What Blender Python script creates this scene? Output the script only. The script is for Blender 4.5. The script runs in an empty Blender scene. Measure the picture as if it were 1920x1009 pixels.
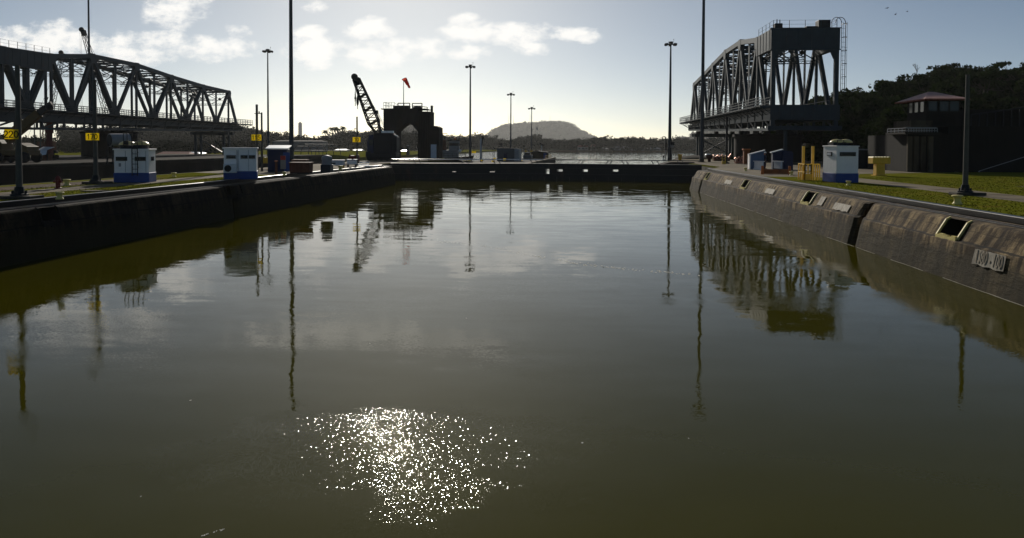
import bpy, math, random
import numpy as np
from mathutils import Vector, Matrix
R = math.radians
scene = bpy.context.scene
col = scene.collection
rng = random.Random(7)

# ------------------------------------------------------------------ camera
W, H, F = 1920.0, 1009.0, 1480.0
PPY = 324.0                      # the picture is a low crop of a nearly level view: lens shift
CAM_Z, ROLL = 4.35, 0.0045
VPX, VPY = 1067.0, 275.0         # where the lock axis (+Y) runs to
_x, _y = (VPX - W/2)/F, (PPY - VPY)/F
_c, _s = math.cos(ROLL), math.sin(ROLL)
_xr, _yr = _c*_x - _s*_y, _s*_x + _c*_y
YAW = math.atan(_xr)
PITCH = math.atan(_yr*math.cos(YAW))
CROT = Matrix.Rotation(YAW, 3, 'Z') @ Matrix.Rotation(math.pi/2 - PITCH, 3, 'X') @ Matrix.Rotation(ROLL, 3, 'Z')
cd = bpy.data.cameras.new('camera')
cam = bpy.data.objects.new('camera', cd)
col.objects.link(cam)
cam.matrix_world = Matrix.Translation((0, 0, CAM_Z)) @ CROT.to_4x4()
cd.sensor_width = 36.0
cd.lens = 36.0*F/W
cd.shift_y = -(H/2 - PPY)/W
cd.clip_start, cd.clip_end = 0.1, 20000
scene.camera = cam

def ray(px, py):
    return CROT @ Vector(((px - W/2)/F, (PPY - py)/F, -1.0))
def AZ(px, py, z):               # point of the plane z seen at that pixel
    d = ray(px, py); t = (z - CAM_Z)/d.z
    return Vector((d.x*t, d.y*t, z))
def AY(px, py, y):               # point of the plane Y = y seen at that pixel
    d = ray(px, py); t = y/d.y
    return Vector((d.x*t, y, CAM_Z + d.z*t))
def pxX(px, y):                  # world X at that pixel column, depth y, near the horizon
    return AY(px, 285, y).x
def AX(px, py, x):               # point of the plane X = x seen at that pixel
    d = ray(px, py); t = x/d.x
    return Vector((x, d.y*t, CAM_Z + d.z*t))
def pyZ(py, y, px=1067):
    return AY(px, py, y).z

# ------------------------------------------------------------------ light
SUN_EL, SUN_AZ = R(21.6), R(-12.2)        # azimuth from +Y towards +X
world = bpy.data.worlds.new('World'); scene.world = world
world.use_nodes = True
wt = world.node_tree; wn, wl = wt.nodes, wt.links
wn.clear()
w_out = wn.new('ShaderNodeOutputWorld'); bg = wn.new('ShaderNodeBackground')
sky = wn.new('ShaderNodeTexSky'); sky.sky_type = 'NISHITA'; sky.sun_disc = False
sky.sun_elevation, sky.sun_rotation = SUN_EL, SUN_AZ
sky.air_density, sky.dust_density, sky.ozone_density = 0.45, 0.36, 2.0
SKY_STRENGTH = 0.06
SKY_TINT = (1.02, 1.02, 0.90)
def vmath(op, a, b=None):
    n = wn.new('ShaderNodeVectorMath'); n.operation = op
    for i, v in enumerate((a, b)):
        if v is None: continue
        if isinstance(v, (tuple, list)): n.inputs[i].default_value = v
        else: wl.new(v, n.inputs[i])
    return n
def fmath(op, a, b=None, clamp=False):
    n = wn.new('ShaderNodeMath'); n.operation = op; n.use_clamp = clamp
    for i, v in enumerate((a, b)):
        if v is None: continue
        if isinstance(v, (int, float)): n.inputs[i].default_value = v
        else: wl.new(v, n.inputs[i])
    return n.outputs[0]
tc = wn.new('ShaderNodeTexCoord')
sep = wn.new('ShaderNodeSeparateXYZ'); wl.new(tc.outputs['Generated'], sep.inputs[0])
yy = fmath('MAXIMUM', sep.outputs[1], 0.05)
uv = wn.new('ShaderNodeCombineXYZ')
wl.new(fmath('DIVIDE', sep.outputs[0], yy), uv.inputs[0])
wl.new(fmath('DIVIDE', sep.outputs[2], yy), uv.inputs[1])
def cloud_uv(px, py):
    d = ray(px, py); return d.x/d.y, d.z/d.y
CLOUDS = [  # centre x, y, half width, half height in the photograph's scale, weight
    (90, 75, 150, 38, 1.0), (-60, 80, 120, 45, 1.0), (250, 95, 110, 35, 0.95), (330, 18, 75, 40, 0.9), (400, 90, 95, 28, 0.95), (300, 80, 60, 26, 0.8),
    (590, 95, 72, 34, 1.0), (690, 56, 56, 26, 1.0), (710, 99, 92, 32, 1.0), (805, 88, 46, 24, 0.8), (580, 60, 40, 15, 0.8),
    (865, 36, 34, 17, 0.8), (880, 60, 60, 28, 1.0), (872, 96, 50, 20, 0.8), (970, 64, 64, 29, 1.0), (990, 90, 46, 18, 0.8), (1080, 66, 58, 17, 0.95),
    (590, 12, 26, 14, 0.6), (150, -60, 200, 40, 0.9), (700, -90, 300, 40, 0.8), (450, 60, 40, 14, 0.5)]
mx = None
for px, py, a, b, wgt in CLOUDS:
    u, v = cloud_uv(px, py)
    d = vmath('SUBTRACT', uv.outputs[0], (u, v, 0))
    d = vmath('MULTIPLY', d.outputs[0], (F/a, F/b, 0))
    q = vmath('DOT_PRODUCT', d.outputs[0], d.outputs[0]).outputs['Value']
    m = fmath('MULTIPLY', fmath('SUBTRACT', 1.0, q), wgt)
    mx = m if mx is None else fmath('MAXIMUM', mx, m)
mx = fmath('MAXIMUM', mx, -1.0)
nz = wn.new('ShaderNodeTexNoise'); nz.inputs['Scale'].default_value = 26; nz.inputs['Detail'].default_value = 9; nz.inputs['Roughness'].default_value = 0.62
sq = vmath('MULTIPLY', uv.outputs[0], (1, 1.7, 0)); wl.new(sq.outputs[0], nz.inputs['Vector'])
nv = fmath('MULTIPLY', fmath('SUBTRACT', nz.outputs['Fac'], 0.52), 3.4)
mr = wn.new('ShaderNodeMapRange'); mr.interpolation_type = 'SMOOTHSTEP'
wl.new(fmath('ADD', mx, nv), mr.inputs['Value'])
mr.inputs['From Min'].default_value, mr.inputs['From Max'].default_value = -0.12, 1.0
mr.inputs['To Min'].default_value, mr.inputs['To Max'].default_value = 0.0, 0.92
cm = wn.new('ShaderNodeMix'); cm.data_type = 'RGBA'
tint = vmath('MULTIPLY', sky.outputs[0], SKY_TINT)          # camera white balance of the sky light
wl.new(mr.outputs[0], cm.inputs[0]); wl.new(tint.outputs[0], cm.inputs[6])
CLOUD_LUM = 17.5
cm.inputs[7].default_value = (CLOUD_LUM, CLOUD_LUM*0.985, CLOUD_LUM*0.95, 1)
wl.new(cm.outputs[2], bg.inputs[0]); bg.inputs[1].default_value = SKY_STRENGTH
wl.new(bg.outputs[0], w_out.inputs[0])

sd = bpy.data.lights.new('sun', 'SUN'); sun = bpy.data.objects.new('sun', sd); col.objects.link(sun)
sd.energy = 3.6; sd.angle = R(0.53); sd.color = (1.0, 0.93, 0.82)
_d = Vector((math.sin(SUN_AZ)*math.cos(SUN_EL), math.cos(SUN_AZ)*math.cos(SUN_EL), math.sin(SUN_EL)))
sun.rotation_euler = _d.to_track_quat('Z', 'Y').to_euler()
sun.location = (-20, 100, 60)
scene.view_settings.view_transform = 'Standard'; scene.view_settings.look = 'None'
scene.view_settings.gamma = 1.0; scene.view_settings.use_curve_mapping = False
scene.view_settings.exposure = 0.0
scene.cycles.use_denoising = True
scene.cycles.volume_bounces = 0
scene.cycles.max_bounces = 6
scene.cycles.sample_clamp_indirect = 4.0
scene.cycles.sample_clamp_direct = 100.0

# ------------------------------------------------------------------ helpers
G, T = 1.91, 2.11                 # coping level, level of the grass terraces
def newmat(name):
    m = bpy.data.materials.new(name); m.use_nodes = True
    return m, m.node_tree.nodes, m.node_tree.links, m.node_tree.nodes['Principled BSDF']
def tex(n, l, scale, detail=6, rough=0.6, stretch=(1, 1, 1), coord='Object'):
    if coord == 'World':
        c = n.new('ShaderNodeNewGeometry').outputs['Position']
    else:
        c = n.new('ShaderNodeTexCoord').outputs[coord]
    mp = n.new('ShaderNodeVectorMath'); mp.operation = 'MULTIPLY'; mp.inputs[1].default_value = stretch
    l.new(c, mp.inputs[0])
    t = n.new('ShaderNodeTexNoise'); t.inputs['Scale'].default_value = scale
    t.inputs['Detail'].default_value = detail; t.inputs['Roughness'].default_value = rough
    l.new(mp.outputs[0], t.inputs['Vector'])
    return t
def ramp(n, l, src, stops):
    r = n.new('ShaderNodeValToRGB'); e = r.color_ramp.elements
    while len(e) < len(stops): e.new(0.5)
    for i, (p, c) in enumerate(stops):
        e[i].position = p; e[i].color = (c[0], c[1], c[2], 1)
    l.new(src, r.inputs[0]); return r
def mulc(c, k): return tuple(min(1.0, v*k) for v in c)
def mat(name, c, rough=0.6, metal=0.0, var=0.3, scale=1.2, stretch=(1, 1, 1), bump=0.0, stain=None, stain_at=0.62, coord='Object', spec=0.25, tone_gain=0.62):
    m, n, l, b = newmat(name); c = mulc(c, tone_gain); stain = stain and mulc(stain, tone_gain)   # most base colours darkened to deepen the backlit shade
    t = tex(n, l, scale, stretch=stretch, coord=coord)
    r = ramp(n, l, t.outputs['Fac'], [(0.3, mulc(c, 1-var)), (0.7, mulc(c, 1+var))])
    src = r.outputs[0]
    if stain:
        t2 = tex(n, l, scale*0.7, detail=8, rough=0.7, stretch=(1, 1, 0.35), coord=coord)
        mrn = n.new('ShaderNodeMapRange'); mrn.inputs['From Min'].default_value = stain_at-0.06; mrn.inputs['From Max'].default_value = stain_at+0.08
        l.new(t2.outputs['Fac'], mrn.inputs['Value'])
        mx_ = n.new('ShaderNodeMix'); mx_.data_type = 'RGBA'
        l.new(mrn.outputs[0], mx_.inputs[0]); l.new(src, mx_.inputs[6]); mx_.inputs[7].default_value = (*stain, 1)
        src = mx_.outputs[2]
    l.new(src, b.inputs['Base Color'])
    b.inputs['Roughness'].default_value = rough; b.inputs['Metallic'].default_value = metal
    b.inputs['Specular IOR Level'].default_value = spec
    if bump:
        bp = n.new('ShaderNodeBump'); bp.inputs['Strength'].default_value = bump; bp.inputs['Distance'].default_value = 0.05
        t3 = tex(n, l, scale*6, detail=6, coord=coord); l.new(t3.outputs['Fac'], bp.inputs['Height']); l.new(bp.outputs[0], b.inputs['Normal'])
    return m

class MB:
    """collects shapes, then links them as one mesh object"""
    def __init__(self): self.v, self.f = [], []
    def add(self, vs, fs):
        k = len(self.v); self.v += [tuple(p) for p in vs]; self.f += [tuple(i+k for i in f) for f in fs]; return self
    def box(self, c, s, rz=0.0, taper=1.0):
        x, y, z = (q/2 for q in s); co, si = math.cos(rz), math.sin(rz); vs = []
        for dz in (-1, 1):
            k = 1.0 if dz < 0 else taper
            for dx, dy in ((-1, -1), (1, -1), (1, 1), (-1, 1)):
                a, b_ = dx*x*k, dy*y*k
                vs.append((c[0]+a*co-b_*si, c[1]+a*si+b_*co, c[2]+dz*z))
        return self.add(vs, [(3, 2, 1, 0), (4, 5, 6, 7), (0, 1, 5, 4), (1, 2, 6, 5), (2, 3, 7, 6), (3, 0, 4, 7)])
    def bar(self, p, q, w, h=None, up=(0, 0, 1)):
        p, q = Vector(p), Vector(q); d = q-p
        if d.length < 1e-6: return self
        d.normalize(); u = Vector(up)
        if abs(d.dot(u)) > 0.98: u = Vector((0, 1, 0)) if abs(d.y) < 0.9 else Vector((1, 0, 0))
        a = d.cross(u).normalized(); b_ = a.cross(d).normalized(); h = h or w; vs = []
        for e in (p, q):
            for i, j in ((-1, -1), (1, -1), (1, 1), (-1, 1)): vs.append(e+a*(i*w/2)+b_*(j*h/2))
        return self.add(vs, [(3, 2, 1, 0), (4, 5, 6, 7), (0, 1, 5, 4), (1, 2, 6, 5), (2, 3, 7, 6), (3, 0, 4, 7)])
    def tube(self, p, q, r, r2=None, n=8):
        p, q = Vector(p), Vector(q); d = (q-p)
        if d.length < 1e-6: return self
        d.normalize(); u = Vector((0, 0, 1)) if abs(d.z) < 0.95 else Vector((1, 0, 0))
        a = d.cross(u).normalized(); b_ = d.cross(a); r2 = r if r2 is None else r2; vs = []
        for e, rr in ((p, r), (q, r2)):
            for i in range(n):
                t = 2*math.pi*i/n; vs.append(e+a*(rr*math.cos(t))+b_*(rr*math.sin(t)))
        fs = [(i, (i+1) % n, n+(i+1) % n, n+i) for i in range(n)]
        fs += [tuple(range(n))[::-1], tuple(range(n, 2*n))]
        return self.add(vs, fs)
    def path(self, pts, r, n=6):
        for p, q in zip(pts, pts[1:]): self.tube(p, q, r, n=n)
        return self
    def lathe(self, prof, n=16, c=(0, 0, 0)):
        vs, fs = [], []
        for r_, z in prof:
            for i in range(n):
                t = 2*math.pi*i/n; vs.append((c[0]+r_*math.cos(t), c[1]+r_*math.sin(t), c[2]+z))
        for k in range(len(prof)-1):
            for i in range(n): fs.append((k*n+i, k*n+(i+1) % n, (k+1)*n+(i+1) % n, (k+1)*n+i))
        fs += [tuple(range(n))[::-1], tuple(range((len(prof)-1)*n, len(prof)*n))]
        return self.add(vs, fs)
    def prism(self, pts, axis, a, b_):
        """polygon pts (2D) extruded along axis from a to b_"""
        def P(u, w, t): return {'x': (t, u, w), 'y': (u, t, w), 'z': (u, w, t)}[axis]
        n = len(pts); vs = [P(u, w, a) for u, w in pts]+[P(u, w, b_) for u, w in pts]
        return self.add(vs, [tuple(range(n)), tuple(range(n, 2*n))[::-1]]+[(i, n+i, n+(i+1) % n, (i+1) % n) for i in range(n)])
    def sphere(self, c, r, n=10, m=6, s=(1, 1, 1)):
        prof = [(r*math.cos(t), r*math.sin(t)) for t in [(-math.pi/2)+math.pi*(k+0.02*(k == 0)-0.02*(k == m))/m for k in range(m+1)]]
        vs0 = len(self.v); self.lathe(prof, n)
        for i in range(vs0, len(self.v)):
            v = self.v[i]; self.v[i] = (c[0]+v[0]*s[0], c[1]+v[1]*s[1], c[2]+v[2]*s[2])
        return self
    def build(self, name, m, parent=None, loc=None, smooth=False, bevel=0.0, rz=0.0, sharp=40):
        me = bpy.data.meshes.new(name); me.from_pydata(self.v, [], self.f)
        import bmesh
        bm = bmesh.new(); bm.from_mesh(me); bmesh.ops.recalc_face_normals(bm, faces=bm.faces); bm.to_mesh(me); bm.free()
        if smooth:
            me.polygons.foreach_set('use_smooth', [True]*len(me.polygons))
            if hasattr(me, 'set_sharp_from_angle'): me.set_sharp_from_angle(angle=R(sharp))
        me.materials.append(m)
        o = bpy.data.objects.new(name, me); col.objects.link(o)
        if parent: o.parent = parent
        if loc is not None: o.location = loc
        if rz: o.rotation_euler.z = rz
        if bevel:
            bv = o.modifiers.new('bevel', 'BEVEL'); bv.width = bevel; bv.segments = 2; bv.limit_method = 'ANGLE'
        return o
def tag(o, label, cat, group=None, kind=None):
    o['label'] = label; o['category'] = cat
    if group: o['group'] = group
    if kind: o['kind'] = kind
    return o
def thing(name, label, cat, loc=(0, 0, 0), rz=0.0, group=None):
    o = bpy.data.objects.new(name, None); col.objects.link(o); o.empty_display_size = 0.3
    o.location = loc; o.rotation_euler.z = rz
    return tag(o, label, cat, group)
def copy_tree(o, parent=None):
    c = o.copy(); col.objects.link(c)
    if parent is not None: c.parent = parent
    for ch in list(o.children): copy_tree(ch, c)
    return c
def lettering(text, size, m, parent, loc, rot=(math.pi/2, 0, 0), name='lettering', sx=1.0):
    cu = bpy.data.curves.new(name, 'FONT'); cu.body = text; cu.size = size; cu.align_x = 'CENTER'; cu.align_y = 'CENTER'; cu.extrude = 0.004
    cu.materials.append(m); cu.offset = size*0.012
    tmp = bpy.data.objects.new(name, cu); col.objects.link(tmp); dg = bpy.context.evaluated_depsgraph_get(); dg.update()
    me = bpy.data.meshes.new_from_object(tmp.evaluated_get(dg)); bpy.data.objects.remove(tmp)
    o = bpy.data.objects.new(name, me); col.objects.link(o); o.parent = parent; o.location = loc; o.rotation_euler = rot; o.scale.x = sx
    return o
DIGITS = {'1': [[(.12, .80), (.34, 1), (.34, 0)]], '7': [[(0, 1), (.62, 1), (.22, 0)]], '5': [[(.58, 1), (.10, 1), (.05, .56), (.2, .64), (.42, .64), (.6, .5), (.62, .3), (.48, .06), (.26, 0), (.08, .06), (0, .18)]],
          '0': [[(.31, 1), (.12, .9), (.02, .66), (.02, .34), (.12, .1), (.31, 0), (.5, .1), (.6, .34), (.6, .66), (.5, .9), (.31, 1)]], '2': [[(.03, .76), (.12, .94), (.31, 1), (.5, .94), (.59, .76), (.54, .56), (.03, .02), (.62, .02)]]}
def number(text, h_, m, parent, loc):
    """the digits of a number board as flat painted strokes facing -Y"""
    wd = {'1': 0.52}; adv = [wd.get(c, 0.62)+0.20 for c in text]; x = -(sum(adv)-0.20)/2*h_; st = h_*0.155
    for c, a_ in zip(text, adv):
        mb = MB()
        for pl in DIGITS[c]:
            for p, q in zip(pl, pl[1:]):
                P, Q = Vector((p[0]*h_, 0, (p[1]-0.5)*h_)), Vector((q[0]*h_, 0, (q[1]-0.5)*h_)); d = (Q-P).normalized()*st*0.32
                mb.bar(P-d, Q+d, 0.012, st, up=(0, 0, 1)) if abs(d.z) < abs(d.x) else mb.bar(P-d, Q+d, st, 0.012, up=(0, 1, 0))
        mb.build('digit', m, parent, loc=(loc[0]+x, loc[1], loc[2])); x += a_*h_
def struct(o, kind='structure'):
    o['kind'] = kind; return o
def raw(name, v, f, m, smooth=False):
    me = bpy.data.meshes.new(name); v = np.asarray(v, dtype=np.float32); f = np.asarray(f, dtype=np.int32)
    nv, nf, k = len(v), len(f), f.shape[1]
    me.vertices.add(nv); me.vertices.foreach_set('co', v.ravel())
    me.loops.add(nf*k); me.loops.foreach_set('vertex_index', f.ravel())
    me.polygons.add(nf); me.polygons.foreach_set('loop_start', np.arange(0, nf*k, k, dtype=np.int32))
    if smooth: me.polygons.foreach_set('use_smooth', np.ones(nf, dtype=bool))
    me.update(calc_edges=True); me.validate(); me.materials.append(m)
    return me
def link(name, me, parent=None, loc=None):
    o = bpy.data.objects.new(name, me); col.objects.link(o)
    if parent: o.parent = parent
    if loc is not None: o.location = loc
    return o
NR = np.random.RandomState(11)
def leaf_quads(pts, size, flat=0.0):
    """one small randomly turned leaf-clump quad at every point"""
    n = len(pts); a = NR.normal(size=(n, 3)); a /= np.linalg.norm(a, axis=1)[:, None]
    b_ = NR.normal(size=(n, 3)); b_[:, 2] *= (1-flat); b_ -= a*(a*b_).sum(1)[:, None]; b_ /= np.linalg.norm(b_, axis=1)[:, None]
    s = (size*NR.uniform(0.5, 1.3, n))[:, None]
    q = np.stack([pts-a*s-b_*s*0.35, pts+a*s*0.2-b_*s*0.6, pts+a*s+b_*s*0.3, pts-a*s*0.3+b_*s*0.65], 1).reshape(-1, 3)
    return q, np.arange(4*n).reshape(-1, 4)
def ell_pts(n, c, r, shell=0.55):
    d = NR.normal(size=(n, 3)); d /= np.linalg.norm(d, axis=1)[:, None]
    return np.asarray(c)+d*np.asarray(r)*NR.uniform(shell, 1.0, n)[:, None]

# ------------------------------------------------------------------ materials
M = {}
M['steel'] = mat('grey_bridge_paint', (0.024, 0.048, 0.066), 0.5, 0.0, 0.25, 0.6, stain=(0.05, 0.03, 0.02), stain_at=0.66)
M['steel_dark'] = mat('dark_steel', (0.022, 0.025, 0.028), 0.6, 0.0, 0.3, 1.5)
M['mast'] = mat('galvanised_mast', (0.07, 0.085, 0.10), 0.5, 0.2, 0.15, 0.8)
M['concrete'] = mat('weathered_concrete', (0.15, 0.13, 0.10), 0.9, 0, 0.3, 0.5, bump=0.3, stain=(0.05, 0.04, 0.03), stain_at=0.56, spec=0.15)
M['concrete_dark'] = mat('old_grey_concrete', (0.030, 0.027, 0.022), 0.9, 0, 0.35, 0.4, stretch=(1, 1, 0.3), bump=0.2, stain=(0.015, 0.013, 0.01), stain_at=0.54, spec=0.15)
M['path'] = mat('path_concrete', (0.20, 0.165, 0.11), 0.95, 0, 0.25, 0.35, bump=0.2, coord='World', stain=(0.10, 0.075, 0.045), stain_at=0.56, spec=0.08, tone_gain=0.95)
M['white'] = mat('white_paint', (0.72, 0.70, 0.68), 0.55, 0, 0.06, 1.5, stain=(0.42, 0.38, 0.33), stain_at=0.70, tone_gain=1.22)
M['blue'] = mat('blue_band_paint', (0.02, 0.055, 0.21), 0.5, 0, 0.15, 1.5, tone_gain=1.1)
M['dark_blue'] = mat('dark_blue_panel', (0.012, 0.025, 0.09), 0.55, 0, 0.15, 1.0)
M['yellow'] = mat('yellow_paint', (0.56, 0.34, 0.03), 0.5, 0, 0.16, 2, stain=(0.22, 0.11, 0.03), stain_at=0.66, tone_gain=1.2)
M['pale_yellow'] = mat('worn_cream_yellow_paint', (0.60, 0.50, 0.17), 0.6, 0, 0.18, 5, stain=(0.25, 0.18, 0.08), stain_at=0.63, tone_gain=1.15)
m_, n_, l_, b_ = newmat('sign_yellow_plastic')
b_.inputs['Base Color'].default_value = (0.90, 0.72, 0.01, 1); b_.inputs['Roughness'].default_value = 0.4
t_ = n_.new('ShaderNodeBsdfTranslucent'); t_.inputs[0].default_value = (0.95, 0.80, 0.03, 1)
x_ = n_.new('ShaderNodeMixShader'); x_.inputs[0].default_value = 0.55
l_.new(b_.outputs[0], x_.inputs[1]); l_.new(t_.outputs[0], x_.inputs[2]); l_.new(x_.outputs[0], n_['Material Output'].inputs[0])
M['sign'] = m_
m2_, n2_, l2_, b2_ = newmat('windsock_nylon')
b2_.inputs['Base Color'].default_value = (0.62, 0.06, 0.03, 1); b2_.inputs['Roughness'].default_value = 0.7
t2_ = n2_.new('ShaderNodeBsdfTranslucent'); t2_.inputs[0].default_value = (0.75, 0.10, 0.05, 1)
x2_ = n2_.new('ShaderNodeMixShader'); x2_.inputs[0].default_value = 0.5
l2_.new(b2_.outputs[0], x2_.inputs[1]); l2_.new(t2_.outputs[0], x2_.inputs[2]); l2_.new(x2_.outputs[0], n2_['Material Output'].inputs[0])
M['nylon'] = m2_
M['black'] = mat('black_paint', (0.012, 0.012, 0.012), 0.6, 0, 0.2, 2)
M['rubber'] = mat('black_rubber', (0.02, 0.02, 0.02), 0.8, 0, 0.2, 3)
M['glass'] = mat('dark_window_glass', (0.02, 0.025, 0.03), 0.08, 0, 0.1, 1)
M['orange'] = mat('orange_paint', (0.55, 0.15, 0.03), 0.55, 0, 0.15, 2, stain=(0.2, 0.06, 0.02), tone_gain=1.1)
M['red'] = mat('faded_red_paint', (0.16, 0.02, 0.016), 0.55, 0, 0.2, 2, tone_gain=0.9)
M['rust'] = mat('rusty_red_brown', (0.20, 0.075, 0.04), 0.75, 0, 0.35, 1.5, stain=(0.09, 0.03, 0.02))
M['copper'] = mat('copper_coloured_pipe', (0.55, 0.25, 0.16), 0.35, 0.8, 0.25, 4, tone_gain=1.0)
M['grey'] = mat('grey_paint', (0.28, 0.29, 0.30), 0.55, 0, 0.15, 1.5, tone_gain=0.9)
M['pale_grey'] = mat('pale_grey_paint', (0.50, 0.52, 0.54), 0.5, 0, 0.1, 1.5, tone_gain=1.2)
M['blue_grey'] = mat('blue_grey_cladding', (0.12, 0.15, 0.18), 0.6, 0, 0.1, 0.8)
M['tin'] = mat('bright_tin_roof', (0.72, 0.74, 0.75), 0.35, 0.3, 0.1, 2, tone_gain=0.95)
M['tile'] = mat('clay_tile_roof', (0.42, 0.13, 0.08), 0.75, 0, 0.3, 3)
M['tile_pink'] = mat('pink_clay_roof', (0.55, 0.30, 0.24), 0.6, 0, 0.2, 1.5, tone_gain=1.0)
M['crane_yellow'] = mat('crane_yellow', (0.15, 0.085, 0.015), 0.5, 0, 0.2, 1.5, stain=(0.08, 0.05, 0.02))
M['skin'] = mat('skin', (0.35, 0.20, 0.13), 0.6, 0, 0.08, 6)
M['navy'] = mat('navy_cloth', (0.02, 0.03, 0.07), 0.85, 0, 0.2, 8)
M['pale_cloth'] = mat('pale_blue_cloth', (0.30, 0.38, 0.45), 0.85, 0, 0.15, 8)
M['dark_cloth'] = mat('dark_cloth', (0.025, 0.025, 0.03), 0.85, 0, 0.2, 8)
M['wool'] = mat('windsock_cloth', (0.55, 0.09, 0.05), 0.8, 0, 0.12, 3, tone_gain=1.2)
M['bark'] = mat('bark', (0.09, 0.07, 0.05), 0.9, 0, 0.35, 4, stretch=(1, 1, 0.2))
M['bark_pale'] = mat('pale_bark', (0.25, 0.22, 0.19), 0.9, 0, 0.2, 4)
M['soil'] = mat('bare_soil', (0.09, 0.06, 0.035), 0.95, 0, 0.35, 1.2, bump=0.4, coord='World', spec=0.05, tone_gain=0.95)
M['rock'] = mat('dark_rock', (0.045, 0.04, 0.03), 0.95, 0, 0.4, 0.6, bump=0.4, spec=0.1)
M['far_wall'] = mat('cream_house_wall', (0.45, 0.42, 0.37), 0.8, 0, 0.15, 0.3)

M['concrete_brown'] = mat('rain_stained_concrete', (0.13, 0.105, 0.07), 0.9, 0, 0.35, 0.6, stretch=(1, 1, 0.3), bump=0.2, stain=(0.04, 0.03, 0.02), stain_at=0.54, spec=0.1)
M['kiosk_blue'] = mat('slate_blue_paint', (0.07, 0.12, 0.20), 0.55, 0, 0.15, 1.0, tone_gain=1.1)
M['orange_brown'] = mat('rusty_orange_paint', (0.24, 0.075, 0.02), 0.65, 0, 0.25, 1.5, stain=(0.1, 0.035, 0.015), tone_gain=1.1)
M['dark_red'] = mat('dark_red_paint', (0.07, 0.015, 0.012), 0.6, 0, 0.2, 2)
M['red_bright'] = mat('red_sign_paint', (0.6, 0.05, 0.03), 0.5, 0, 0.1, 2)
M['pale_orange'] = mat('sunbleached_orange', (0.55, 0.33, 0.22), 0.6, 0, 0.15, 2)
M['side_grey'] = mat('paler_side', (0.30, 0.33, 0.36), 0.55, 0, 0.1, 1, tone_gain=1.0)
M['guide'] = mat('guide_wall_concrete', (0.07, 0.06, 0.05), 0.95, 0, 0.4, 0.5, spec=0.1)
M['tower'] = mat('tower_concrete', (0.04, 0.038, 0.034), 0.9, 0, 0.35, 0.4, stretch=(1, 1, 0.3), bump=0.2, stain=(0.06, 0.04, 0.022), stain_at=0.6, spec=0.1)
M['dark_machine'] = mat('crane_house_paint', (0.012, 0.016, 0.022), 0.6, 0, 0.3, 1)
M['tower_white'] = mat('tower_white', (0.5, 0.5, 0.5), 0.7, 0, 0.05, 0.2)
def bk(p, dy):                   # step back behind the picked point along its line of sight
    k = 1.0+dy/p.y
    return (p.x*k, p.y*k, T)
def foliage(name, c1, c2, scale, trans=0.22):
    m, n, l, b = newmat(name)
    t = tex(n, l, scale, detail=3, coord='World')
    r = ramp(n, l, t.outputs['Fac'], [(0.35, c1), (0.65, c2)])
    l.new(r.outputs[0], b.inputs['Base Color']); b.inputs['Roughness'].default_value = 0.65
    b.inputs['Specular IOR Level'].default_value = 0.0
    tr = n.new('ShaderNodeBsdfTranslucent'); l.new(r.outputs[0], tr.inputs[0])
    ms = n.new('ShaderNodeMixShader'); ms.inputs[0].default_value = trans
    l.new(b.outputs[0], ms.inputs[1]); l.new(tr.outputs[0], ms.inputs[2])
    l.new(ms.outputs[0], n['Material Output'].inputs[0])
    return m
M['leaf'] = foliage('hillside_leaves', (0.014, 0.024, 0.008), (0.034, 0.05, 0.015), 0.25)
M['leaf_far'] = foliage('far_leaves', (0.012, 0.018, 0.008), (0.02, 0.028, 0.012), 0.05, 0.0)
M['palm_leaf'] = foliage('palm_leaves', (0.03, 0.05, 0.02), (0.05, 0.08, 0.03), 0.5)
def grass_mat():
    m, n, l, b = newmat('mown_grass')
    t = tex(n, l, 0.55, detail=8, rough=0.7, coord='World'); t2 = tex(n, l, 9, detail=4, coord='World', stretch=(1, 0.5, 1))
    r = ramp(n, l, t.outputs['Fac'], [(0.30, (0.17, 0.11, 0.035)), (0.42, (0.19, 0.175, 0.024)), (0.52, (0.14, 0.155, 0.016)), (0.62, (0.17, 0.17, 0.019)), (0.74, (0.21, 0.16, 0.035))])
    r2 = ramp(n, l, t2.outputs['Fac'], [(0.3, (0.55, 0.55, 0.55)), (0.7, (1.25, 1.25, 1.25))])
    mm = n.new('ShaderNodeMix'); mm.data_type = 'RGBA'; mm.blend_type = 'MULTIPLY'; mm.inputs[0].default_value = 1
    l.new(r.outputs[0], mm.inputs[6]); l.new(r2.outputs[0], mm.inputs[7]); l.new(mm.outputs[2], b.inputs['Base Color'])
    b.inputs['Roughness'].default_value = 1.0; b.inputs['Specular IOR Level'].default_value = 0.0
    bp = n.new('ShaderNodeBump'); bp.inputs['Strength'].default_value = 0.6; bp.inputs['Distance'].default_value = 0.06
    l.new(t2.outputs['Fac'], bp.inputs['Height']); l.new(bp.outputs[0], b.inputs['Normal'])
    return m
M['grass'] = grass_mat()
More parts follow.
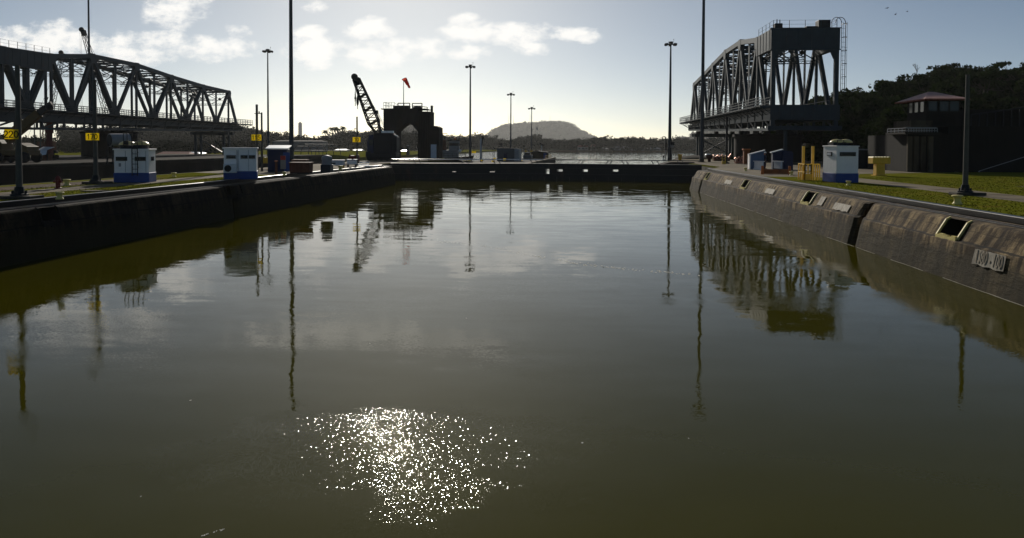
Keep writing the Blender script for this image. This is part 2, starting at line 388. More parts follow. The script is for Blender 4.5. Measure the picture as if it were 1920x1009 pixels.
def wall_mat(name, k):
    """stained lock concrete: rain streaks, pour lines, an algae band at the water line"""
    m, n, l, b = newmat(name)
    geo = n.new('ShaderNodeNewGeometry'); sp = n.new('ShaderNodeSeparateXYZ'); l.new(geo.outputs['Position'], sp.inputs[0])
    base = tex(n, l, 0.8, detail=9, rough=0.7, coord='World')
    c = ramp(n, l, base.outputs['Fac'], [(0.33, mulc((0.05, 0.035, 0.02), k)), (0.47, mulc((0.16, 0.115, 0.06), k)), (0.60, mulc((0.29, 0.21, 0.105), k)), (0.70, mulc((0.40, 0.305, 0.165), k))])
    strk = tex(n, l, 1.6, detail=7, rough=0.65, stretch=(1, 1.6, 0.12), coord='World')
    sr = ramp(n, l, strk.outputs['Fac'], [(0.44, (0.14, 0.11, 0.09)), (0.56, (1, 1, 1))])
    m1 = n.new('ShaderNodeMix'); m1.data_type = 'RGBA'; m1.blend_type = 'MULTIPLY'; m1.inputs[0].default_value = 0.95
    l.new(c.outputs[0], m1.inputs[6]); l.new(sr.outputs[0], m1.inputs[7])
    wob = tex(n, l, 0.9, detail=6, rough=0.7, coord='World')
    def line(z0, half, dark):          # a ragged horizontal pour joint at height z0
        s = n.new('ShaderNodeMath'); s.operation = 'MULTIPLY_ADD'; s.inputs[1].default_value = 0.16; s.inputs[2].default_value = -0.08-z0
        l.new(wob.outputs['Fac'], s.inputs[0])
        t = n.new('ShaderNodeMath'); t.operation = 'ADD'; l.new(s.outputs[0], t.inputs[0]); l.new(sp.outputs[2], t.inputs[1])
        q = n.new('ShaderNodeMath'); q.operation = 'ABSOLUTE'; l.new(t.outputs[0], q.inputs[0])
        r = n.new('ShaderNodeMapRange'); r.inputs['From Min'].default_value = half*0.4; r.inputs['From Max'].default_value = half
        r.inputs['To Min'].default_value = dark; r.inputs['To Max'].default_value = 1.0; l.new(q.outputs[0], r.inputs['Value']); return r.outputs[0]
    prod = line(1.27, 0.035, 0.12)
    for z0_, h_, d_ in ((0.78, 0.025, 0.35), (0.36, 0.03, 0.3), (1.62, 0.02, 0.55)):
        pm_ = n.new('ShaderNodeMath'); pm_.operation = 'MULTIPLY'; l.new(prod, pm_.inputs[0]); l.new(line(z0_, h_, d_), pm_.inputs[1]); prod = pm_.outputs[0]
    crk = tex(n, l, 2.6, detail=9, rough=0.8, stretch=(1, 0.5, 1.4), coord='World')
    cr = ramp(n, l, crk.outputs['Fac'], [(0.36, (0.25, 0.22, 0.2)), (0.46, (1, 1, 1)), (0.62, (1, 1, 1)), (0.72, (1.0, 1.0, 1.0))])
    vcr = tex(n, l, 0.55, detail=3, rough=0.5, stretch=(0.3, 1, 0.10), coord='World')
    vr = ramp(n, l, vcr.outputs['Fac'], [(0.492, (1, 1, 1)), (0.4985, (0.12, 0.1, 0.09)), (0.505, (1, 1, 1))])
    m2 = n.new('ShaderNodeMix'); m2.data_type = 'RGBA'; m2.blend_type = 'MULTIPLY'; m2.inputs[0].default_value = 0.85
    l.new(m1.outputs[2], m2.inputs[6]); l.new(cr.outputs[0], m2.inputs[7])
    m25 = n.new('ShaderNodeMix'); m25.data_type = 'RGBA'; m25.blend_type = 'MULTIPLY'; m25.inputs[0].default_value = 0.8
    l.new(m2.outputs[2], m25.inputs[6]); l.new(vr.outputs[0], m25.inputs[7])
    m26 = n.new('ShaderNodeMix'); m26.data_type = 'RGBA'; m26.blend_type = 'MULTIPLY'; m26.inputs[0].default_value = 1.0
    gx_ = n.new('ShaderNodeCombineXYZ')
    for i_ in range(3): l.new(prod, gx_.inputs[i_])
    l.new(m25.outputs[2], m26.inputs[6]); l.new(gx_.outputs[0], m26.inputs[7]); m2 = m26
    alg = tex(n, l, 1.5, detail=7, rough=0.7, stretch=(1, 0.6, 1), coord='World')
    zz = n.new('ShaderNodeMath'); zz.operation = 'MULTIPLY_ADD'; zz.inputs[1].default_value = -1.85; zz.inputs[2].default_value = 0.0
    l.new(alg.outputs['Fac'], zz.inputs[0])
    za = n.new('ShaderNodeMath'); za.operation = 'ADD'; l.new(zz.outputs[0], za.inputs[0]); l.new(sp.outputs[2], za.inputs[1])
    ar = n.new('ShaderNodeMapRange'); ar.inputs['From Min'].default_value = -0.15; ar.inputs['From Max'].default_value = 0.25
    ar.inputs['To Min'].default_value = 0.85; ar.inputs['To Max'].default_value = 0.0
    l.new(za.outputs[0], ar.inputs['Value'])
    m3 = n.new('ShaderNodeMix'); m3.data_type = 'RGBA'; l.new(ar.outputs[0], m3.inputs[0]); l.new(m2.outputs[2], m3.inputs[6]); m3.inputs[7].default_value = (0.03, 0.025, 0.011, 1)
    l.new(m3.outputs[2], b.inputs['Base Color']); b.inputs['Roughness'].default_value = 0.9; b.inputs['Specular IOR Level'].default_value = 0.15
    bp = n.new('ShaderNodeBump'); bp.inputs['Strength'].default_value = 0.8; bp.inputs['Distance'].default_value = 0.12
    l.new(crk.outputs['Fac'], bp.inputs['Height']); l.new(bp.outputs[0], b.inputs['Normal'])
    return m
M['wall'] = wall_mat('lock_wall_concrete', 1.25); M['wall_shade'] = wall_mat('shade_darkened_lock_concrete', 0.2)  # the second copy darkens the same concrete to paint in the left shade
def water_mat():
    m, n, l, b = newmat('murky_green_water')
    geo = n.new('ShaderNodeNewGeometry'); pos = geo.outputs['Position']
    def vm(op, a, c_):
        q = n.new('ShaderNodeVectorMath'); q.operation = op
        for i, v in enumerate((a, c_)):
            if isinstance(v, tuple): q.inputs[i].default_value = v
            else: l.new(v, q.inputs[i])
        return q.outputs[0]
    def fm(op, a, c_=None):
        q = n.new('ShaderNodeMath'); q.operation = op
        for i, v in enumerate((a, c_)):
            if v is None: continue
            if isinstance(v, (int, float)): q.inputs[i].default_value = v
            else: l.new(v, q.inputs[i])
        return q.outputs[0]
    def slopes(scale, stretch, k, detail=2, off=(0, 0, 0), amp=None, dist=0.0):
        t = n.new('ShaderNodeTexNoise'); t.inputs['Scale'].default_value = scale; t.inputs['Detail'].default_value = detail
        t.inputs['Distortion'].default_value = dist
        l.new(vm('ADD', vm('MULTIPLY', pos, stretch), off), t.inputs['Vector'])
        s = vm('MULTIPLY', vm('SUBTRACT', t.outputs['Color'], (0.5, 0.5, 0.5)), (k[0], k[1], 0.0))
        if amp is not None:
            cx = n.new('ShaderNodeCombineXYZ')
            for i in range(3): l.new(amp, cx.inputs[i])
            s = vm('MULTIPLY', s, cx.outputs[0])
        return s
    def mask(scale, lo, hi, t0, t1, stretch=(1, 1, 1), off=(0, 0, 0)):
        t = n.new('ShaderNodeTexNoise'); t.inputs['Scale'].default_value = scale; t.inputs['Detail'].default_value = 5
        l.new(vm('ADD', vm('MULTIPLY', pos, stretch), off), t.inputs['Vector'])
        r = n.new('ShaderNodeMapRange'); r.interpolation_type = 'SMOOTHSTEP'
        r.inputs['From Min'].default_value = lo; r.inputs['From Max'].default_value = hi
        r.inputs['To Min'].default_value = t0; r.inputs['To Max'].default_value = t1
        l.new(t.outputs['Fac'], r.inputs['Value']); return r.outputs[0]
    sp = n.new('ShaderNodeSeparateXYZ'); l.new(pos, sp.inputs[0])
    def band(src, a, b_, t0, t1):
        r = n.new('ShaderNodeMapRange'); r.interpolation_type = 'SMOOTHSTEP'
        for i, v in zip(('From Min', 'From Max', 'To Min', 'To Max'), (a, b_, t0, t1)): r.inputs[i].default_value = v
        l.new(src, r.inputs['Value']); return r.outputs[0]
    # a patch of wind-ruffled water not far from the camera, ragged at its edge
    dd = vm('MULTIPLY', vm('SUBTRACT', pos, (GUST[0], GUST[1], 0.0)), (1/GUST[2], 1/GUST[3], 0.0))
    q2 = n.new('ShaderNodeVectorMath'); q2.operation = 'DOT_PRODUCT'; l.new(dd, q2.inputs[0]); l.new(dd, q2.inputs[1])
    rag = n.new('ShaderNodeTexNoise'); rag.inputs['Scale'].default_value = 0.75; rag.inputs['Detail'].default_value = 5; rag.inputs['Roughness'].default_value = 0.62
    l.new(vm('MULTIPLY', pos, (1, 1.5, 1)), rag.inputs['Vector'])
    edge = fm('ADD', fm('SUBTRACT', 1.0, q2.outputs['Value']), fm('MULTIPLY', fm('SUBTRACT', rag.outputs['Fac'], 0.5), 4.0))
    gust = fm('MAXIMUM', band(edge, -0.3, 0.9, 0.0, 1.0), mask(0.11, 0.56, 0.68, 0.0, 0.22, stretch=(1, 1.8, 1), off=(41.0, 9.0, 0)))
    vo = n.new('ShaderNodeTexVoronoi'); vo.voronoi_dimensions = '2D'; vo.feature = 'F1'; vo.inputs['Scale'].default_value = WS['facet_scale']
    l.new(vm('MULTIPLY', pos, (1, 0.6, 1)), vo.inputs['Vector'])
    u = vm('SUBTRACT', vm('MULTIPLY', vo.outputs['Color'], (2.0, 2.0, 2.0)), (1.0, 1.0, 1.0))
    u3 = vm('MULTIPLY', vm('MULTIPLY', u, u), u)
    facet = vm('ADD', vm('MULTIPLY', u, (0.42, 0.55, 0.0)), vm('MULTIPLY', u3, (0.58, 0.45, 0.0)))   # most wavelets shallow, a few steep
    facet = vm('MULTIPLY', facet, (WS['facet'][0]/2, WS['facet'][1]/2, 0.0))
    gc = n.new('ShaderNodeCombineXYZ')
    for i in range(3): l.new(gust, gc.inputs[i])
    facet = vm('MULTIPLY', facet, gc.outputs[0])          # tiny wavelets, each tilted its own way
    fine = fm('ADD', fm('MULTIPLY', gust, GUST[4]), mask(0.25, 0.40, 0.62, 0.03, 0.16, off=(3.1, 7.7, 0)))
    chop = band(sp.outputs[1], 30, 92, 0.2, 1.0)               # livelier water in front of the gate
    lake = band(sp.outputs[1], 100, 130, 0.0, 1.0)
    tot = slopes(0.35, (1, 1.6, 1), WS['swell'], 3, dist=0.6)
    tot = vm('ADD', tot, slopes(1.6, (1, 1.5, 1), WS['wave'], 3, amp=mask(0.12, 0.38, 0.62, 0.35, 1.0), off=(11, 3, 0)))
    tot = vm('ADD', tot, slopes(WS['fine_scale'], (1, 1.15, 1), WS['fine'], 2, amp=fine))
    tot = vm('ADD', tot, slopes(0.9, (0.45, 1.6, 1), WS['chop'], 3, amp=chop, off=(5, 31, 0)))
    tot = vm('ADD', tot, slopes(1.1, (0.6, 1.2, 1), WS['lake'], 3, amp=lake, off=(15, 31, 0)))
    west = n.new('ShaderNodeMath'); west.operation = 'DIVIDE'; l.new(sp.outputs[0], west.inputs[0]); l.new(sp.outputs[1], west.inputs[1])
    breeze = fm('MULTIPLY', lake, band(west.outputs[0], -0.10, -0.045, 1.0, 0.0))    # the western lake is open to the breeze
    tot = vm('ADD', tot, slopes(2.3, (1, 1, 1), (0.55, 0.95), 3, amp=breeze, off=(25, 1, 0)))
    tot = vm('ADD', tot, facet)
    nrm = n.new('ShaderNodeVectorMath'); nrm.operation = 'NORMALIZE'
    l.new(vm('ADD', tot, (0, 0, 1)), nrm.inputs[0]); l.new(nrm.outputs[0], b.inputs['Normal'])
    t = n.new('ShaderNodeTexNoise'); t.inputs['Scale'].default_value = 0.09; t.inputs['Detail'].default_value = 6; t.inputs['Distortion'].default_value = 1.2
    l.new(pos, t.inputs['Vector'])
    r = ramp(n, l, t.outputs['Fac'], [(0.3, WS['c1']), (0.7, WS['c2'])])
    l.new(r.outputs[0], b.inputs['Base Color']); b.inputs['Roughness'].default_value = 0.015; b.inputs['IOR'].default_value = 1.19; b.inputs['Specular Tint'].default_value = (1.0, 0.98, 0.50, 1)
    return m
WS = dict(swell=(0.016, 0.018), wave=(0.018, 0.020), facet=(0.42, 0.080), facet_scale=225.0, fine=(0.40, 0.30), fine_scale=20.0, chop=(0.05, 0.13), lake=(0.03, 0.06),
          c1=(0.040, 0.038, 0.0005), c2=(0.057, 0.051, 0.001))
_g = AZ(758, 850, 0)
GUST = (_g.x, _g.y, 3.3, 2.4, 0.05)
M['water'] = water_mat()

# ------------------------------------------------------------------ the setting
def poly_prism(name, pts, z0, z1, m):
    return struct(MB().prism(pts, 'z', z0, z1).build(name, m))
w = MB(); w.add([(-3900, -95, 0), (3900, -95, 0), (3900, 5900, 0), (-3900, 5900, 0)], [(0, 1, 2, 3)])
struct(w.build('water', M['water']))

def grid_surface(name, xs, ys, zf, m, skirt=None):
    v = [(x, y, zf(x, y)) for y in ys for x in xs]; nx, ny = len(xs), len(ys)
    f = [(j*nx+i, j*nx+i+1, (j+1)*nx+i+1, (j+1)*nx+i) for j in range(ny-1) for i in range(nx-1)]
    mb = MB(); mb.add(v, f)
    return struct(mb.build(name, m, smooth=True))
def sm(a, b_, x):
    t = max(0.0, min(1.0, (x-a)/(b_-a))); return t*t*(3-2*t)
# right bank: the terrace, then the end of the bank curving away from the lake
right_bank = [(14.75, -80), (14.75, 84), (17.3, 92), (17.0, 112), (14.4, 118), (16.5, 132), (19.8, 146), (26, 152), (32, 178), (44, 215), (80, 270), (150, 340), (300, 420), (420, 420), (420, -80)]
poly_prism('ground', right_bank, -0.8, T, M['grass'])
# paved apron round the gate and under the bridge, and the long path
def sheet(name, pts, z, m):
    mb = MB(); mb.add([(x, y, z) for x, y in pts], [tuple(range(len(pts)))]); return struct(mb.build(name, m))
sheet('pavement', [(14.78, 62), (22, 62), (25, 70), (48, 84), (48, 150), (26, 150), (19.6, 145.5), (16.6, 131.5), (14.5, 118), (17.05, 112), (17.35, 92), (14.85, 84)], T+0.004, M['path'])
sheet('path', [(19.0, -60), (21.5, -60), (21.5, 61.9), (19.0, 61.9)], T+0.004, M['path'])
sheet('road', [(30.6, 38), (130, 38), (130, 40.5), (33.5, 40.5)], T+0.004, M['path'])
sheet('road', [(26.5, 47.5), (130, 51), (130, 53), (26.5, 49)], T+0.004, M['path'])
# left island
isl = [(-21.75, -80), (-21.75, 90), (-23.5, 97), (-23.2, 112), (-21.4, 119), (-17.0, 120), (-15.6, 122), (-15.8, 127), (-22.5, 131), (-24.0, 151), (-36, 152), (-36, 140), (-30.5, 128), (-30.5, -80)]
poly_prism('ground', isl, -0.8, T, M['grass'])
sheet('path', [(-24.2, -60), (-24.2, 96), (-26.2, 96), (-26.2, -60)], T+0.004, M['path'])
sheet('pavement', [(-24.2, 58), (-21.8, 60), (-21.8, 90), (-23.5, 97), (-23.2, 112), (-21.5, 118.8), (-17, 120), (-15.8, 122), (-16, 126.8), (-22.5, 130.8), (-24, 150.8), (-35.8, 151.8), (-35.8, 140), (-30.4, 128), (-30.4, 62), (-26.3, 60), (-26.3, 96.1), (-24.2, 96.1)], T+0.008, M['path'])
sheet('ground', [(-27.6, 20), (-26.9, 44), (-27.4, 52), (-29.4, 50), (-29.8, 20)], T+0.004, M['soil'])
# far left bank beyond the second chamber: falls a little towards the lake
def left_z(x, y):
    return 1.91 - 1.0*sm(205, 228, y) + 0.15*math.sin(x*0.05)*sm(230, 300, y)
xs = [-62.0, -62.05, -66, -72, -80, -95, -110, -130, -160, -200, -260, -340, -450, -600, -900]
ys = [-80, 0, 40, 80, 120, 160, 190, 205, 212, 220, 228, 240, 260, 290, 330, 380, 440, 520, 620, 760]
grid_surface('ground', xs, ys, lambda x, y: (-0.8 if x == -62.0 else left_z(x, y)), M['grass'])
sheet('pavement', [(-62.3, -60), (-62.3, 200), (-112, 200), (-112, -60)], 1.955, mat('dark_yard', (0.07, 0.06, 0.05), 0.95, 0, 0.35, 0.3, coord='World', spec=0.03, tone_gain=0.45))
# far shore
shore = [(-160, 735), (-60, 722), (40, 716), (130, 712), (260, 722), (420, 740), (900, 780), (900, 1400), (-600, 1400), (-600, 800)]
poly_prism('shore', shore, -0.8, 0.9, M['soil'])

# --- hills and woods
def interp(prof, x):
    if x <= prof[0][0]: return prof[0][1]
    for (a, ya), (b_, yb) in zip(prof, prof[1:]):
        if x <= b_:
            t = (x-a)/(b_-a); return ya+(yb-ya)*t
    return prof[-1][1]
def hillside(prof, z0, y0, y1, m, name='hill', step=6, drop=4.0):
    """ground rising from z0 at depth y0 to the skyline prof (photo pixels give its bearing and height) at y1"""
    pxs = np.arange(prof[0][0], prof[-1][0]+1, step); v, f = [], []; nf = 9
    for j in range(nf+2):
        t = min(j/(nf-1), 1.0)
        for px in pxs:
            if j < nf:
                y = y0+(y1-y0)*t; top = AY(px, interp(prof, px), y1).z-drop
                v.append((AY(px, 280, y).x, y, z0+(max(top, z0+0.5)-z0)*(t**0.8)))
            else:
                y = y1*(1.0+0.12*(j-nf+1)); top = AY(px, interp(prof, px), y1).z-drop
                v.append((AY(px, 280, y).x, y, max(z0-1, top*(0.9-0.5*(j-nf)))))
    nx = len(pxs)
    for j in range(nf+1):
        for i in range(nx-1): f.append((j*nx+i, j*nx+i+1, (j+1)*nx+i+1, (j+1)*nx+i))
    mb = MB(); mb.add(v, f); return struct(mb.build(name, m, smooth=True))
def woods(name, prof, z0, y0, y1, n, rad, leaf, label, per=46, drop=4.0, m=None):
    pts = []
    for k in range(n):
        px = NR.uniform(prof[0][0], prof[-1][0])
        t = 1.0 if k % 3 == 0 else NR.uniform(0, 1)
        y = y0+(y1-y0)*t; top = AY(px, interp(prof, px), y1).z
        h = z0+(max(top-drop, z0+0.5)-z0)*(t**0.8)
        r = rad*NR.uniform(0.55, 1.25)
        zc = h+drop-r*0.75 + (NR.normal()*drop*0.22)
        c = (AY(px, 280, y).x, y+NR.normal()*rad, zc)
        for q in range(3):
            o = NR.normal(size=3)*r*0.45
            pts.append(ell_pts(per//3, (c[0]+o[0], c[1]+o[1], c[2]+o[2]*0.5), (r*0.7, r*0.7, r*0.55), 0.5))
    pts = np.concatenate(pts); q, f = leaf_quads(pts, leaf)
    o = link(name, raw(name, q, f, m or M['leaf_far'])); o['kind'] = 'stuff'
    tag(o, label, 'woods', kind='stuff'); return o
far_ground = mat('wooded_hill', (0.017, 0.024, 0.010), 0.95, 0, 0.4, 0.02, coord='World', spec=0.0, tone_gain=1.0)
P_SHORE = [(820, 262), (850, 259), (880, 257), (905, 253), (930, 262), (945, 267), (962, 264), (985, 258), (1000, 256), (1015, 259), (1035, 265), (1060, 268), (1090, 264), (1120, 261), (1150, 264), (1180, 259), (1200, 263), (1230, 264), (1260, 263), (1290, 265), (1330, 262), (1400, 258), (1500, 255)]
hillside(P_SHORE, 0.9, 735, 900, far_ground, drop=8)
woods('woods', P_SHORE, 0.9, 733, 900, 1500, 7.0, 1.0, 'dark wooded far shore lining the lake below the long hazy hill', drop=8, per=84)
P_LEFT = [(120, 238), (180, 243), (250, 238), (330, 240), (400, 237), (440, 236), (470, 242), (500, 248), (530, 256), (552, 262), (566, 266), (580, 265), (602, 259), (622, 262), (640, 250), (655, 253), (672, 254), (700, 252), (730, 246), (760, 250), (790, 256), (830, 262), (860, 264)]
hillside(P_LEFT, 1.2, 560, 760, far_ground, drop=8)
woods('woods', P_LEFT, 1.0, 520, 760, 1300, 6.5, 0.9, 'hazy dark wood rising behind the green field left of the arch', drop=8, per=84)
P_LOW = [(0, 250), (80, 262), (200, 262), (280, 274), (330, 268), (400, 272), (440, 276), (470, 274)]
woods('woods', P_LOW, 1.2, 300, 380, 330, 3.6, 0.75, 'green bushes seen under the deck of the left truss bridge', per=60, drop=4)
P_ANCON = [(862, 268), (890, 262), (912, 252), (922, 245), (932, 239), (944, 234), (958, 232), (972, 231), (985, 229), (1000, 230), (1014, 228), (1024, 226.5), (1036, 227.5), (1048, 227), (1060, 228), (1068, 231), (1080, 239), (1092, 244), (1104, 250), (1118, 257), (1132, 262), (1160, 266), (1210, 270)]
hillside(P_ANCON, 0, 3900, 4500, far_ground, step=2, drop=10)
woods('woods', P_ANCON, 0, 3950, 4500, 1300, 13, 3.0, 'pale grey forest covering the long flat-topped hill', drop=10, per=36)
P_MID = [(556, 266), (600, 258), (640, 250), (668, 246), (690, 248), (720, 243), (748, 233), (766, 229), (790, 236), (815, 247), (840, 258), (880, 266)]
hillside(P_MID, 0, 1900, 2300, far_ground, step=3, drop=8)
woods('woods', P_MID, 0, 1920, 2300, 420, 11, 3.0, 'pale hazy wooded hill seen through the tall arch opening', drop=8)
P_RIGHT = [(1215, 268), (1260, 262), (1285, 255), (1300, 249), (1320, 241), (1350, 236), (1400, 238), (1460, 250), (1520, 262)]
hillside(P_RIGHT, 0, 2600, 3100, far_ground, step=3, drop=8)
woods('woods', P_RIGHT, 0, 2620, 3100, 420, 13, 3.4, 'pale hazy wooded hill seen under the right truss bridge', drop=8)

# right hillside
def right_hill(x, y):
    a = sm(118, 190, y+0.35*(x-60)); b_ = sm(30, 60, x)*sm(0.27, 0.40, x/y)
    if y > 150 and x < 27+0.62*(y-150): return -1.2
    return T-0.3 + 12.5*a*b_ + 0.8*math.sin(x*0.11)*math.sin(y*0.07)*a*b_
grid_surface('hill', [26+6*i for i in range(40)], [112+7*i for i in range(36)], right_hill, far_ground)

# haze: one closed box of thin air, the sky wholly outside it
hz = MB().box((0, 2925, 139.5), (7900, 6070, 281)).build('haze', bpy.data.materials.new('haze_air'))
hm = hz.data.materials[0]; hm.use_nodes = True; hn = hm.node_tree.nodes; hn.clear()
ho = hn.new('ShaderNodeOutputMaterial'); pv = hn.new('ShaderNodeVolumePrincipled')
pv.inputs['Color'].default_value = (0.95, 0.96, 0.95, 1); pv.inputs['Density'].default_value = 0.00006; pv.inputs['Anisotropy'].default_value = 0.4
hm.node_tree.links.new(pv.outputs[0], ho.inputs['Volume']); struct(hz, 'stuff')

# ------------------------------------------------------------------ lock walls
def lock_wall(label, sgn, x_edge, segs, recesses, panels, x_kerb, mat_face=None):
    """coping, rounded nose and battered face, cast in lengths with open joints; recesses are real pockets"""
    root = thing('lock_wall', label, 'wall')
    lean = 1.0 if sgn > 0 else 0.55
    prof = [(-0.92, -0.8), (-0.82, 0.0), (-0.71, 0.45), (-0.62, 0.85), (-0.55, 1.22), (-0.47, 1.265), (-0.40*lean, 1.30), (-0.24*lean, 1.58), (-0.09*lean, 1.84), (-0.01, 1.90), (0.12, 1.91), (abs(x_kerb-x_edge), 1.91)]
    if sgn < 0: prof = [(dx*0.5 if dx < -0.02 else dx, z) for dx, z in prof[:4]]+[(-0.26, 1.22), (-0.235, 1.265)]+prof[6:]
    NOSE = (6, 9)                                   # profile cells cut away at a recess
    face, pocket_list = MB(), []
    for (ya, yb) in segs:
        cuts = sorted([(a, b_) for a, b_ in recesses if ya < a < yb])
        ys = [ya]; y = ya
        marks = [c for ab in cuts for c in ab]+[yb]
        for mk in marks:
            nst = max(1, int((mk-y)/0.28))
            ys += [y+(mk-y)*(i+1)/nst for i in range(nst)]; y = mk
        v = []; k = len(prof)
        for j, yv in enumerate(ys):
            endf = min(yv-ya, yb-yv)
            rnd = 0.16*max(0, 1-endf/0.5)**2        # rounded edges at the joints
            for i, (dx, z) in enumerate(prof):
                nx = 0.0
                if 0 < i < 5:
                    nx = 0.012*math.sin(yv*2.3+i*1.7)+0.008*math.sin(yv*5.1-i*2.9)+NR.normal()*0.005
                    if i == 4 or i == 5: nx += 0.03*math.sin(yv*0.9)
                v.append((x_edge+sgn*(dx+nx+rnd), yv, z+(NR.normal()*0.006 if 1 < i < 5 else 0)))
        f = []
        for j in range(len(ys)-1):
            ym = (ys[j]+ys[j+1])/2; cut = any(a < ym < b_ for a, b_ in cuts)
            for i in range(k-1):
                if cut and NOSE[0] <= i < NOSE[1]: continue
                f.append((j*k+i, j*k+i+1, (j+1)*k+i+1, (j+1)*k+i))
        f.append(tuple(range(k))); f.append(tuple((len(ys)-1)*k+i for i in range(k))[::-1])
        face.add(v, f)
    body = face.build('wall_face', mat_face or M['wall'], root, smooth=True, sharp=14)
    core = MB()
    for (a, b_), (c, d) in zip(segs, segs[1:]):
        core.box((x_edge+sgn*0.75, (b_+c)/2, 0.5), (1.0, c-b_+0.2, 2.6))
    if core.v: core.build('joint', M['concrete_dark'], root)
    for a, b_ in recesses:
        mid = (a+b_)/2
        rc = MB(); xo, xi = x_edge-sgn*0.40*lean, x_edge+sgn*0.55
        rc.add([(xo, a, 1.325), (xo, b_, 1.325), (xi, b_, 1.325), (xi, a, 1.325), (xi, b_, 1.9), (xi, a, 1.9), (x_edge+sgn*0.02, a, 1.9), (x_edge+sgn*0.02, b_, 1.9)],
               [(0, 1, 2, 3), (3, 2, 4, 5), (0, 3, 5, 6), (1, 7, 4, 2)])
        rp = rc.build('recess', M['concrete_dark'], root)
        fr = MB(); p0 = [(-0.45*lean, 1.30), (-0.27*lean, 1.60), (-0.11*lean, 1.86), (0.03, 1.925)]
        for yy_ in (a-0.03, b_+0.03):
            for (d0, z0), (d1, z1) in zip(p0, p0[1:]):
                fr.bar((x_edge+sgn*d0, yy_, z0), (x_edge+sgn*d1, yy_, z1), 0.075, 0.07)
        nb = 5
        for i in range(nb):
            ya_, yb_ = a+(b_-a)*i/nb, a+(b_-a)*(i+1)/nb
            hh = 0.13+0.04*math.sin(i*2.1+a)
            fr.bar((x_edge-sgn*0.45*lean, ya_, 1.27), (x_edge-sgn*0.45*lean, yb_+0.01, 1.27), 0.10, hh*1.6)
        fr.build('recess_frame', M['pale_yellow'] if sgn > 0 else M['concrete_dark'], rp)
    for (y0, y1, d0, z0, d1, z1, txt) in panels:
        pm = MB(); nrmx, nrmz = -(z1-z0), (d1-d0)
        ln = math.hypot(nrmx, nrmz); ox, oz = -abs(nrmx)/ln*0.05, abs(nrmz)/ln*0.05
        A, B = (d0+ox, z0+oz), (d1+ox, z1+oz)
        ne = 10; vs = []
        for i in range(ne+1):
            yv = y0+(y1-y0)*i/ne; j0 = 0.02*math.sin(i*4.7+y0); j1 = 0.02*math.sin(i*3.1)
            vs += [(x_edge+sgn*(A[0]-j0*0.7), yv, A[1]-j0), (x_edge+sgn*B[0], yv, B[1]+j1)]
        pm.add(vs, [(2*i, 2*i+2, 2*i+3, 2*i+1) for i in range(ne)])
        po = pm.build('painted_panel', M['panel'], root)
        if txt:
            n_ = Vector((sgn*nrmx/ln, 0, nrmz/ln)); up = Vector((sgn*(d1-d0), 0, z1-z0)).normalized()
            if n_.x*sgn > 0: n_ = -n_
            xa = up.cross(n_)
            mt = Matrix((xa, up, n_)).transposed().to_4x4()
            lo = lettering(txt, (y1-y0)*0.20, M['panel_ink'], po, (0, 0, 0))
            lo.matrix_local = Matrix.Translation((x_edge+sgn*(A[0]+B[0])/2, (y0+y1)/2, (A[1]+B[1])/2)) @ Matrix.Translation(n_*0.012) @ mt
            lo.scale = (1.0, 1.6, 1.0)
    kb = MB(); L0, L1 = segs[0][0], segs[-1][1]
    kb.box((x_kerb+sgn*0.16, (L0+L1)/2, G+0.12), (0.28, L1-L0, 0.24)).build('guard_rail', M['rail_steel'], root, bevel=0.03)
    tr = MB(); xm = (x_edge*0.62+x_kerb*0.38)
    for dx in (0.0, 0.28):
        tr.box((xm+sgn*dx, (L0+L1)/2, G+0.02), (0.07, L1-L0, 0.045))
    tr.build('rack_rail', M['rail_shiny'], root)
    return root
M['panel'] = mat('faded_white_panel', (0.52, 0.47, 0.37), 0.8, 0, 0.3, 2.5, stain=(0.2, 0.15, 0.09), stain_at=0.56, coord='World')
M['panel_ink'] = mat('faded_lettering', (0.40, 0.34, 0.25), 0.85, 0, 0.5, 3, coord='World')
M['rail_steel'] = mat('tarred_rail', (0.03, 0.028, 0.027), 0.35, 0.3, 0.3, 1.0)
M['rail_shiny'] = mat('worn_rail_steel', (0.16, 0.14, 0.12), 0.4, 0.6, 0.4, 0.8)
def edgeY(px):                    # depth of the right coping edge at that pixel column
    return 13.4*F/(px-VPX)
def edgeL(px): return 20.3*F/(VPX-px)
rec = sorted([(edgeY(1793), edgeY(1757)), (edgeY(1522), edgeY(1507)), (edgeY(1402), edgeY(1393)), (edgeY(1330), edgeY(1325.5))])
pan = [(edgeY(1893), edgeY(1836), -0.648, 0.72, -0.556, 1.19, '1580 - 100')] + [(edgeY(q), edgeY(p), -0.385, 1.325, -0.205, 1.64, '') for q, p in ((1591, 1563), (1453, 1437), (1374, 1362))] + [(edgeY(1543), edgeY(1535), -0.37, 1.35, -0.12, 1.79, '')]
WR = lock_wall('stained concrete lock wall with yellow-edged recesses on the sunny right side', 1, 13.4, [(-70, edgeY(1615)-0.2), (edgeY(1615)+0.25, 77.5), (77.9, 83.9)], rec, pan, 14.45)
WL = lock_wall('dark shaded concrete lock wall along the left side of the water', -1, -20.3, [(-70, 46), (46.2, 90)], [(edgeL(22), edgeL(60)), (edgeL(402), edgeL(432))], [], -21.45, M['wall_shade'])
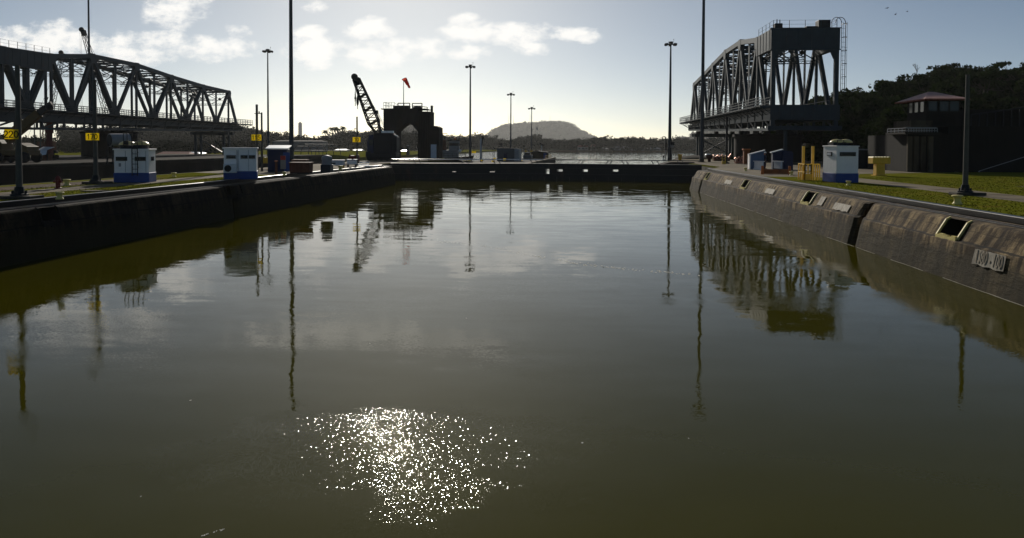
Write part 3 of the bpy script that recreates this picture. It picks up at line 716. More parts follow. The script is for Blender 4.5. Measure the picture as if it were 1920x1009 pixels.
# walls of the gate bay and beyond
gb = MB()
gb.prism([(13.4, 83.95), (17.3, 92), (17.0, 111.9), (14.4, 118), (16.5, 132), (16.9, 132), (14.8, 118), (17.4, 112.1), (17.7, 92), (14.7, 83.95)], 'z', -0.8, G)
tag(gb.build('gate_bay_wall', M['concrete']), 'low concrete wall curving round the right end of the lock gate', 'wall')
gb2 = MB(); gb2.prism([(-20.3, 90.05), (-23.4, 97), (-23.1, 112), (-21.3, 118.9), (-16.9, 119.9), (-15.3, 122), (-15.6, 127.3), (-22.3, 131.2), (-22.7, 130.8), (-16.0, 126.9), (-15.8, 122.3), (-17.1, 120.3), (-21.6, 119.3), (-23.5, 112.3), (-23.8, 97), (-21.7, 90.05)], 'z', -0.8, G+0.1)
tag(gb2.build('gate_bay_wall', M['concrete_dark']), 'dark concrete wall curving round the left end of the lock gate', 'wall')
# second chamber: island back wall and the far black wall
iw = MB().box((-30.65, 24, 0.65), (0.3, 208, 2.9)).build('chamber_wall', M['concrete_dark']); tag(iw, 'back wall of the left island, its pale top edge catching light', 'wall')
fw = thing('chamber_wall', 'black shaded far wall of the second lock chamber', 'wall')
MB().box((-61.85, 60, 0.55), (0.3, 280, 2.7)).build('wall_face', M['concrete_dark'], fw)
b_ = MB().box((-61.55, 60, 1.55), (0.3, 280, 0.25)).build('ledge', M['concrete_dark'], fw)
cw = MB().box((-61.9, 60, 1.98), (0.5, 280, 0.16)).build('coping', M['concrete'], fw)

# thin broken strip painting the meniscus gleam where the water meets the sunny wall
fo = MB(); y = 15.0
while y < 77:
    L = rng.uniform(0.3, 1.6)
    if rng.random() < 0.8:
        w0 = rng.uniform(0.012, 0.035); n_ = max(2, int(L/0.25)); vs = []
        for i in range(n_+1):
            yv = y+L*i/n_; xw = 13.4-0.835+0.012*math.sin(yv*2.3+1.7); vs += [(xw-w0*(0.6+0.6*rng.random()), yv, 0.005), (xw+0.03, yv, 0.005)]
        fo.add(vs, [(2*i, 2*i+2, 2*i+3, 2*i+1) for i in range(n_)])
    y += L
tag(struct(fo.build('foam_and_gleam', mat('meniscus_gleam', (0.55, 0.52, 0.42), 0.9, 0, 0.3, 6)), 'stuff'), 'thin pale strip painting the waterline gleam along the foot of the sunny lock wall', 'painted_gleam', kind='stuff')

# drifting line of bubbles and a few scraps on the water
fl = MB(); CURVE = [(820, 452), (880, 458), (930, 464), (1000, 479), (1080, 494), (1160, 503), (1240, 510), (1310, 516)]
def fleck(px, py, s):
    q = AZ(px, py, 0.004); n_ = 5; vs = [(q.x+s*rng.uniform(0.6, 1.3)*math.cos(6.283*i/n_), q.y+1.6*s*rng.uniform(0.6, 1.3)*math.sin(6.283*i/n_), 0.004) for i in range(n_)]; fl.add(vs, [tuple(range(n_))])
for _ in range(150):
    px = rng.uniform(820, 1310); fleck(px+rng.uniform(-2, 2), interp(CURVE, px)+rng.gauss(0, 1.2), rng.uniform(0.02, 0.055))
for _ in range(7): fleck(rng.uniform(60, 1880), rng.uniform(560, 990), rng.uniform(0.008, 0.02))
for _ in range(14): t = rng.random(); fleck(375+45*t, 1006-14*t+rng.gauss(0, 1), rng.uniform(0.006, 0.014))
tag(struct(fl.build('foam_and_gleam', mat('bubble_foam', (0.5, 0.5, 0.44), 0.8, 0, 0.2, 8, tone_gain=1.0)), 'stuff'), 'wavering line of bubbles and scraps drifting on the lock water', 'foam_and_gleam', kind='stuff')

# ------------------------------------------------------------------ swing bridges
def swing_bridge(label, s, xn, xf, y_end, tops, y_far, box_y, ladder):
    """s: +1 right bank (lock lies towards -X), -1 left bank. xn/xf: near and far truss. tops: [(Y, z)] top nodes"""
    root = thing('truss_bridge', label, 'bridge', (0, 0, 0))
    ZD = 9.75                                            # bottom chord
    ty = [t[0] for t in tops]
    by = [(a+b_)/2 for a, b_ in zip(ty, ty[1:])]
    step = ty[1]-ty[0]
    by = [ty[0]-step*0.5]+by+[ty[-1]+step*0.42]
    for x, which in ((xn, 'near'), (xf, 'far')):
        t = MB()
        for (a, za), (b_, zb) in zip(tops, tops[1:]):
            t.bar((x, a-0.1, za), (x, b_+0.1, zb), 0.62, 0.72)
        t.bar((x, y_end, ZD), (x, by[-1], ZD), 0.6, 0.7)
        for i, (y, z) in enumerate(tops):
            t.bar((x, y, z), (x, by[i], ZD), 0.50, 0.62)
            t.bar((x, y, z), (x, by[i+1], ZD), 0.50, 0.62)
            t.bar((x, y, z), (x, y, ZD), 0.34, 0.40)
            t.prism([(y-1.0, z-0.2), (y-0.75, z-1.25), (y+0.75, z-1.25), (y+1.0, z-0.2), (y+0.6, z+0.42), (y-0.6, z+0.42)], 'x', x-0.34, x+0.34)
        for y in by[1:-1]:
            z = float(np.interp(y, ty, [q[1] for q in tops]))
            for e in (-0.24, 0.24): t.bar((x, y+e, ZD), (x, y+e, z), 0.10, 0.34)
            k = int((z-ZD)/0.55)
            for q in range(k):
                za = ZD+0.3+q*(z-ZD-0.4)/k; sg = 1 if q % 2 else -1
                t.bar((x, y-0.24*sg, za), (x, y+0.24*sg, za+(z-ZD)/k), 0.07, 0.10)
            t.prism([(y-1.2, ZD), (y-0.8, ZD+0.95), (y+0.8, ZD+0.95), (y+1.2, ZD)], 'x', x-0.33, x+0.33)
        # end post at the portal
        t.bar((x, y_end, 6.9), (x, y_end, tops[0][1]), 0.52, 0.6)
        t.build('truss', M['steel'], root)
    # lateral bracing between the trusses
    lb = MB()
    ns = [(y, float(np.interp(y, ty, [q[1] for q in tops]))) for y in np.linspace(ty[0], ty[-1], 2*len(ty)-1)]
    for i, (y, z) in enumerate(ns):
        lb.bar((xn, y, z-0.1), (xf, y, z-0.1), 0.22, 0.30); lb.bar((xn, y, z-0.62), (xf, y, z-0.62), 0.12, 0.12)
        nz_ = 10
        for q in range(nz_):
            a, b_ = xn+(xf-xn)*q/nz_, xn+(xf-xn)*(q+1)/nz_
            lb.bar((a, y, z-0.1 if q % 2 else z-0.62), (b_, y, z-0.62 if q % 2 else z-0.1), 0.07)
        if i+1 < len(ns):
            y2, z2 = ns[i+1]
            lb.bar((xn, y, z), (xf, y2, z2), 0.14, 0.24); lb.bar((xf, y, z), (xn, y2, z2), 0.14, 0.24)
            lb.box(((xn+xf)/2, (y+y2)/2, (z+z2)/2), (0.9, 0.9, 0.14))
    lb.build('lateral_bracing', M['steel'], root)
    for i, (y, z) in enumerate(ns):
        sf = MB(); zl = z-3.0 if i % 2 == 0 else z-2.4
        for zz_ in (zl, zl-0.35): sf.bar((xn, y, zz_), (xf, y, zz_), 0.10)
        for q in range(14):
            a, b_ = xn+(xf-xn)*q/14, xn+(xf-xn)*(q+1)/14
            sf.bar((a, y, zl if q % 2 else zl-0.35), (b_, y, zl-0.35 if q % 2 else zl), 0.05)
        xm = (xn+xf)/2
        for a, b_ in ((xn, xm), (xm, xf)):
            sf.bar((a, y, z-0.6), (b_, y, zl), 0.13); sf.bar((b_, y, z-0.6), (a, y, zl), 0.13)
            sf.prism([((a+b_)/2-0.42, (z-0.6+zl)/2), ((a+b_)/2, (z-0.6+zl)/2+0.42), ((a+b_)/2+0.42, (z-0.6+zl)/2), ((a+b_)/2, (z-0.6+zl)/2-0.42)], 'y', y-0.09, y+0.09)
        sf.build('sway_frame', M['steel'], root)
    # plate girder box over the short arm
    pg = MB(); zt, zb = tops[0][1]+0.35, tops[0][1]-2.35
    y0, y1 = box_y
    for x in (xn, xf): pg.box((x, (y0+y1)/2, (zt+zb)/2), (0.7, y1-y0, zt-zb))
    pg.box(((xn+xf)/2, y0-0.02, (zt+zb)/2), (abs(xf-xn)+0.7, 0.5, zt-zb))
    pg.box(((xn+xf)/2, (y0+y1)/2, zt-0.25), (abs(xf-xn)-0.7, y1-y0-0.3, 0.22))
    for q in range(6):
        xx = xn+(xf-xn)*(q+0.0)/5; pg.box((xx, y0-0.29, (zt+zb)/2), (0.10, 0.05, zt-zb-0.1))
    for q in range(max(3, int((y1-y0)/1.6))):
        yy_ = y0+(y1-y0)*(q+0.5)/max(3, int((y1-y0)/1.6))
        pg.box((xn-s*0.37, yy_, (zt+zb)/2), (0.05, 0.10, zt-zb-0.1))
    pg.box(((xn+xf)/2, y0-0.02, zt+0.06), (abs(xf-xn)+0.9, 0.66, 0.10)); pg.box(((xn+xf)/2, y0-0.02, zb-0.06), (abs(xf-xn)+0.9, 0.66, 0.10))
    xe = xf
    for xq, d_ in ((xn, 1), (xf, -1)):                  # curved knee brackets below the box
        sg = 1 if xf > xn else -1
        pts = [(xq, zb-0.1)]+[(xq+sg*d_*1.5*math.cos(t), zb-0.1-1.5+1.5*math.sin(t)) for t in []]
        pg.prism([(xq, zb-0.1), (xq+sg*d_*1.5, zb-0.1), (xq+sg*d_*0.75, zb-0.42), (xq+sg*d_*0.36, zb-1.3)], 'y', y0-0.2, y0+0.15)
    pg.build('box_girder', M['steel'], root)
    hr = MB()
    per = [(xn, y1), (xn, y0), (xf, y0), (xf, y1)]
    for (xa, ya), (xb, yb) in zip(per, per[1:]):
        n_ = max(2, int(math.hypot(xb-xa, yb-ya)/1.9))
        for q in range(n_+1): hr.bar((xa+(xb-xa)*q/n_, ya+(yb-ya)*q/n_, zt), (xa+(xb-xa)*q/n_, ya+(yb-ya)*q/n_, zt+1.15), 0.06)
        for zz_ in (0.6, 1.13): hr.bar((xa, ya, zt+zz_), (xb, yb, zt+zz_), 0.025)
    hr.build('top_railing', M['steel'], root)
    mh = MB(); sg = 1 if xf > xn else -1
    mh.box((xf-sg*1.5, y0+1.0, zt+0.62), (1.5, 1.6, 1.15)); mh.box((xf-sg*2.9, y0+1.2, zt+0.25), (1.6, 1.0, 0.4)); mh.build('machinery_box', M['steel_dark'], root, bevel=0.05); mh = MB(); mh.box((xn+sg*0.75, y0+0.9, zt+0.40), (1.0, 1.2, 0.78)); mh.box((xn+sg*0.62, y0+0.8, zt+0.9), (0.12, 0.12, 1.0)); mh.box((xn+sg*1.0, y0+0.8, zt+0.9), (0.12, 0.12, 0.9))
    mh.build('machinery_box', M['steel_dark'], root, bevel=0.05)
    # deck: side girders tapering to the tip, floor beams, stringers
    dk = MB(); tipy = y_far
    zlo = lambda y: 6.75+(8.15-6.75)*(y-y_end)/(tipy-y_end)
    for x in (xn, xf):
        dk.add([(x+dx, y, z) for dx in (-0.2, 0.2) for y, z in ((y_end, 9.3), (y_end, 7.95), (tipy, 8.75), (tipy, 9.3))],
               [(0, 1, 2, 3), (7, 6, 5, 4), (0, 4, 5, 1), (1, 5, 6, 2), (2, 6, 7, 3), (3, 7, 4, 0)])
        dk.bar((x, y_end+0.5, zlo(y_end)), (x, tipy-1.5, zlo(tipy)), 0.7, 0.35)
    nb = 16
    for q in range(nb+1):
        y = y_end+0.2+(tipy-y_end-1.0)*q/nb
        dk.bar((xn-s*0.3, y, 8.7), (xf+s*0.3, y, 8.7), 0.34, 1.1)
        for x in (xn, xf):
            dk.bar((x, y, zlo(y)), (x, y, 8.2), 0.30, 0.30)
            if q < nb and q % 2 == 0: dk.bar((x, y, zlo(y)), (x, y+(tipy-y_end)/nb, 8.4), 0.16, 0.2)
    for q in range(5):
        xx = xn+(xf-xn)*(q+0.5)/5; dk.bar((xx, y_end+0.3, 9.15), (xx, tipy-0.8, 9.15), 0.28, 0.5)
    dk.box(((xn+xf)/2, (y_end+tipy)/2, 9.52), (abs(xf-xn)-0.8, tipy-y_end-0.6, 0.10))
    dk.box(((xn+xf)/2, y_end-0.3, 9.0), (abs(xf-xn)+0.8, 0.45, 2.0)); dk.box(((xn+xf)/2, y_end-0.3, 6.95), (abs(xf-xn)+1.4, 0.5, 0.55))
    for q in range(5): dk.box((xn+(xf-xn)*(q+0.5)/5, y_end-0.56, 9.0), (0.10, 0.06, 1.9))
    dk.build('deck', M['steel'], root)
    # cantilevered walkway with its railing on the lock side
    wk = MB(); xw = xn-s*1.75
    wk.box(((xn+xw)/2-s*0.1, (y_end+tipy)/2+1.0, 9.86), (1.5, tipy-y_end+3.2, 0.12))
    n_ = 30
    for q in range(n_+1):
        y = y_end-0.5+(tipy-y_end+3.0)*q/n_
        wk.bar((xn-s*0.3, min(y, tipy), 9.72), (xw, y, 9.72), 0.14, 0.22); wk.bar((xn-s*0.25, min(y, tipy), 8.75), (xw+s*0.3, y, 9.65), 0.09)
    wk.build('walkway', M['steel'], root)
    rl = MB()
    for x in (xw, xw+s*1.35):
        for q in range(2*n_+1):
            y = y_end-0.5+(tipy-y_end+3.0)*q/(2*n_)
            rl.bar((x, y, 9.9), (x, y, 11.0), 0.07)
        for zz_ in (10.25, 10.62, 11.0): rl.bar((x, y_end-0.5, zz_), (x, tipy+2.5, zz_), 0.07)
    rl.bar((xw, tipy+2.5, 11.0), (xn, tipy+2.5, 11.0), 0.07); rl.bar((xw, tipy+2.5, 10.4), (xn, tipy+2.5, 10.4), 0.06)
    rl.build('railing', M['steel'], root)
    fr = MB()
    for q in range(26):
        y = y_end+(tipy-y_end)*q/25; fr.bar((xf-s*0.8, y, 9.5), (xf-s*0.8, y, 10.6), 0.06)
    for zz_ in (10.05, 10.6): fr.bar((xf-s*0.8, y_end, zz_), (xf-s*0.8, tipy, zz_), 0.06)
    fr.build('railing', M['steel'], root)
    if ladder:
        ld = MB(); xl = xf+s*0.55; z0_, z1_ = 11.6, zt+0.7
        for e in (-0.0, 0.5): ld.bar((xl+s*e, y_end-0.15, z0_), (xl+s*e, y_end-0.15, z1_), 0.06)
        for q in range(int((z1_-z0_)/0.6)): ld.bar((xl, y_end-0.15, z0_+q*0.6), (xl+s*0.5, y_end-0.15, z0_+q*0.6), 0.03)
        for q in range(6):
            zc = z0_+0.3+q*(z1_-z0_-0.5)/5
            ld.path([(xl+s*0.02, y_end-0.15, zc), (xl+s*0.0, y_end-0.8, zc), (xl+s*0.25, y_end-1.0, zc), (xl+s*0.5, y_end-0.8, zc), (xl+s*0.5, y_end-0.15, zc)], 0.04)
        for dx, dy in ((0.0, -0.8), (0.25, -1.0), (0.5, -0.8)): ld.bar((xl+s*dx, y_end-0.15+dy+0.15, z0_+0.2), (xl+s*dx, y_end+dy, z1_), 0.035)
        for e in (0.0, 0.5):
            ld.path([(xl+s*e, y_end-0.15, z1_)]+[(xl+s*(e-0.65+0.65*math.cos(t)), y_end-0.15, z1_+0.75*math.sin(t)) for t in np.linspace(0.2, math.pi, 7)], 0.045)
        ld.build('caged_ladder', M['steel'], root)
    return root
xr_ = pxX(1447, 107.0)
tops_r = [AX(px, py, xr_) for px, py in ((1422, 74), (1390, 78.5), (1362, 97), (1338.5, 121), (1319, 142), (1303, 158))]
tops_r = [(p.y, p.z-0.1) for p in tops_r]
swing_bridge('grey steel truss bridge swung back along the right bank, its boxed end facing us', 1, xr_, pxX(1565, 107.0), 107.0, tops_r, tops_r[-1][0]+7.5, (107.0, tops_r[0][0]-0.2), True)
xl_ = -86.0
tops_l = [AX(px, py, xl_) for px, py in ((95, 104), (172, 104), (255, 121), (320, 143), (380, 161), (428, 172))]
tops_l = [(p.y, p.z-0.1) for p in tops_l]
s_l = tops_l[1][0]-tops_l[0][0]; tops_l = [(tops_l[0][0]-s_l, tops_l[0][1]-0.2)]+tops_l
swing_bridge('grey steel truss bridge running along the left bank behind the yellow number signs', -1, xl_, -94.8, tops_l[0][0]-2.5, tops_l, tops_l[-1][0]+8.5, (tops_l[0][0]-2.3, tops_l[1][0]-0.2), False)
def bridge_pier(label, x, y, r, zt, z0):
    root = thing('bridge_pier', label, 'pier', (x, y, z0))
    MB().lathe([(r, 0), (r, zt-z0-0.9), (r+0.25, zt-z0-0.85), (r+0.25, zt-z0-0.45), (r*0.9, zt-z0-0.4)], 40).build('drum', M['concrete_dark'], root, smooth=True)
    for q in range(14):
        t = 2*math.pi*q/14; MB().box((0, 0, 0), (0.7, 0.7, 0.75), t).build('roller', M['steel_dark'], root, loc=(r*0.8*math.cos(t), r*0.8*math.sin(t), zt-z0-0.1))
bridge_pier('round dark pivot pier under the boxed end of the right truss bridge', 31.9, 130, 5.2, 6.9, T)
bridge_pier('round dark pivot pier under the left truss bridge', -90.6, 150, 5.0, 7.3, 1.9)
def rest_frame(label, x0, x1, y, zt, z0):
    root = thing('rest_frame', label, 'support frame', ((x0+x1)/2, y, z0))
    h, wd = zt-z0, (x1-x0)/2
    mb = MB()
    for q in (-1.5, 1.5): mb.box((0, q, h-0.35), (2*wd+1.4, 0.5, 0.7))
    mb.build('cross_beam', M['steel'], root)
    for sx in (-1, 1):
        for q in (-1.5, 1.5): MB().box((sx*wd*0.86, q, (h-0.7)/2), (0.55, 0.5, h-0.7)).build('leg', M['steel'], root)
    br = MB()
    br.bar((-wd*0.86, 1.5, 0.4), (wd*0.86, 1.5, h-1), 0.22); br.bar((wd*0.86, -1.5, 0.4), (-wd*0.86, -1.5, h-1), 0.22)
    br.build('brace', M['steel'], root)
    for sx in (-0.9, 0.05, 0.9): MB().box((sx*wd, 0, h+0.25), (0.7, 1.6, 0.5)).build('bearing_block', M['steel_dark'], root)
rest_frame('braced steel frame carrying the far tip of the right truss bridge', xr_+0.4, xr_+8.4, tops_r[-1][0], 7.25, T)
rest_frame('braced steel frame carrying the far tip of the left truss bridge', -94.5, -86, tops_l[-1][0], 7.6, 1.9)
sc_ = thing('support_column', 'blue-grey steel column standing under the end of the right truss bridge', 'column', (28.3, 106.0, T))
MB().tube((0, 0, 0), (0, 0, 4.4), 0.24, n=12).build('shaft', M['steel'], sc_, smooth=True); MB().box((0, 0, 0.05), (0.8, 0.8, 0.1)).build('base_plate', M['steel_dark'], sc_)
sc2 = thing('support_column', 'slim post standing between the tall mast and the right pivot pier', 'column', (*AZ(1362, 307, T).xy, T))
MB().tube((0, 0, 0), (0, 0, 6.4), 0.15, n=10).build('shaft', M['steel_dark'], sc2, smooth=True); MB().box((0, 0, 0.1), (0.7, 0.7, 0.2)).build('base_plate', M['steel_dark'], sc2)

# ------------------------------------------------------------------ lock gate
def gate_leaf(label, x0, x1, y0, y1, holes, bright):
    L = math.hypot(x1-x0, y1-y0); root = thing('lock_gate', label, 'gate', (x0, y0, 0), math.atan2(y1-y0, x1-x0))
    b = MB(); th = 1.5
    b.box((L/2, 0, 0.02), (L, th, 1.4)); b.box((L/2, 0, 1.77), (L, th, 0.60))
    cur = 0.0
    for a, c, zlo_, zhi_ in holes:
        b.box(((cur+a)/2, 0, 1.095), (a-cur, th-0.004, 0.75))
        if zlo_ > 0.72: b.box(((a+c)/2, 0, (0.72+zlo_)/2), (c-a, th-0.004, zlo_-0.72))
        if zhi_ < 1.47: b.box(((a+c)/2, 0, (zhi_+1.47)/2), (c-a, th-0.004, 1.47-zhi_))
        cur = c
    b.box(((cur+L)/2, 0, 1.095), (L-cur, th-0.004, 0.75))
    b.build('frame', M['gate'], root)
    rb = MB()
    n_ = int(L/1.6)
    for q in range(n_+1): rb.box((L*q/n_, -th/2-0.06, -0.1), (0.12, 0.1, 1.0))
    rb.box((L/2, -th/2-0.09, 0.74), (L, 0.16, 0.07)); rb.box((L/2, -th/2-0.09, 1.50), (L, 0.16, 0.06))
    rb.build('rib', M['gate'], root)
    wk = MB(); wk.box((L/2, 0.1, 2.10), (L, 1.5, 0.05)); wk.build('walkway', M['steel_dark'], root)
    rl = MB()
    for yy_ in (-0.55, 0.75):
        rl.tube((0.2, yy_, 2.62), (L-0.2, yy_, 2.62), 0.05 if yy_ > 0 else 0.04, n=12)
    rl.build('handrail', M['rail_glint'] if bright else M['steel'], root, smooth=True)
    ps = MB()
    return root, L, ps
M['gate'] = mat('black_green_gate_paint', (0.008, 0.011, 0.012), 0.45, 0.1, 0.35, 0.8, stain=(0.05, 0.03, 0.02), stain_at=0.64)
M['rail_glint'] = mat('sun_glint_tube', (0.7, 0.7, 0.68), 0.14, 1.0, 0.05, 2, tone_gain=1.0)  # sun glint of the left handrail put into a paler, shinier metal
GX0, GX1, GXM, GYM = -23.2, 16.8, -3.2, 104.5
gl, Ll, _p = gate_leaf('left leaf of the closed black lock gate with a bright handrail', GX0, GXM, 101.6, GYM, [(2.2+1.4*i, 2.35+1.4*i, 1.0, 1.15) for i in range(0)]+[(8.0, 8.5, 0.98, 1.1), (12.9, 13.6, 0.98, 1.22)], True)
gr, Lr, _q = gate_leaf('right leaf of the closed black lock gate with square openings through it', GXM, GX1, GYM, 101.6, [(0.15, 0.75, 0.76, 1.42), (1.75, 2.5, 1.08, 1.40), (5.1, 5.8, 1.08, 1.40), (9.0, 9.75, 1.15, 1.42)], False)
for root, L, pairs in ((gl, Ll, [(9.2, -1), (9.9, -1), (13.4, -1), (14.1, -1), (18.4, -1), (19.1, -1), (3.0, -1), (3.7, -1)]), (gr, Lr, [(1.6, 1), (2.1, 1), (4.6, 1), (5.1, 1), (8.3, 1), (8.8, 1), (10.2, -1), (10.75, -1), (14.0, -1), (14.7, -1), (17.3, -1), (17.9, -1)])):
    for x, lean in pairs:
        for yy_ in (-0.55, 0.75): MB().bar((x-lean*0.22, yy_, 2.1), (x+lean*0.13, yy_, 2.62), 0.05).build('rail_post', M['steel'], root)

# ------------------------------------------------------------------ lamp masts
def floodlight_head(root, z, sc=1.0):
    hd = MB(); hd.lathe([(0.12, 0), (0.55, 0.02), (0.55, 0.12), (0.3, 0.16), (0.3, 0.36), (0.42, 0.4), (0.42, 0.52), (0.1, 0.56)], 16, (0, 0, z))
    hd.build('lamp_ring', M['steel_dark'], root)
    for q in range(6):
        t = 2*math.pi*q/6+0.25; l_ = MB()
        l_.prism([(-0.22, -0.16), (0.22, -0.22), (0.24, 0.14), (-0.16, 0.18)], 'y', -0.24, 0.24)
        l_.bar((-0.5, 0, 0.05), (-0.2, 0, 0.0), 0.07)
        o = l_.build('floodlight', M['steel_dark'], root); o.location = (0.86*sc*math.cos(t), 0.86*sc*math.sin(t), z+0.06); o.rotation_euler.z = t; o.scale = (sc,)*3
    an = MB(); an.tube((0.55, 0, z+0.1), (0.55, 0, z+0.85), 0.02); an.lathe([(0.02, 0), (0.07, 0.1), (0.02, 0.2)], 8, (0.55, 0, z+0.85)); an.build('lightning_rod', M['steel_dark'], root)
def mast(label, px, base_y, y, z0, ztop, r0, r1, group='tall floodlight masts'):
    x = pxX(px, y); root = thing('light_mast', label, 'lamp mast', (x, y, z0), 0.3, group)
    mb = MB(); n_ = 5
    for q in range(n_):
        a, b_ = q/n_, (q+1)/n_
        mb.tube((0, 0, (ztop-z0)*a), (0, 0, (ztop-z0)*b_), r0+(r1-r0)*a, r0+(r1-r0)*b_-0.006, n=14)
    mb.build('pole', M['mast'], root, smooth=True)
    MB().lathe([(r0*1.9, 0), (r0*1.9, 0.08), (r0*1.15, 0.1), (r0*1.15, 0.5), (r0, 0.6)], 14).build('base_flange', M['steel_dark'], root)
    floodlight_head(root, ztop-z0)
    return root
mast('thickest floodlight mast, rising out of the picture behind the red crate', 546.5, 0, 100, T, 33, 0.31, 0.17)
mast('floodlight mast rising out of the picture before the right truss bridge', 1316, 0, 120, T, 36, 0.30, 0.17)
mast('thin floodlight mast rising out of the picture through the left truss bridge', 169.5, 0, 150, 1.95, 41, 0.24, 0.15)
mast('floodlight mast between the number 115 posts and the thickest mast', 503, 0, 162, 1.95, pyZ(97, 162, 503), 0.24, 0.12)
mast('floodlight mast between the tugboat and the grey box building', 881.5, 0, 168, 0.95, pyZ(126, 168, 881), 0.27, 0.13)
mast('floodlight mast just behind the grey box building on the guide wall', 957.5, 0, 215, 1.0, pyZ(178, 215, 957), 0.24, 0.12)
mast('smallest floodlight mast, standing beside the dark shed on the guide wall', 996.5, 0, 232, 1.0, pyZ(203, 228, 997), 0.2, 0.1)
mast('floodlight mast with loudspeakers at the right end of the gate', 1255.5, 0, 140, 1.9, pyZ(84, 140, 1256), 0.33, 0.13)

# ------------------------------------------------------------------ number posts
def number_post(label, px, base_y, top_y, text, sign_px, sw, sh, sy, plinth=True, y=None):
    p = AZ(px, base_y, T); y = p.y if y is None else y; x = pxX(px, y)
    root = thing('sign_post', label, 'sign post', (x, y, T), 0, 'concrete posts along the lock')
    ztop = AY(px, top_y, y).z-T; k = y/F
    mb = MB(); mb.tube((0, 0, 0.1), (0, 0, ztop), 0.125 if plinth else 0.11, 0.09 if plinth else 0.09, n=12); mb.build('pole', M['post'], root, smooth=True)
    if plinth:
        MB().box((0.1, 0, 0.07), (1.35, 0.9, 0.14)).build('plinth', M['concrete'], root, bevel=0.03)
        ba = MB(); ba.lathe([(0.34, 0.14), (0.34, 0.2), (0.2, 0.24), (0.17, 0.5)], 12)
        for q in range(6): ba.tube((0.27*math.cos(q*1.047), 0.27*math.sin(q*1.047), 0.14), (0.27*math.cos(q*1.047), 0.27*math.sin(q*1.047), 0.34), 0.035, n=6)
        ba.build('base_flange', M['steel_dark'], root)
    if text:
        zc = AY(px, sy, y).z-T; w_, h_ = sw*k, sh*k; xs_ = (sign_px-px)*k
        ang = math.atan2(x, y)*-1.0
        sg = MB().box((0, 0, 0), (w_, 0.04, h_)).build('sign', M['sign'], root, loc=(xs_, -0.2, zc), rz=ang*0.08)
        number(text, h_*0.66, M['sign_ink'], sg, (0, -0.028, 0))
    return root
M['post'] = mat('concrete_post', (0.15, 0.145, 0.125), 0.85, 0, 0.15, 2)
M['sign_ink'] = mat('sign_black', (0.02, 0.018, 0.012), 0.6, 0, 0.1, 2)
number_post('nearest number post on the left, its yellow sign reading 220', 35, 373, 122, '220', 27.5, 27, 19, 252)
number_post('number post with a yellow sign reading 170 beside the round-roofed white hut', 179, 345, 150, '170', 177.5, 26, 14, 256.5)
number_post('number post with a yellow sign reading 115 behind the white hut with an air conditioner', 482, 325, 196, '115', 482.5, 20, 11.5, 258, False)
number_post('number post with a yellow sign reading 10 beside the lattice crane', 669.5, 310, 219, '10', 669.5, 15, 9.5, 262, False)
number_post('plain concrete post without a sign on the right lawn by the largest bollard', 1811.5, 366, 140, '', 0, 0, 0, 0)
up = thing('utility_pole', 'thin dark pole with a short cross arm beside the number 115 post', 'pole', (pxX(491, 66), 66, T))
MB().tube((0, 0, 0), (0, 0, AY(491, 211, 66).z-T), 0.10, 0.07, n=10).build('pole', M['post'], up, smooth=True)
a_ = MB(); a_.bar((-0.62, 0, AY(491, 213, 66).z-T), (0.05, 0, AY(491, 213, 66).z-T), 0.06); a_.tube((-0.22, 0, AY(491, 213, 66).z-T), (-0.22, 0, AY(491, 209, 66).z-T), 0.06); a_.build('cross_arm', M['steel_dark'], up)

# ------------------------------------------------------------------ arch tower, windsock, tug, crane
YT = 145.0
def px_loc(px, y=YT): return pxX(px, y)
tw = thing('arch_tower', 'dark concrete gate tower with a tall arched opening and a railed roof', 'tower', (0, YT, 0))
xl, xr, xi0, xi1 = px_loc(719), px_loc(806), px_loc(752, YT+4.6), px_loc(783.5)
zt, zsp, zap = pyZ(205, YT, 760), pyZ(247, YT, 760), pyZ(230.5, YT, 765)
mb = MB()
arch = [(xi0, zsp)] + [(xi0+(px_loc(768)-xi0)*t, zsp+(zap-zsp)*math.sin(t*math.pi/2)) for t in (0.25, 0.5, 0.75, 1.0)] + [(xi1, zsp+0.1)]
dp = 4.6
def ext(pts): mb.prism(pts, 'y', 0, dp)
ext([(xl, 1.7), (xi0, 1.7), (xi0, zsp), (xl, zsp)])
ext([(xi1, 1.7), (xr, 1.7), (xr, zsp+0.1), (xi1, zsp+0.1)])
prev = arch[0]
for nx in arch[1:]:
    ext([(prev[0], prev[1]), (nx[0], nx[1]), (nx[0], zt), (prev[0], zt)]); prev = nx
ext([(xl, zsp), (xi0, zsp), (xi0, zt), (xl, zt)]); ext([(xi1, zsp+0.1), (xr, zsp+0.1), (xr, zt-0.4), (xi1, zt-0.4)])
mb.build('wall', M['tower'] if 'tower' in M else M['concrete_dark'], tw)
cp = MB(); cp.box(((xl+px_loc(795))/2, dp/2, zt+0.06), (px_loc(795)-xl+0.9, dp+0.5, 0.16)); cp.build('roof_slab', M['concrete_dark'], tw)
an = MB(); ax0, ax1 = xr, px_loc(823)
an.box(((ax0+ax1)/2+0.01, 2.2, (1.7+pyZ(240, YT))/2), (ax1-ax0, 4.2, pyZ(240, YT)-1.7)); an.prism([(ax0, pyZ(240, YT)), (ax1, pyZ(240, YT)), (ax1-0.5, pyZ(237, YT)), (ax0, pyZ(236, YT))], 'y', 0.1, 4.3)
for q in range(5): an.box((xi1+0.3+q*(xr-xi1-0.5)/4, -0.06, (1.7+zt-1)/2), (0.16, 0.12, zt-2.8))
an.build('annex', M['concrete_dark'], tw)
MB().box((px_loc(813), 0.06, 1.75+(pyZ(272, YT)-1.75)/2), (1.05, 0.08, pyZ(272, YT)-1.75)).build('door', M['pale_grey'], tw)
ch = MB(); ch.box((px_loc(807), 1.5, zt+0.1), (0.38, 0.5, 1.3)); ch.build('vent_stack', M['steel_dark'], tw)
rl = MB()
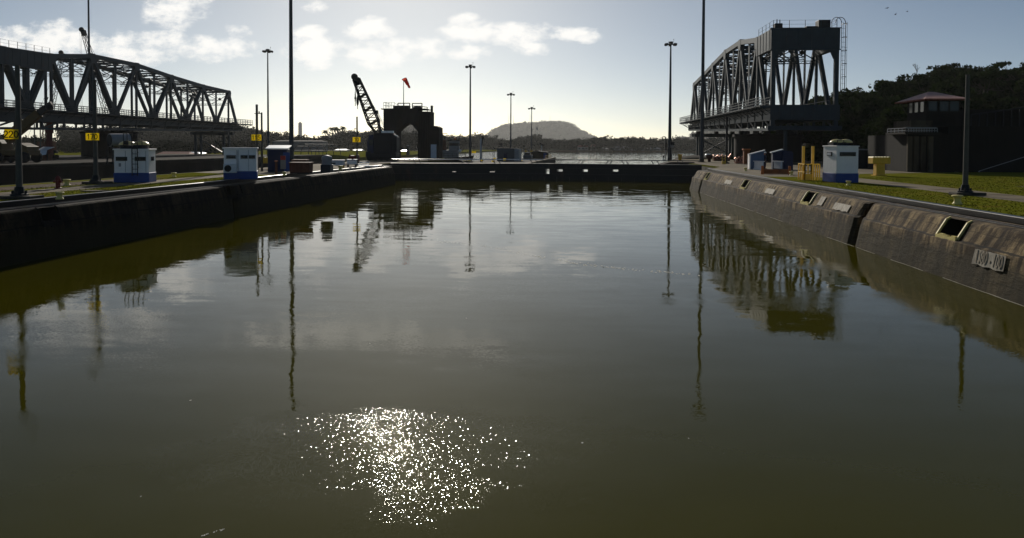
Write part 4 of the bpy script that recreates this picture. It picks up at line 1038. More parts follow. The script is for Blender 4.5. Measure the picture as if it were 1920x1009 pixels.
def rail_run(rl, pts, h, n_, w_=0.06, rails=(0.5, 1.0)):
    for (xa, ya, za), (xb, yb, zb) in zip(pts, pts[1:]):
        for q in range(n_+1): rl.bar((xa+(xb-xa)*q/n_, ya+(yb-ya)*q/n_, za+(zb-za)*q/n_), (xa+(xb-xa)*q/n_, ya+(yb-ya)*q/n_, za+(zb-za)*q/n_+h), w_)
        for k in rails: rl.bar((xa, ya, za+h*k), (xb, yb, zb+h*k), w_)
zr = zt+0.12
rail_run(rl, [(px_loc(719), 0.1, zr), (px_loc(739), 0.1, zr)], 1.15, 4, 0.05); rail_run(rl, [(px_loc(719), 0.1, zr), (px_loc(719)+0.2, dp, zr)], 1.15, 3, 0.05)
rail_run(rl, [(px_loc(746), 0.1, zr), (px_loc(768), 0.1, zr)], 1.0, 2, 0.16); rail_run(rl, [(px_loc(772), 0.6, zr), (px_loc(790), 0.6, zr)], 1.0, 1, 0.16); rail_run(rl, [(px_loc(790), 0.6, zr-0.4), (px_loc(800), 0.6, zr-0.5)], 0.8, 1, 0.12)
rl.bar((px_loc(739), 0.1, zr+1.15), (px_loc(746), 0.1, zr+0.6), 0.05)
rl.build('roof_railing', M['steel_dark'], tw)
rf = MB(); rf.box((px_loc(750), 1.6, zr+0.3), (3.0, 1.5, 0.6)); rf.lathe([(0.9, 0), (0.9, 0.35), (0.45, 0.6)], 12, (px_loc(779), 2, zr)); rf.build('roof_machinery', M['steel_dark'], tw)
st = MB()
for q in range(3): st.bar((px_loc(777+q*2.5), -0.4, pyZ(238, YT)), (px_loc(776+q*3.5), -0.5, pyZ(251, YT)), 0.07)
st.box((px_loc(779), -0.4, pyZ(251, YT)), (1.1, 0.6, 0.1))
for q in range(9): st.box((px_loc(781), 1.2, 2.2+q*0.62), (0.7, 0.6, 0.06))
st.build('ladder', M['steel_dark'], tw)
ws = thing('windsock', 'red windsock hanging from a slim pole on the arch tower roof', 'windsock', (px_loc(752.5), YT+2.0, zt+0.14))
hp = pyZ(151, YT+2)-zt
MB().tube((0, 0, 0), (0, 0, hp), 0.085, 0.05, n=8).build('pole', M['mast'], ws, smooth=True)
wm = MB(); sx, sz = (px_loc(763)-px_loc(752.5)), -(pyZ(146, YT)-pyZ(164, YT))
n_ = 7; vs, fs = [], []
for j in range(n_+1):
    t = j/n_; r_ = 0.45*(1-t)+0.17*t+0.03*math.sin(j*2.2)
    cx, cz = sx*t**0.85+0.1, hp+0.25+sz*t
    for i in range(12):
        a = 2*math.pi*i/12; vs.append((cx+r_*math.cos(a)*0.92, r_*math.sin(a), cz+r_*math.cos(a)*0.42))
fs = [(j*12+i, j*12+(i+1) % 12, (j+1)*12+(i+1) % 12, (j+1)*12+i) for j in range(n_) for i in range(12)]
wm.add(vs, fs).build('sock', M['nylon'], ws, smooth=True)
hoop = MB(); hoop.path([(0.1+0.42*math.cos(a), 0.45*math.sin(a), hp+0.25+0.19*math.cos(a)) for a in np.linspace(0, 2*math.pi, 13)], 0.035); hoop.bar((0, 0, hp-0.05), (-0.3, 0, hp+0.1), 0.05); hoop.build('hoop', M['steel_dark'], ws)

# tugboat moored beyond the tower
YB = 172.0
tg = thing('tugboat', 'dark tugboat with grey wheelhouse and pipe mast lying behind the arch tower', 'tugboat', (pxX(846, YB), YB, 0), 0.08)
k = YB/F
def hull(prof_y, L, B, z0, z1, sheer):
    v, f = [], []; ns, nr = 14, 5
    for i in range(ns+1):
        t = i/ns; x = -L/2+L*t
        hw = B/2*(1-(max(0, (t-0.55)/0.45))**2.2)*(0.9+0.1*min(1, t*5)); zt_ = z1+sheer*(t**3)
        for j in range(nr):
            q = j/(nr-1); wd = hw*(0.72+0.28*q); v.append((x+(0.7*q*(t > 0.8)), -wd, z0+(zt_-z0)*q))
        for j in range(nr):
            q = 1-j/(nr-1); wd = hw*(0.72+0.28*q); v.append((x+(0.7*q*(t > 0.8)), wd, z0+(zt_-z0)*q))
    w2 = 2*nr
    for i in range(ns):
        for j in range(w2-1): f.append((i*w2+j, i*w2+j+1, (i+1)*w2+j+1, (i+1)*w2+j))
    for i in range(ns): f.append((i*w2+nr-1, i*w2+nr, (i+1)*w2+nr, (i+1)*w2+nr-1))
    f.append(tuple(range(w2))); f.append(tuple(ns*w2+j for j in range(w2))[::-1])
    return MB().add(v, f)
hull(None, 8.5, 4.2, -0.4, 1.75, 0.6).build('hull', M['steel_dark'], tg, smooth=False)
for q in range(6): MB().lathe([(0.28, -0.12), (0.42, -0.06), (0.42, 0.06), (0.28, 0.12)], 10).build('tyre_fender', M['rubber'], tg, loc=(-2.5+q*1.2, -2.15, 1.3))
MB().box((-1.0, 0, 2.6), (5.2, 3.1, 1.8)).build('deckhouse', M['grey'], tg, bevel=0.08)
wh = MB().box((0.7, 0, 4.5), (2.3, 2.3, 2.0), taper=0.92).build('wheelhouse', M['grey'], tg, bevel=0.06)
wi = MB(); wi.box((0.7, -1.12, 4.75), (2.0, 0.1, 0.6)); wi.box((1.84, 0, 4.75), (0.1, 2.0, 0.6)); wi.box((-0.4, -1.1, 4.75), (0.1, 0.5, 0.6)); wi.build('window', M['glass'], wh)
MB().box((0.7, 0, 5.62), (2.7, 2.7, 0.16)).build('roof', M['steel_dark'], wh)
fu = MB(); fu.box((-1.6, -0.6, 4.6), (0.9, 0.9, 2.2)); fu.box((-1.6, 0.6, 4.3), (0.9, 0.7, 1.7)); fu.build('funnel', M['rust'], tg, bevel=0.06)
ms = MB(); ms.path([(-1.9, 0, 5.2), (-1.9, 0, 7.1), (-0.9, 0, 7.1), (-0.9, 0, 6.2)], 0.06); ms.box((-1.7, 0, 6.3), (1.0, 0.35, 0.3)); ms.bar((1.3, 0, 5.7), (1.3, 0, 6.7), 0.06); ms.build('mast', M['steel_dark'], tg)
li = MB(); li.sphere((0.9, -0.4, 5.95), 0.28); li.build('life_ring', M['orange'], tg); l2 = MB(); l2.sphere((2.0, -1.2, 3.3), 0.35); l2.build('fender_ball', M['white'], tg)
rr = MB(); rail_run(rr, [(-3.4, -1.95, 1.8), (3.2, -1.6, 2.0)], 0.9, 7, 0.05); rail_run(rr, [(1.6, -1.4, 3.5), (1.6, 1.4, 3.5)], 0.9, 3, 0.05); rr.build('railing', M['steel_dark'], tg)

# lattice boom crane
YC = 118.0
cr = thing('lattice_crane', 'wheeled lattice crane with its boom leaning left in front of the arch tower', 'crane', (pxX(716, YC), YC, T))
def C(px, py): return pxX(px, YC)-cr.location.x, pyZ(py, YC, px)-T
ca = MB(); x0, x1 = C(689, 0)[0], C(746, 0)[0]
ca.box(((x0+x1)/2, 0, 0.85), (x1-x0, 2.4, 0.55)); ca.box((x0+0.4, 0, 1.05), (0.8, 2.3, 0.7)); ca.box((x1-1.0, 0, 1.1), (1.8, 2.2, 0.5))
ca.build('carrier', M['steel_dark'], cr, bevel=0.05)
for q in range(5):
    for sy_ in (-1.05, 1.05):
        w_ = MB(); w_.lathe([(0.25, -0.14), (0.46, -0.14), (0.5, -0.08), (0.5, 0.08), (0.46, 0.14), (0.25, 0.14)], 16)
        o = w_.build('wheel', M['rubber'], cr); o.rotation_euler.x = math.pi/2; o.location = (x0+0.6+q*(x1-x0-1.1)/4, sy_, 0.5)
ho_ = MB(); hx0, hz0 = C(704, 288); hx1, hz1 = C(738, 250)
ho_.box(((hx0+hx1)/2, 0, (hz0+hz1)/2), (hx1-hx0, 2.3, hz1-hz0)); ho_.prism([(hx1-0.02, hz0), (hx1+0.7, hz0+0.3), (hx1+0.7, hz1-0.6), (hx1-0.02, hz1)], 'y', -1.05, 1.05)
ho_.build('machine_house', M['dark_machine'] if 'dark_machine' in M else M['steel_dark'], cr, bevel=0.06)
cbx0, cbz0 = C(692, 287); cbx1, cbz1 = C(703.5, 253)
cb = MB(); cb.prism([(cbx0, cbz0), (cbx1, cbz0), (cbx1, cbz1), (cbx0+0.35, cbz1), (cbx0, cbz1-0.9)], 'y', -1.1, 0.1); cbo = cb.build('cab', M['dark_blue'], cr, bevel=0.04)
MB().box(((cbx0+cbx1)/2+0.1, -1.13, cbz0+1.6), (cbx1-cbx0-0.35, 0.05, 0.9)).build('window', M['glass'], cbo)
tp = MB(); tp.box(((C(720, 0)[0]+C(745, 0)[0])/2, -0.4, C(0, 252)[1]), (2.2, 1.0, 0.10)); tp.box((C(727, 0)[0], 0, C(0, 245)[1]), (1.8, 0.7, 0.3)); tp.build('roof_plate', M['tin'], cr)
bm_ = MB(); f0, f1 = Vector((C(711, 0)[0], 0, C(0, 252)[1])), Vector((C(668, 0)[0], 0, C(0, 149)[1]))
ax = (f1-f0); Lb = ax.length; ax.normalize(); nrm_ = Vector((ax.z, 0, -ax.x))
def sect(t):
    wd = 0.55*min(1, 0.35+t*3.0) if t < 0.22 else 0.62*(1-0.42*max(0, (t-0.3)/0.7)); wd = max(wd, 0.3)
    c = f0+ax*(Lb*t); return [c+nrm_*(a*wd*1.25)+Vector((0, b2*wd, 0)) for a, b2 in ((-1, -1), (1, -1), (1, 1), (-1, 1))]
nseg = 17; secs = [sect(i/nseg) for i in range(nseg+1)]
for i in range(nseg):
    for j in range(4):
        bm_.tube(secs[i][j], secs[i+1][j], 0.12, n=5)
        a, b2 = (secs[i][j], secs[i+1][(j+1) % 4]) if i % 2 else (secs[i][(j+1) % 4], secs[i+1][j])
        bm_.tube(a, b2, 0.062, n=4)
    if i % 4 == 0:
        for j in range(4): bm_.tube(secs[i][j], secs[i][(j+1) % 4], 0.085, n=4)
bm_.build('boom', M['steel_dark'], cr)
bh = MB(); bh.bar(f1-ax*1.0, f1+ax*0.1, 0.6, 0.65); bh.lathe([(0.15, -0.12), (0.5, -0.12), (0.5, 0.12), (0.15, 0.12)], 14, (0, 0, 0))
for i in range(len(bh.v)-56, len(bh.v)): v = bh.v[i]; bh.v[i] = (v[0]+f1.x-0.25, v[2], v[1]+f1.z+0.3)
bh.build('boom_head', M['steel_dark'], cr)
gx, gz = C(706.5, 210.5)
cbz = MB(); g0 = Vector((gx, 0, gz))
for e in (-0.35, 0.35):
    cbz.tube(f1+Vector((0.5, e, -0.5)), g0+Vector((0, e, 0)), 0.022, n=4); cbz.tube(g0+Vector((0, e, 0)), Vector((C(722, 0)[0], e, C(0, 240)[1])), 0.022, n=4); cbz.tube(g0+Vector((0.12, e, 0)), Vector((C(727, 0)[0], e, C(0, 246)[1])), 0.018, n=4)
cbz.tube(g0, (C(700.5, 0)[0], 0, C(0, 210.5)[1]), 0.03, n=4); cbz.box(g0, (0.28, 0.9, 0.55)); cbz.build('pendant_cable', M['steel_dark'], cr)
af = MB(); af.bar((C(716, 0)[0], -0.6, C(0, 252)[1]), (C(708, 0)[0], -0.5, C(0, 222)[1]), 0.16); af.bar((C(727, 0)[0], 0.6, C(0, 250)[1]), (C(713, 0)[0], 0.3, C(0, 236)[1]), 0.14); af.bar((C(716, 0)[0], 0.6, C(0, 252)[1]), (C(708, 0)[0], 0.5, C(0, 222)[1]), 0.16); af.build('gantry', M['steel_dark'], cr)
hk = MB(); hx = f1.x+0.05
for dx, zb_, fat in ((-0.18, C(0, 197)[1], 0.10), (0.17, C(0, 203)[1], 0.19)):
    hk.tube((hx+dx, 0, f1.z-0.2), (hx+dx, 0, zb_), 0.025, n=5)
    hk.lathe([(0.03, 0), (fat, 0.5), (fat*1.1, 1.0), (0.04, 1.9)], 10, (hx+dx, 0, zb_+0.3)); hk.tube((hx+dx, 0, zb_-0.1), (hx+dx, 0, zb_+0.4), 0.05, n=6)
hk.sphere((hx-0.18, 0, C(0, 184)[1]), 0.17); hk.build('hook_block', M['steel_dark'], cr)

# yellow telescopic crane on the left bank, drill rig and two lattice cranes behind the bridge
YM = 98.0
yc = thing('mobile_crane', 'yellow wheeled crane with a telescopic boom raised behind the 220 sign', 'crane', (pxX(30, YM), YM, 1.95))
def C2(px, py): return pxX(px, YM)-yc.location.x, pyZ(py, YM, px)-1.95
ca = MB(); ca.box((C2(20, 0)[0], 0, 1.3), (6.4, 2.5, 0.7)); ca.prism([(C2(45, 0)[0], 1.6), (C2(62, 0)[0], 1.6), (C2(62, 0)[0], 2.1), (C2(45, 0)[0], 2.6)], 'y', -1.2, 1.2); ca.build('carrier', M['crane_yellow'], yc, bevel=0.06)
for px in (-8, 8, 57):
    for sy_ in (-1.2, 1.2):
        w_ = MB(); w_.lathe([(0.3, -0.22), (0.66, -0.22), (0.72, -0.12), (0.72, 0.12), (0.66, 0.22), (0.3, 0.22)], 18)
        o = w_.build('wheel', M['rubber'], yc); o.rotation_euler.x = math.pi/2; o.location = (C2(px, 0)[0], sy_, 0.72)
cb = MB(); cb.prism([(C2(-12, 0)[0], C2(0, 292)[1]), (C2(14, 0)[0], C2(0, 292)[1]), (C2(14, 0)[0], C2(0, 270)[1]), (C2(8, 0)[0], C2(0, 262)[1]), (C2(-12, 0)[0], C2(0, 262)[1])], 'y', -1.1, 1.1); cbo = cb.build('cab', M['crane_yellow'], yc, bevel=0.08)
MB().box((C2(3, 0)[0], -1.12, C2(0, 275)[1]), (1.1, 0.05, 0.7)).build('window', M['glass'], cbo)
b0, b1 = Vector((C2(10, 0)[0], 0.2, C2(0, 262)[1])), Vector((C2(73, 0)[0], 0.2, C2(0, 212)[1]))
MB().bar(b0, b0+(b1-b0)*0.62, 0.8, 1.35).bar(b0+(b1-b0)*0.6, b1, 0.66, 1.1).build('boom', M['crane_yellow'], yc, bevel=0.05)
jb = MB(); jb.bar(b1-(b1-b0)*0.02, b1+(b1-b0)*0.2, 0.5, 0.8); jb.bar(b1+Vector((0.4, 0, 0.4)), Vector((C2(96, 0)[0], 0.2, C2(0, 193)[1])), 0.4, 0.5); jb.bar((C2(84, 0)[0], 0.2, C2(0, 196)[1]), (C2(90, 0)[0], 0.2, C2(0, 182)[1]), 0.08); jb.sphere((C2(92, 0)[0], 0.2, C2(0, 200)[1]), 0.5); jb.build('boom_head', M['steel_dark'], yc)
ou = MB()
for px in (-12, 40): ou.box((C2(px, 0)[0], -1.6, 0.5), (0.35, 0.9, 0.35)); ou.box((C2(px, 0)[0], -1.9, 0.27), (0.35, 0.3, 0.5))
ou.build('outrigger', M['steel_dark'], yc)
def far_crane(label, y, tip, foot, back):
    px0, py0 = tip; root = thing('lattice_crane', label, 'crane', (pxX(foot[0], y), y, 1.2))
    t_ = Vector((pxX(px0, y), y, pyZ(py0, y, px0)))-root.location; f_ = Vector((0, 0, pyZ(foot[1], y, foot[0])-1.2))
    ax = (t_-f_); L = ax.length; ax.normalize(); nn = Vector((ax.z, 0, -ax.x)); b = MB(); n_ = 26; ss = []
    for i in range(n_+1):
        t = i/n_; wd = 0.75*(1-0.35*t); c = f_+ax*(L*t); ss.append([c+nn*(a*wd)+Vector((0, e*wd, 0)) for a, e in ((-1, -1), (1, -1), (1, 1), (-1, 1))])
    for i in range(n_):
        for j in range(4):
            b.tube(ss[i][j], ss[i+1][j], 0.10, n=4); b.tube(ss[i][j] if i % 2 else ss[i][(j+1) % 4], ss[i+1][(j+1) % 4] if i % 2 else ss[i+1][j], 0.055, n=4)
    b.build('boom', M['steel_dark'], root)
    h = MB(); h.bar(t_-ax*1.4, t_+ax*0.2, 1.2, 1.0); h.sphere(t_+Vector((-0.5, 0, 0.4)), 0.75); h.build('boom_head', M['steel_dark'], root)
    c_ = MB()
    for e in (-0.4, 0.0): c_.tube(t_+Vector((-0.6+e, 0, 0)), (t_.x-0.6+e, 0, 6), 0.03, n=4)
    c_.tube(t_, (back, 0, 4.5), 0.04, n=4); c_.build('cable', M['steel_dark'], root)
    MB().box((0.6, 0, 2.6), (4.5, 3.0, 2.8)).build('machine_house', M['rust'], root, bevel=0.1)
    tr = MB()
    for e in (-1.5, 1.5): tr.box((0.3, e, 0.6), (6, 0.8, 1.2))
    tr.build('crawler_track', M['steel_dark'], root, bevel=0.3)
far_crane('tall lattice crane whose boom tip shows above the left truss bridge beside a mast', 225, (159, 58), (216, 268), 7)
far_crane('shorter lattice crane seen through the left truss bridge, only its tip above the chord', 240, (120, 101), (84, 262), -6)
YD = 130.0
dr = thing('drill_rig', 'dark red drill rig standing on the left bank under the left truss bridge', 'drill rig', (pxX(92, YD), YD, 1.95))
d_ = MB(); d_.box((0.1, 0, 3.2), (0.7, 0.7, 6.0)); d_.box((0.1, 0, 5.0), (1.0, 0.9, 1.4)); d_.build('mast', M['red'], dr, bevel=0.05)
MB().box((-0.9, 0, 1.3), (2.4, 1.8, 1.6)).build('engine_house', M['red'], dr, bevel=0.08)
tr = MB(); tr.box((-0.6, -0.9, 0.3), (3.4, 0.5, 0.6)); tr.box((-0.6, 0.9, 0.3), (3.4, 0.5, 0.6)); tr.build('crawler_track', M['rubber'], dr, bevel=0.2)
r2 = MB(); r2.tube((-1.0, 0, 2), (-1.1, 0, 7.2), 0.09, n=6); r2.tube((-0.55, 0, 2), (-0.65, 0, 7.4), 0.07, n=6); r2.build('drill_rod', M['rust'], dr)
for lab, px, y, ht in (('thin dark pole left of the drill rig on the left bank', 65, 118, 7.0), ('second thin dark pole just left of the drill rig on the left bank', 76, 124, 6.8)):
    pl = thing('utility_pole', lab, 'pole', (pxX(px, y), y, 1.95)); MB().tube((0, 0, 0), (0, 0, ht), 0.11, 0.08).build('pole', M['post'], pl, smooth=True)
    a_ = MB(); a_.bar((-0.4, 0, ht-0.3), (0.4, 0, ht-0.3), 0.07); a_.build('cross_arm', M['steel_dark'], pl)
sh = thing('tarpaulin_shelter', 'low shelter with a bright white sloping sheet beside the drill rig', 'shelter', (pxX(88, 112), 112, 1.95))
MB().add([(-0.9, -0.8, 1.6), (0.6, -0.8, 1.55), (0.65, 0.9, 2.0), (-1.2, 0.9, 2.05), (-0.1, -1.2, 0.75), (0.7, -1.2, 0.9)], [(0, 1, 2, 3), (0, 4, 5, 1)]).build('sheet', M['tin'], sh)
lg = MB()
for x, y in ((-0.9, -0.7), (0.55, -0.7), (0.55, 0.8), (-1.0, 0.8)): lg.bar((x, y, 0), (x, y, 1.58), 0.08)
lg.build('frame', M['steel_dark'], sh); MB().box((-0.2, 0.2, 0.5), (1.2, 1.0, 1.0)).build('covered_load', M['rust'], sh, bevel=0.08)
tk = thing('drum_tank', 'large cylindrical tank with a lit rim above the round-roofed white hut', 'tank', (pxX(219, 92), 92, 1.95))
t_ = MB(); t_.tube((0.95, 0.9, 2.98), (-0.35, -0.9, 2.93), 0.78, n=24)
t_.build('shell', M['grey'], tk, smooth=True); e_ = MB(); e_.tube((-0.352, -0.903, 2.93), (-0.38, -0.94, 2.93), 0.70, n=24); e_.build('open_end', M['black'], tk)
st_ = MB()
for x, y in ((-0.7, -0.9), (0.1, -1.0), (0.9, 1.1), (0.1, 1.2)): st_.bar((x, y, 0), (x*0.8, y, 2.5), 0.14)
st_.bar((-0.6, -0.9, 2.3), (0.1, -0.9, 2.3), 0.14); st_.bar((0.1, 1.2, 2.3), (0.9, 1.2, 2.3), 0.14); st_.build('stand', M['steel_dark'], tk)

# ------------------------------------------------------------------ huts, kiosks, bollards and other lockside things
def at(px, py, z=T): return AZ(px, py, z)
def facing(p, extra=0.0): return -math.atan2(p.x, p.y)+extra        # turn the local -Y side towards the water view
def hut_a():
    p = at(254, 343); k = p.y/F
    root = thing('control_hut', 'white hut with blue base, round-domed roof vents and a wall ladder', 'hut', bk(p, 1.0), R(14))
    w_, h_ = 74*k*0.86, 64*k
    wl_ = MB().box((0, 0, 0.32+(h_-0.32)/2), (w_, w_*0.8, h_-0.55+0.23)).build('wall', M['white'], root, bevel=0.04)
    MB().box((0, 0, 0.29), (w_+0.06, w_*0.8+0.06, 0.58)).build('base_band', M['blue'], root, bevel=0.03)
    yf = -w_*0.4
    for xx, ww in ((-w_*0.28, 0.62), (w_*0.26, 0.60)):
        f_ = MB().box((xx, yf-0.015, h_*0.73), (ww, 0.07, 0.24)).build('window', M['steel_dark'], root)
        MB().box((xx, yf-0.055, h_*0.73), (ww-0.08, 0.02, 0.17)).build('pane', M['glass'], f_)
    MB().box((w_*0.5+0.01, 0.0, h_*0.73), (0.05, 0.55, 0.24)).build('window', M['glass'], root)
    MB().box((0, 0, h_+0.03), (w_+0.12, w_*0.8+0.12, 0.08)).build('roof', M['white'], root, bevel=0.02)
    rv = MB(); rv.lathe([(0.78, 0.07), (0.78, 0.28), (0.6, 0.30)], 24, (-0.05, 0, h_)); ro = rv.build('vent_base', M['steel_dark'], root, smooth=True)
    for xx in (-0.42, 0.34):
        d = MB(); d.lathe([(0.48, 0.30), (0.48, 0.33), (0.42, 0.42), (0.26, 0.51), (0.02, 0.55)], 20, (xx, 0.0, h_)); d.build('vent_dome', M['dome'], ro, smooth=True)
    for xx in (-w_*0.17, w_*0.12, w_*0.42): MB().box((xx, yf-0.008, 0.58+(h_-0.6)/2), (0.02, 0.02, h_-0.66)).build('panel_seam', M['grey'], root)
    MB().box((-w_*0.33, yf-0.012, 1.05), (0.12, 0.03, 0.2)).build('switch_box', M['grey'], root)
    ld = MB(); lx = w_*0.04
    for e in (0, 0.30): ld.bar((lx+e, yf-0.14, 0.4), (lx+e, yf-0.14, h_+0.95), 0.045)
    for q in range(10): ld.bar((lx, yf-0.14, 0.5+q*0.3), (lx+0.3, yf-0.14, 0.5+q*0.3), 0.03)
    for zz_ in (0.9, h_-0.15): ld.bar((lx, yf-0.14, zz_), (lx, yf+0.02, zz_), 0.03); ld.bar((lx+0.3, yf-0.14, zz_), (lx+0.3, yf+0.02, zz_), 0.03)
    ld.build('ladder', M['steel_dark'], root)
    hr = MB(); hz_ = h_+0.07
    for x, y in ((-0.45, yf+0.1), (-0.25, yf+0.1), (lx+0.5, yf+0.1)): hr.bar((x, y, hz_), (x, y, hz_+0.95), 0.035)
    hr.bar((-0.45, yf+0.1, hz_+0.9), (-0.25, yf+0.1, hz_+0.9), 0.03); hr.bar((-0.45, yf+0.1, hz_+0.45), (lx+0.5, yf+0.1, hz_+0.45), 0.03); hr.box((-0.3, yf+0.1, hz_+0.35), (0.22, 0.14, 0.22)); hr.build('roof_rail', M['steel_dark'], root)
M['dome'] = mat('cream_yellow_dome', (0.68, 0.53, 0.20), 0.35, 0, 0.1, 2, tone_gain=1.1)
hut_a()
def hut_b():
    p = at(452, 337); k = p.y/F
    root = thing('control_hut', 'flat-roofed white hut with blue base, three strip windows and an air conditioner', 'hut', bk(p, 1.1), R(20))
    w_, h_ = 72*k*0.84, 60*k; d_ = w_*0.75; yf = -d_/2
    MB().box((0, 0, 0.5+(h_-0.5)/2), (w_, d_, h_-0.5)).build('wall', M['white'], root, bevel=0.03)
    MB().box((0, 0, 0.27), (w_+0.06, d_+0.06, 0.54)).build('base_band', M['blue'], root, bevel=0.03)
    MB().box((0, 0, h_+0.02), (w_+0.16, d_+0.16, 0.09)).build('roof', M['white'], root, bevel=0.02)
    for xx, ww in ((-w_*0.28, 0.62), (w_*0.12, 0.46), (w_*0.36, 0.42)):
        f_ = MB().box((xx, yf-0.015, h_*0.73), (ww, 0.07, 0.25)).build('window', M['grey'], root)
        MB().box((xx, yf-0.055, h_*0.73), (ww-0.07, 0.02, 0.18)).build('pane', M['glass'], f_)
    for xx in (-w_*0.06, w_*0.255): MB().box((xx, yf-0.008, h_*0.6), (0.02, 0.02, h_*0.72)).build('panel_seam', M['grey'], root)
    MB().path([(-w_*0.30+0.3, yf-0.05, h_*0.36), (-w_*0.10, yf-0.05, h_*0.36), (-w_*0.10, yf-0.05, h_*0.95)], 0.02).build('conduit', M['grey'], root)
    a_ = MB().box((-w_*0.30, yf-0.16, h_*0.36), (0.82, 0.30, 0.58)).build('air_conditioner', M['pale_grey'], root, bevel=0.03)
    g_ = MB(); g_.tube((-w_*0.30-0.14, yf-0.30, h_*0.36), (-w_*0.30-0.14, yf-0.325, h_*0.36), 0.22, n=20)
    g_.build('fan_grille', M['black'], a_)
hut_b()
def hut_c():
    p = at(1568, 342.5); k = p.y/F
    root = thing('control_hut', 'white booth with dark blue base and two cream dome vents beside a yellow railing', 'hut', (p.x, p.y, T), R(8))
    w_, h_, d_ = 1.45, 66*k, 1.9
    ox, oy = w_/2, d_/2          # origin at the corner nearest the water
    MB().box((ox, oy, 0.55+(h_-0.55)/2), (w_, d_, h_-0.55)).build('wall', M['white'], root, bevel=0.03)
    MB().box((ox, oy, 0.3), (w_+0.05, d_+0.05, 0.6)).build('base_band', M['blue'], root, bevel=0.02)
    MB().box((ox, oy, h_+0.02), (w_+0.10, d_+0.10, 0.07)).build('roof', M['white'], root, bevel=0.02)
    f_ = MB().box((ox+0.0, -0.015, h_*0.79), (1.05, 0.07, 0.26)).build('window', M['steel_dark'], root); MB().box((ox, -0.055, h_*0.79), (0.95, 0.02, 0.18)).build('pane', M['glass'], f_)
    f_ = MB().box((-0.015, oy, h_*0.79), (0.07, 0.66, 0.26)).build('window', M['steel_dark'], root); MB().box((-0.055, oy, h_*0.79), (0.02, 0.52, 0.17)).build('pane', M['pale_grey'], f_)
    b_ = MB().box((ox*0.8, oy, h_+0.16), (1.1, 0.8, 0.24)).build('vent_base', M['steel_dark'], root)
    for xx in (0.45, 1.05):
        d = MB(); d.lathe([(0.44, 0.26), (0.44, 0.29), (0.38, 0.37), (0.24, 0.45), (0.02, 0.49)], 20, (xx, oy, h_)); d.build('vent_dome', M['dome'], b_, smooth=True)
    hr = MB()
    for x in (0.08, 0.5): hr.bar((x, 0.1, h_+0.05), (x, 0.1, h_+0.42), 0.035)
    hr.bar((0.08, 0.1, h_+0.4), (0.5, 0.1, h_+0.4), 0.03); hr.build('roof_rail', M['steel_dark'], root)
hut_c()
def stair_rail():
    p0, p1 = at(1509, 339), at(1558, 341)
    root = thing('stair_railing', 'yellow metal railing round a stairway beside the right white booth', 'railing', (p0.x, p0.y, T))
    A, B = Vector((0, 0, 0)), Vector((p1.x-p0.x, 1.0, 0)); C_ = Vector((0.2, 2.2, 0))
    mb = MB(); h_ = 1.12
    for a, b_, n_ in ((A, B*0.42, 2), (B*0.42, B, 4), (A, C_, 3)):
        for q in range(n_+1): mb.bar(a+(b_-a)*(q/n_), a+(b_-a)*(q/n_)+Vector((0, 0, h_)), 0.07)
        for zz_ in (0.58, h_): mb.bar(a+Vector((0, 0, zz_)), b_+Vector((0, 0, zz_)), 0.065)
    mb.build('rail', M['yellow'], root)
    kp = MB(); kp.bar(A+Vector((0, -0.03, 0.24)), B*0.42+Vector((0, -0.03, 0.24)), 0.05, 0.44); kp.build('kick_plate', M['yellow'], root)
    for x, y in ((0.28, 1.4), (0.98, 1.6)): MB().bar((x, y, 0), (x, y, 2.35), 0.17, 0.12).build('post', M['yellow'], root)
stair_rail()
def mushroom(label, px, py, wtop, wstem, h_, name='ventilator', rz=R(-25), mt='yellow'):
    p = at(px, py); root = thing(name, label, 'ventilator', bk(p, wstem/2), rz)
    MB().box((0, 0, (h_-0.52)/2+0.04), (wstem, wstem*0.9, h_-0.52), taper=0.94).build('stem', M[mt], root, bevel=0.03)
    MB().box((0, 0, 0.035), (wstem+0.22, wstem*0.9+0.2, 0.07)).build('base_flange', M[mt], root)
    MB().box((0, 0, h_-0.29), (wtop, wtop*0.62, 0.50)).build('hood', M[mt], root, bevel=0.03)
    cr_ = MB(); n_ = 6
    for q in range(n_):
        xx = -wtop/2+wtop*(q+0.5)/n_; pts = [(xx-wtop/n_/2, h_-0.04), (xx-wtop/n_/4, h_+0.03), (xx+wtop/n_/4, h_+0.03), (xx+wtop/n_/2, h_-0.04)]
        cr_.prism(pts, 'y', -wtop*0.32, wtop*0.32)
    cr_.build('roof', M['pale_yellow'] if mt == 'yellow' else M[mt], root)
mushroom('yellow T-shaped ventilator with a scalloped top on the right lawn', 1648, 330, 1.42, 0.70, 1.52, rz=R(4))
mushroom('ochre T-shaped ventilator with a wide hood in front of the dark blue kiosk', 510, 318, 1.5, 0.6, 1.12, rz=R(10))
def bollard(label, px, py, h_, group, mt='pale_yellow'):
    p = at(px, py); root = thing('bollard', label, 'bollard', bk(p, h_*0.4), px*0.3, group)
    r_ = h_*0.42
    b_ = MB(); b_.lathe([(r_*1.25, 0), (r_*1.25, 0.03), (r_*1.0, 0.06), (r_*0.82, h_*0.35), (r_*0.86, h_*0.6), (r_*1.1, h_*0.78), (r_*1.3, h_*0.84)], 20); b_.build('stem', M[mt], root, smooth=True)
    c_ = MB(); c_.lathe([(r_*1.3, h_*0.84), (r_*1.42, h_*0.88), (r_*1.42, h_*0.96), (r_*1.2, h_*1.02), (r_*0.05, h_*1.05)], 20); c_.build('cap', M[mt], root, smooth=True)
g_ = 'mooring bollards along the lock edges'
bollard('largest cream-yellow bollard, in front of the plain post on the right', 1795, 383.5, 0.36, g_)
bollard('cream-yellow bollard on the grass in front of the right white booth', 1591, 348, 0.27, g_)
bollard('yellow bollard between the orange barrier and the yellow stair railing', 1484, 329, 0.33, g_)
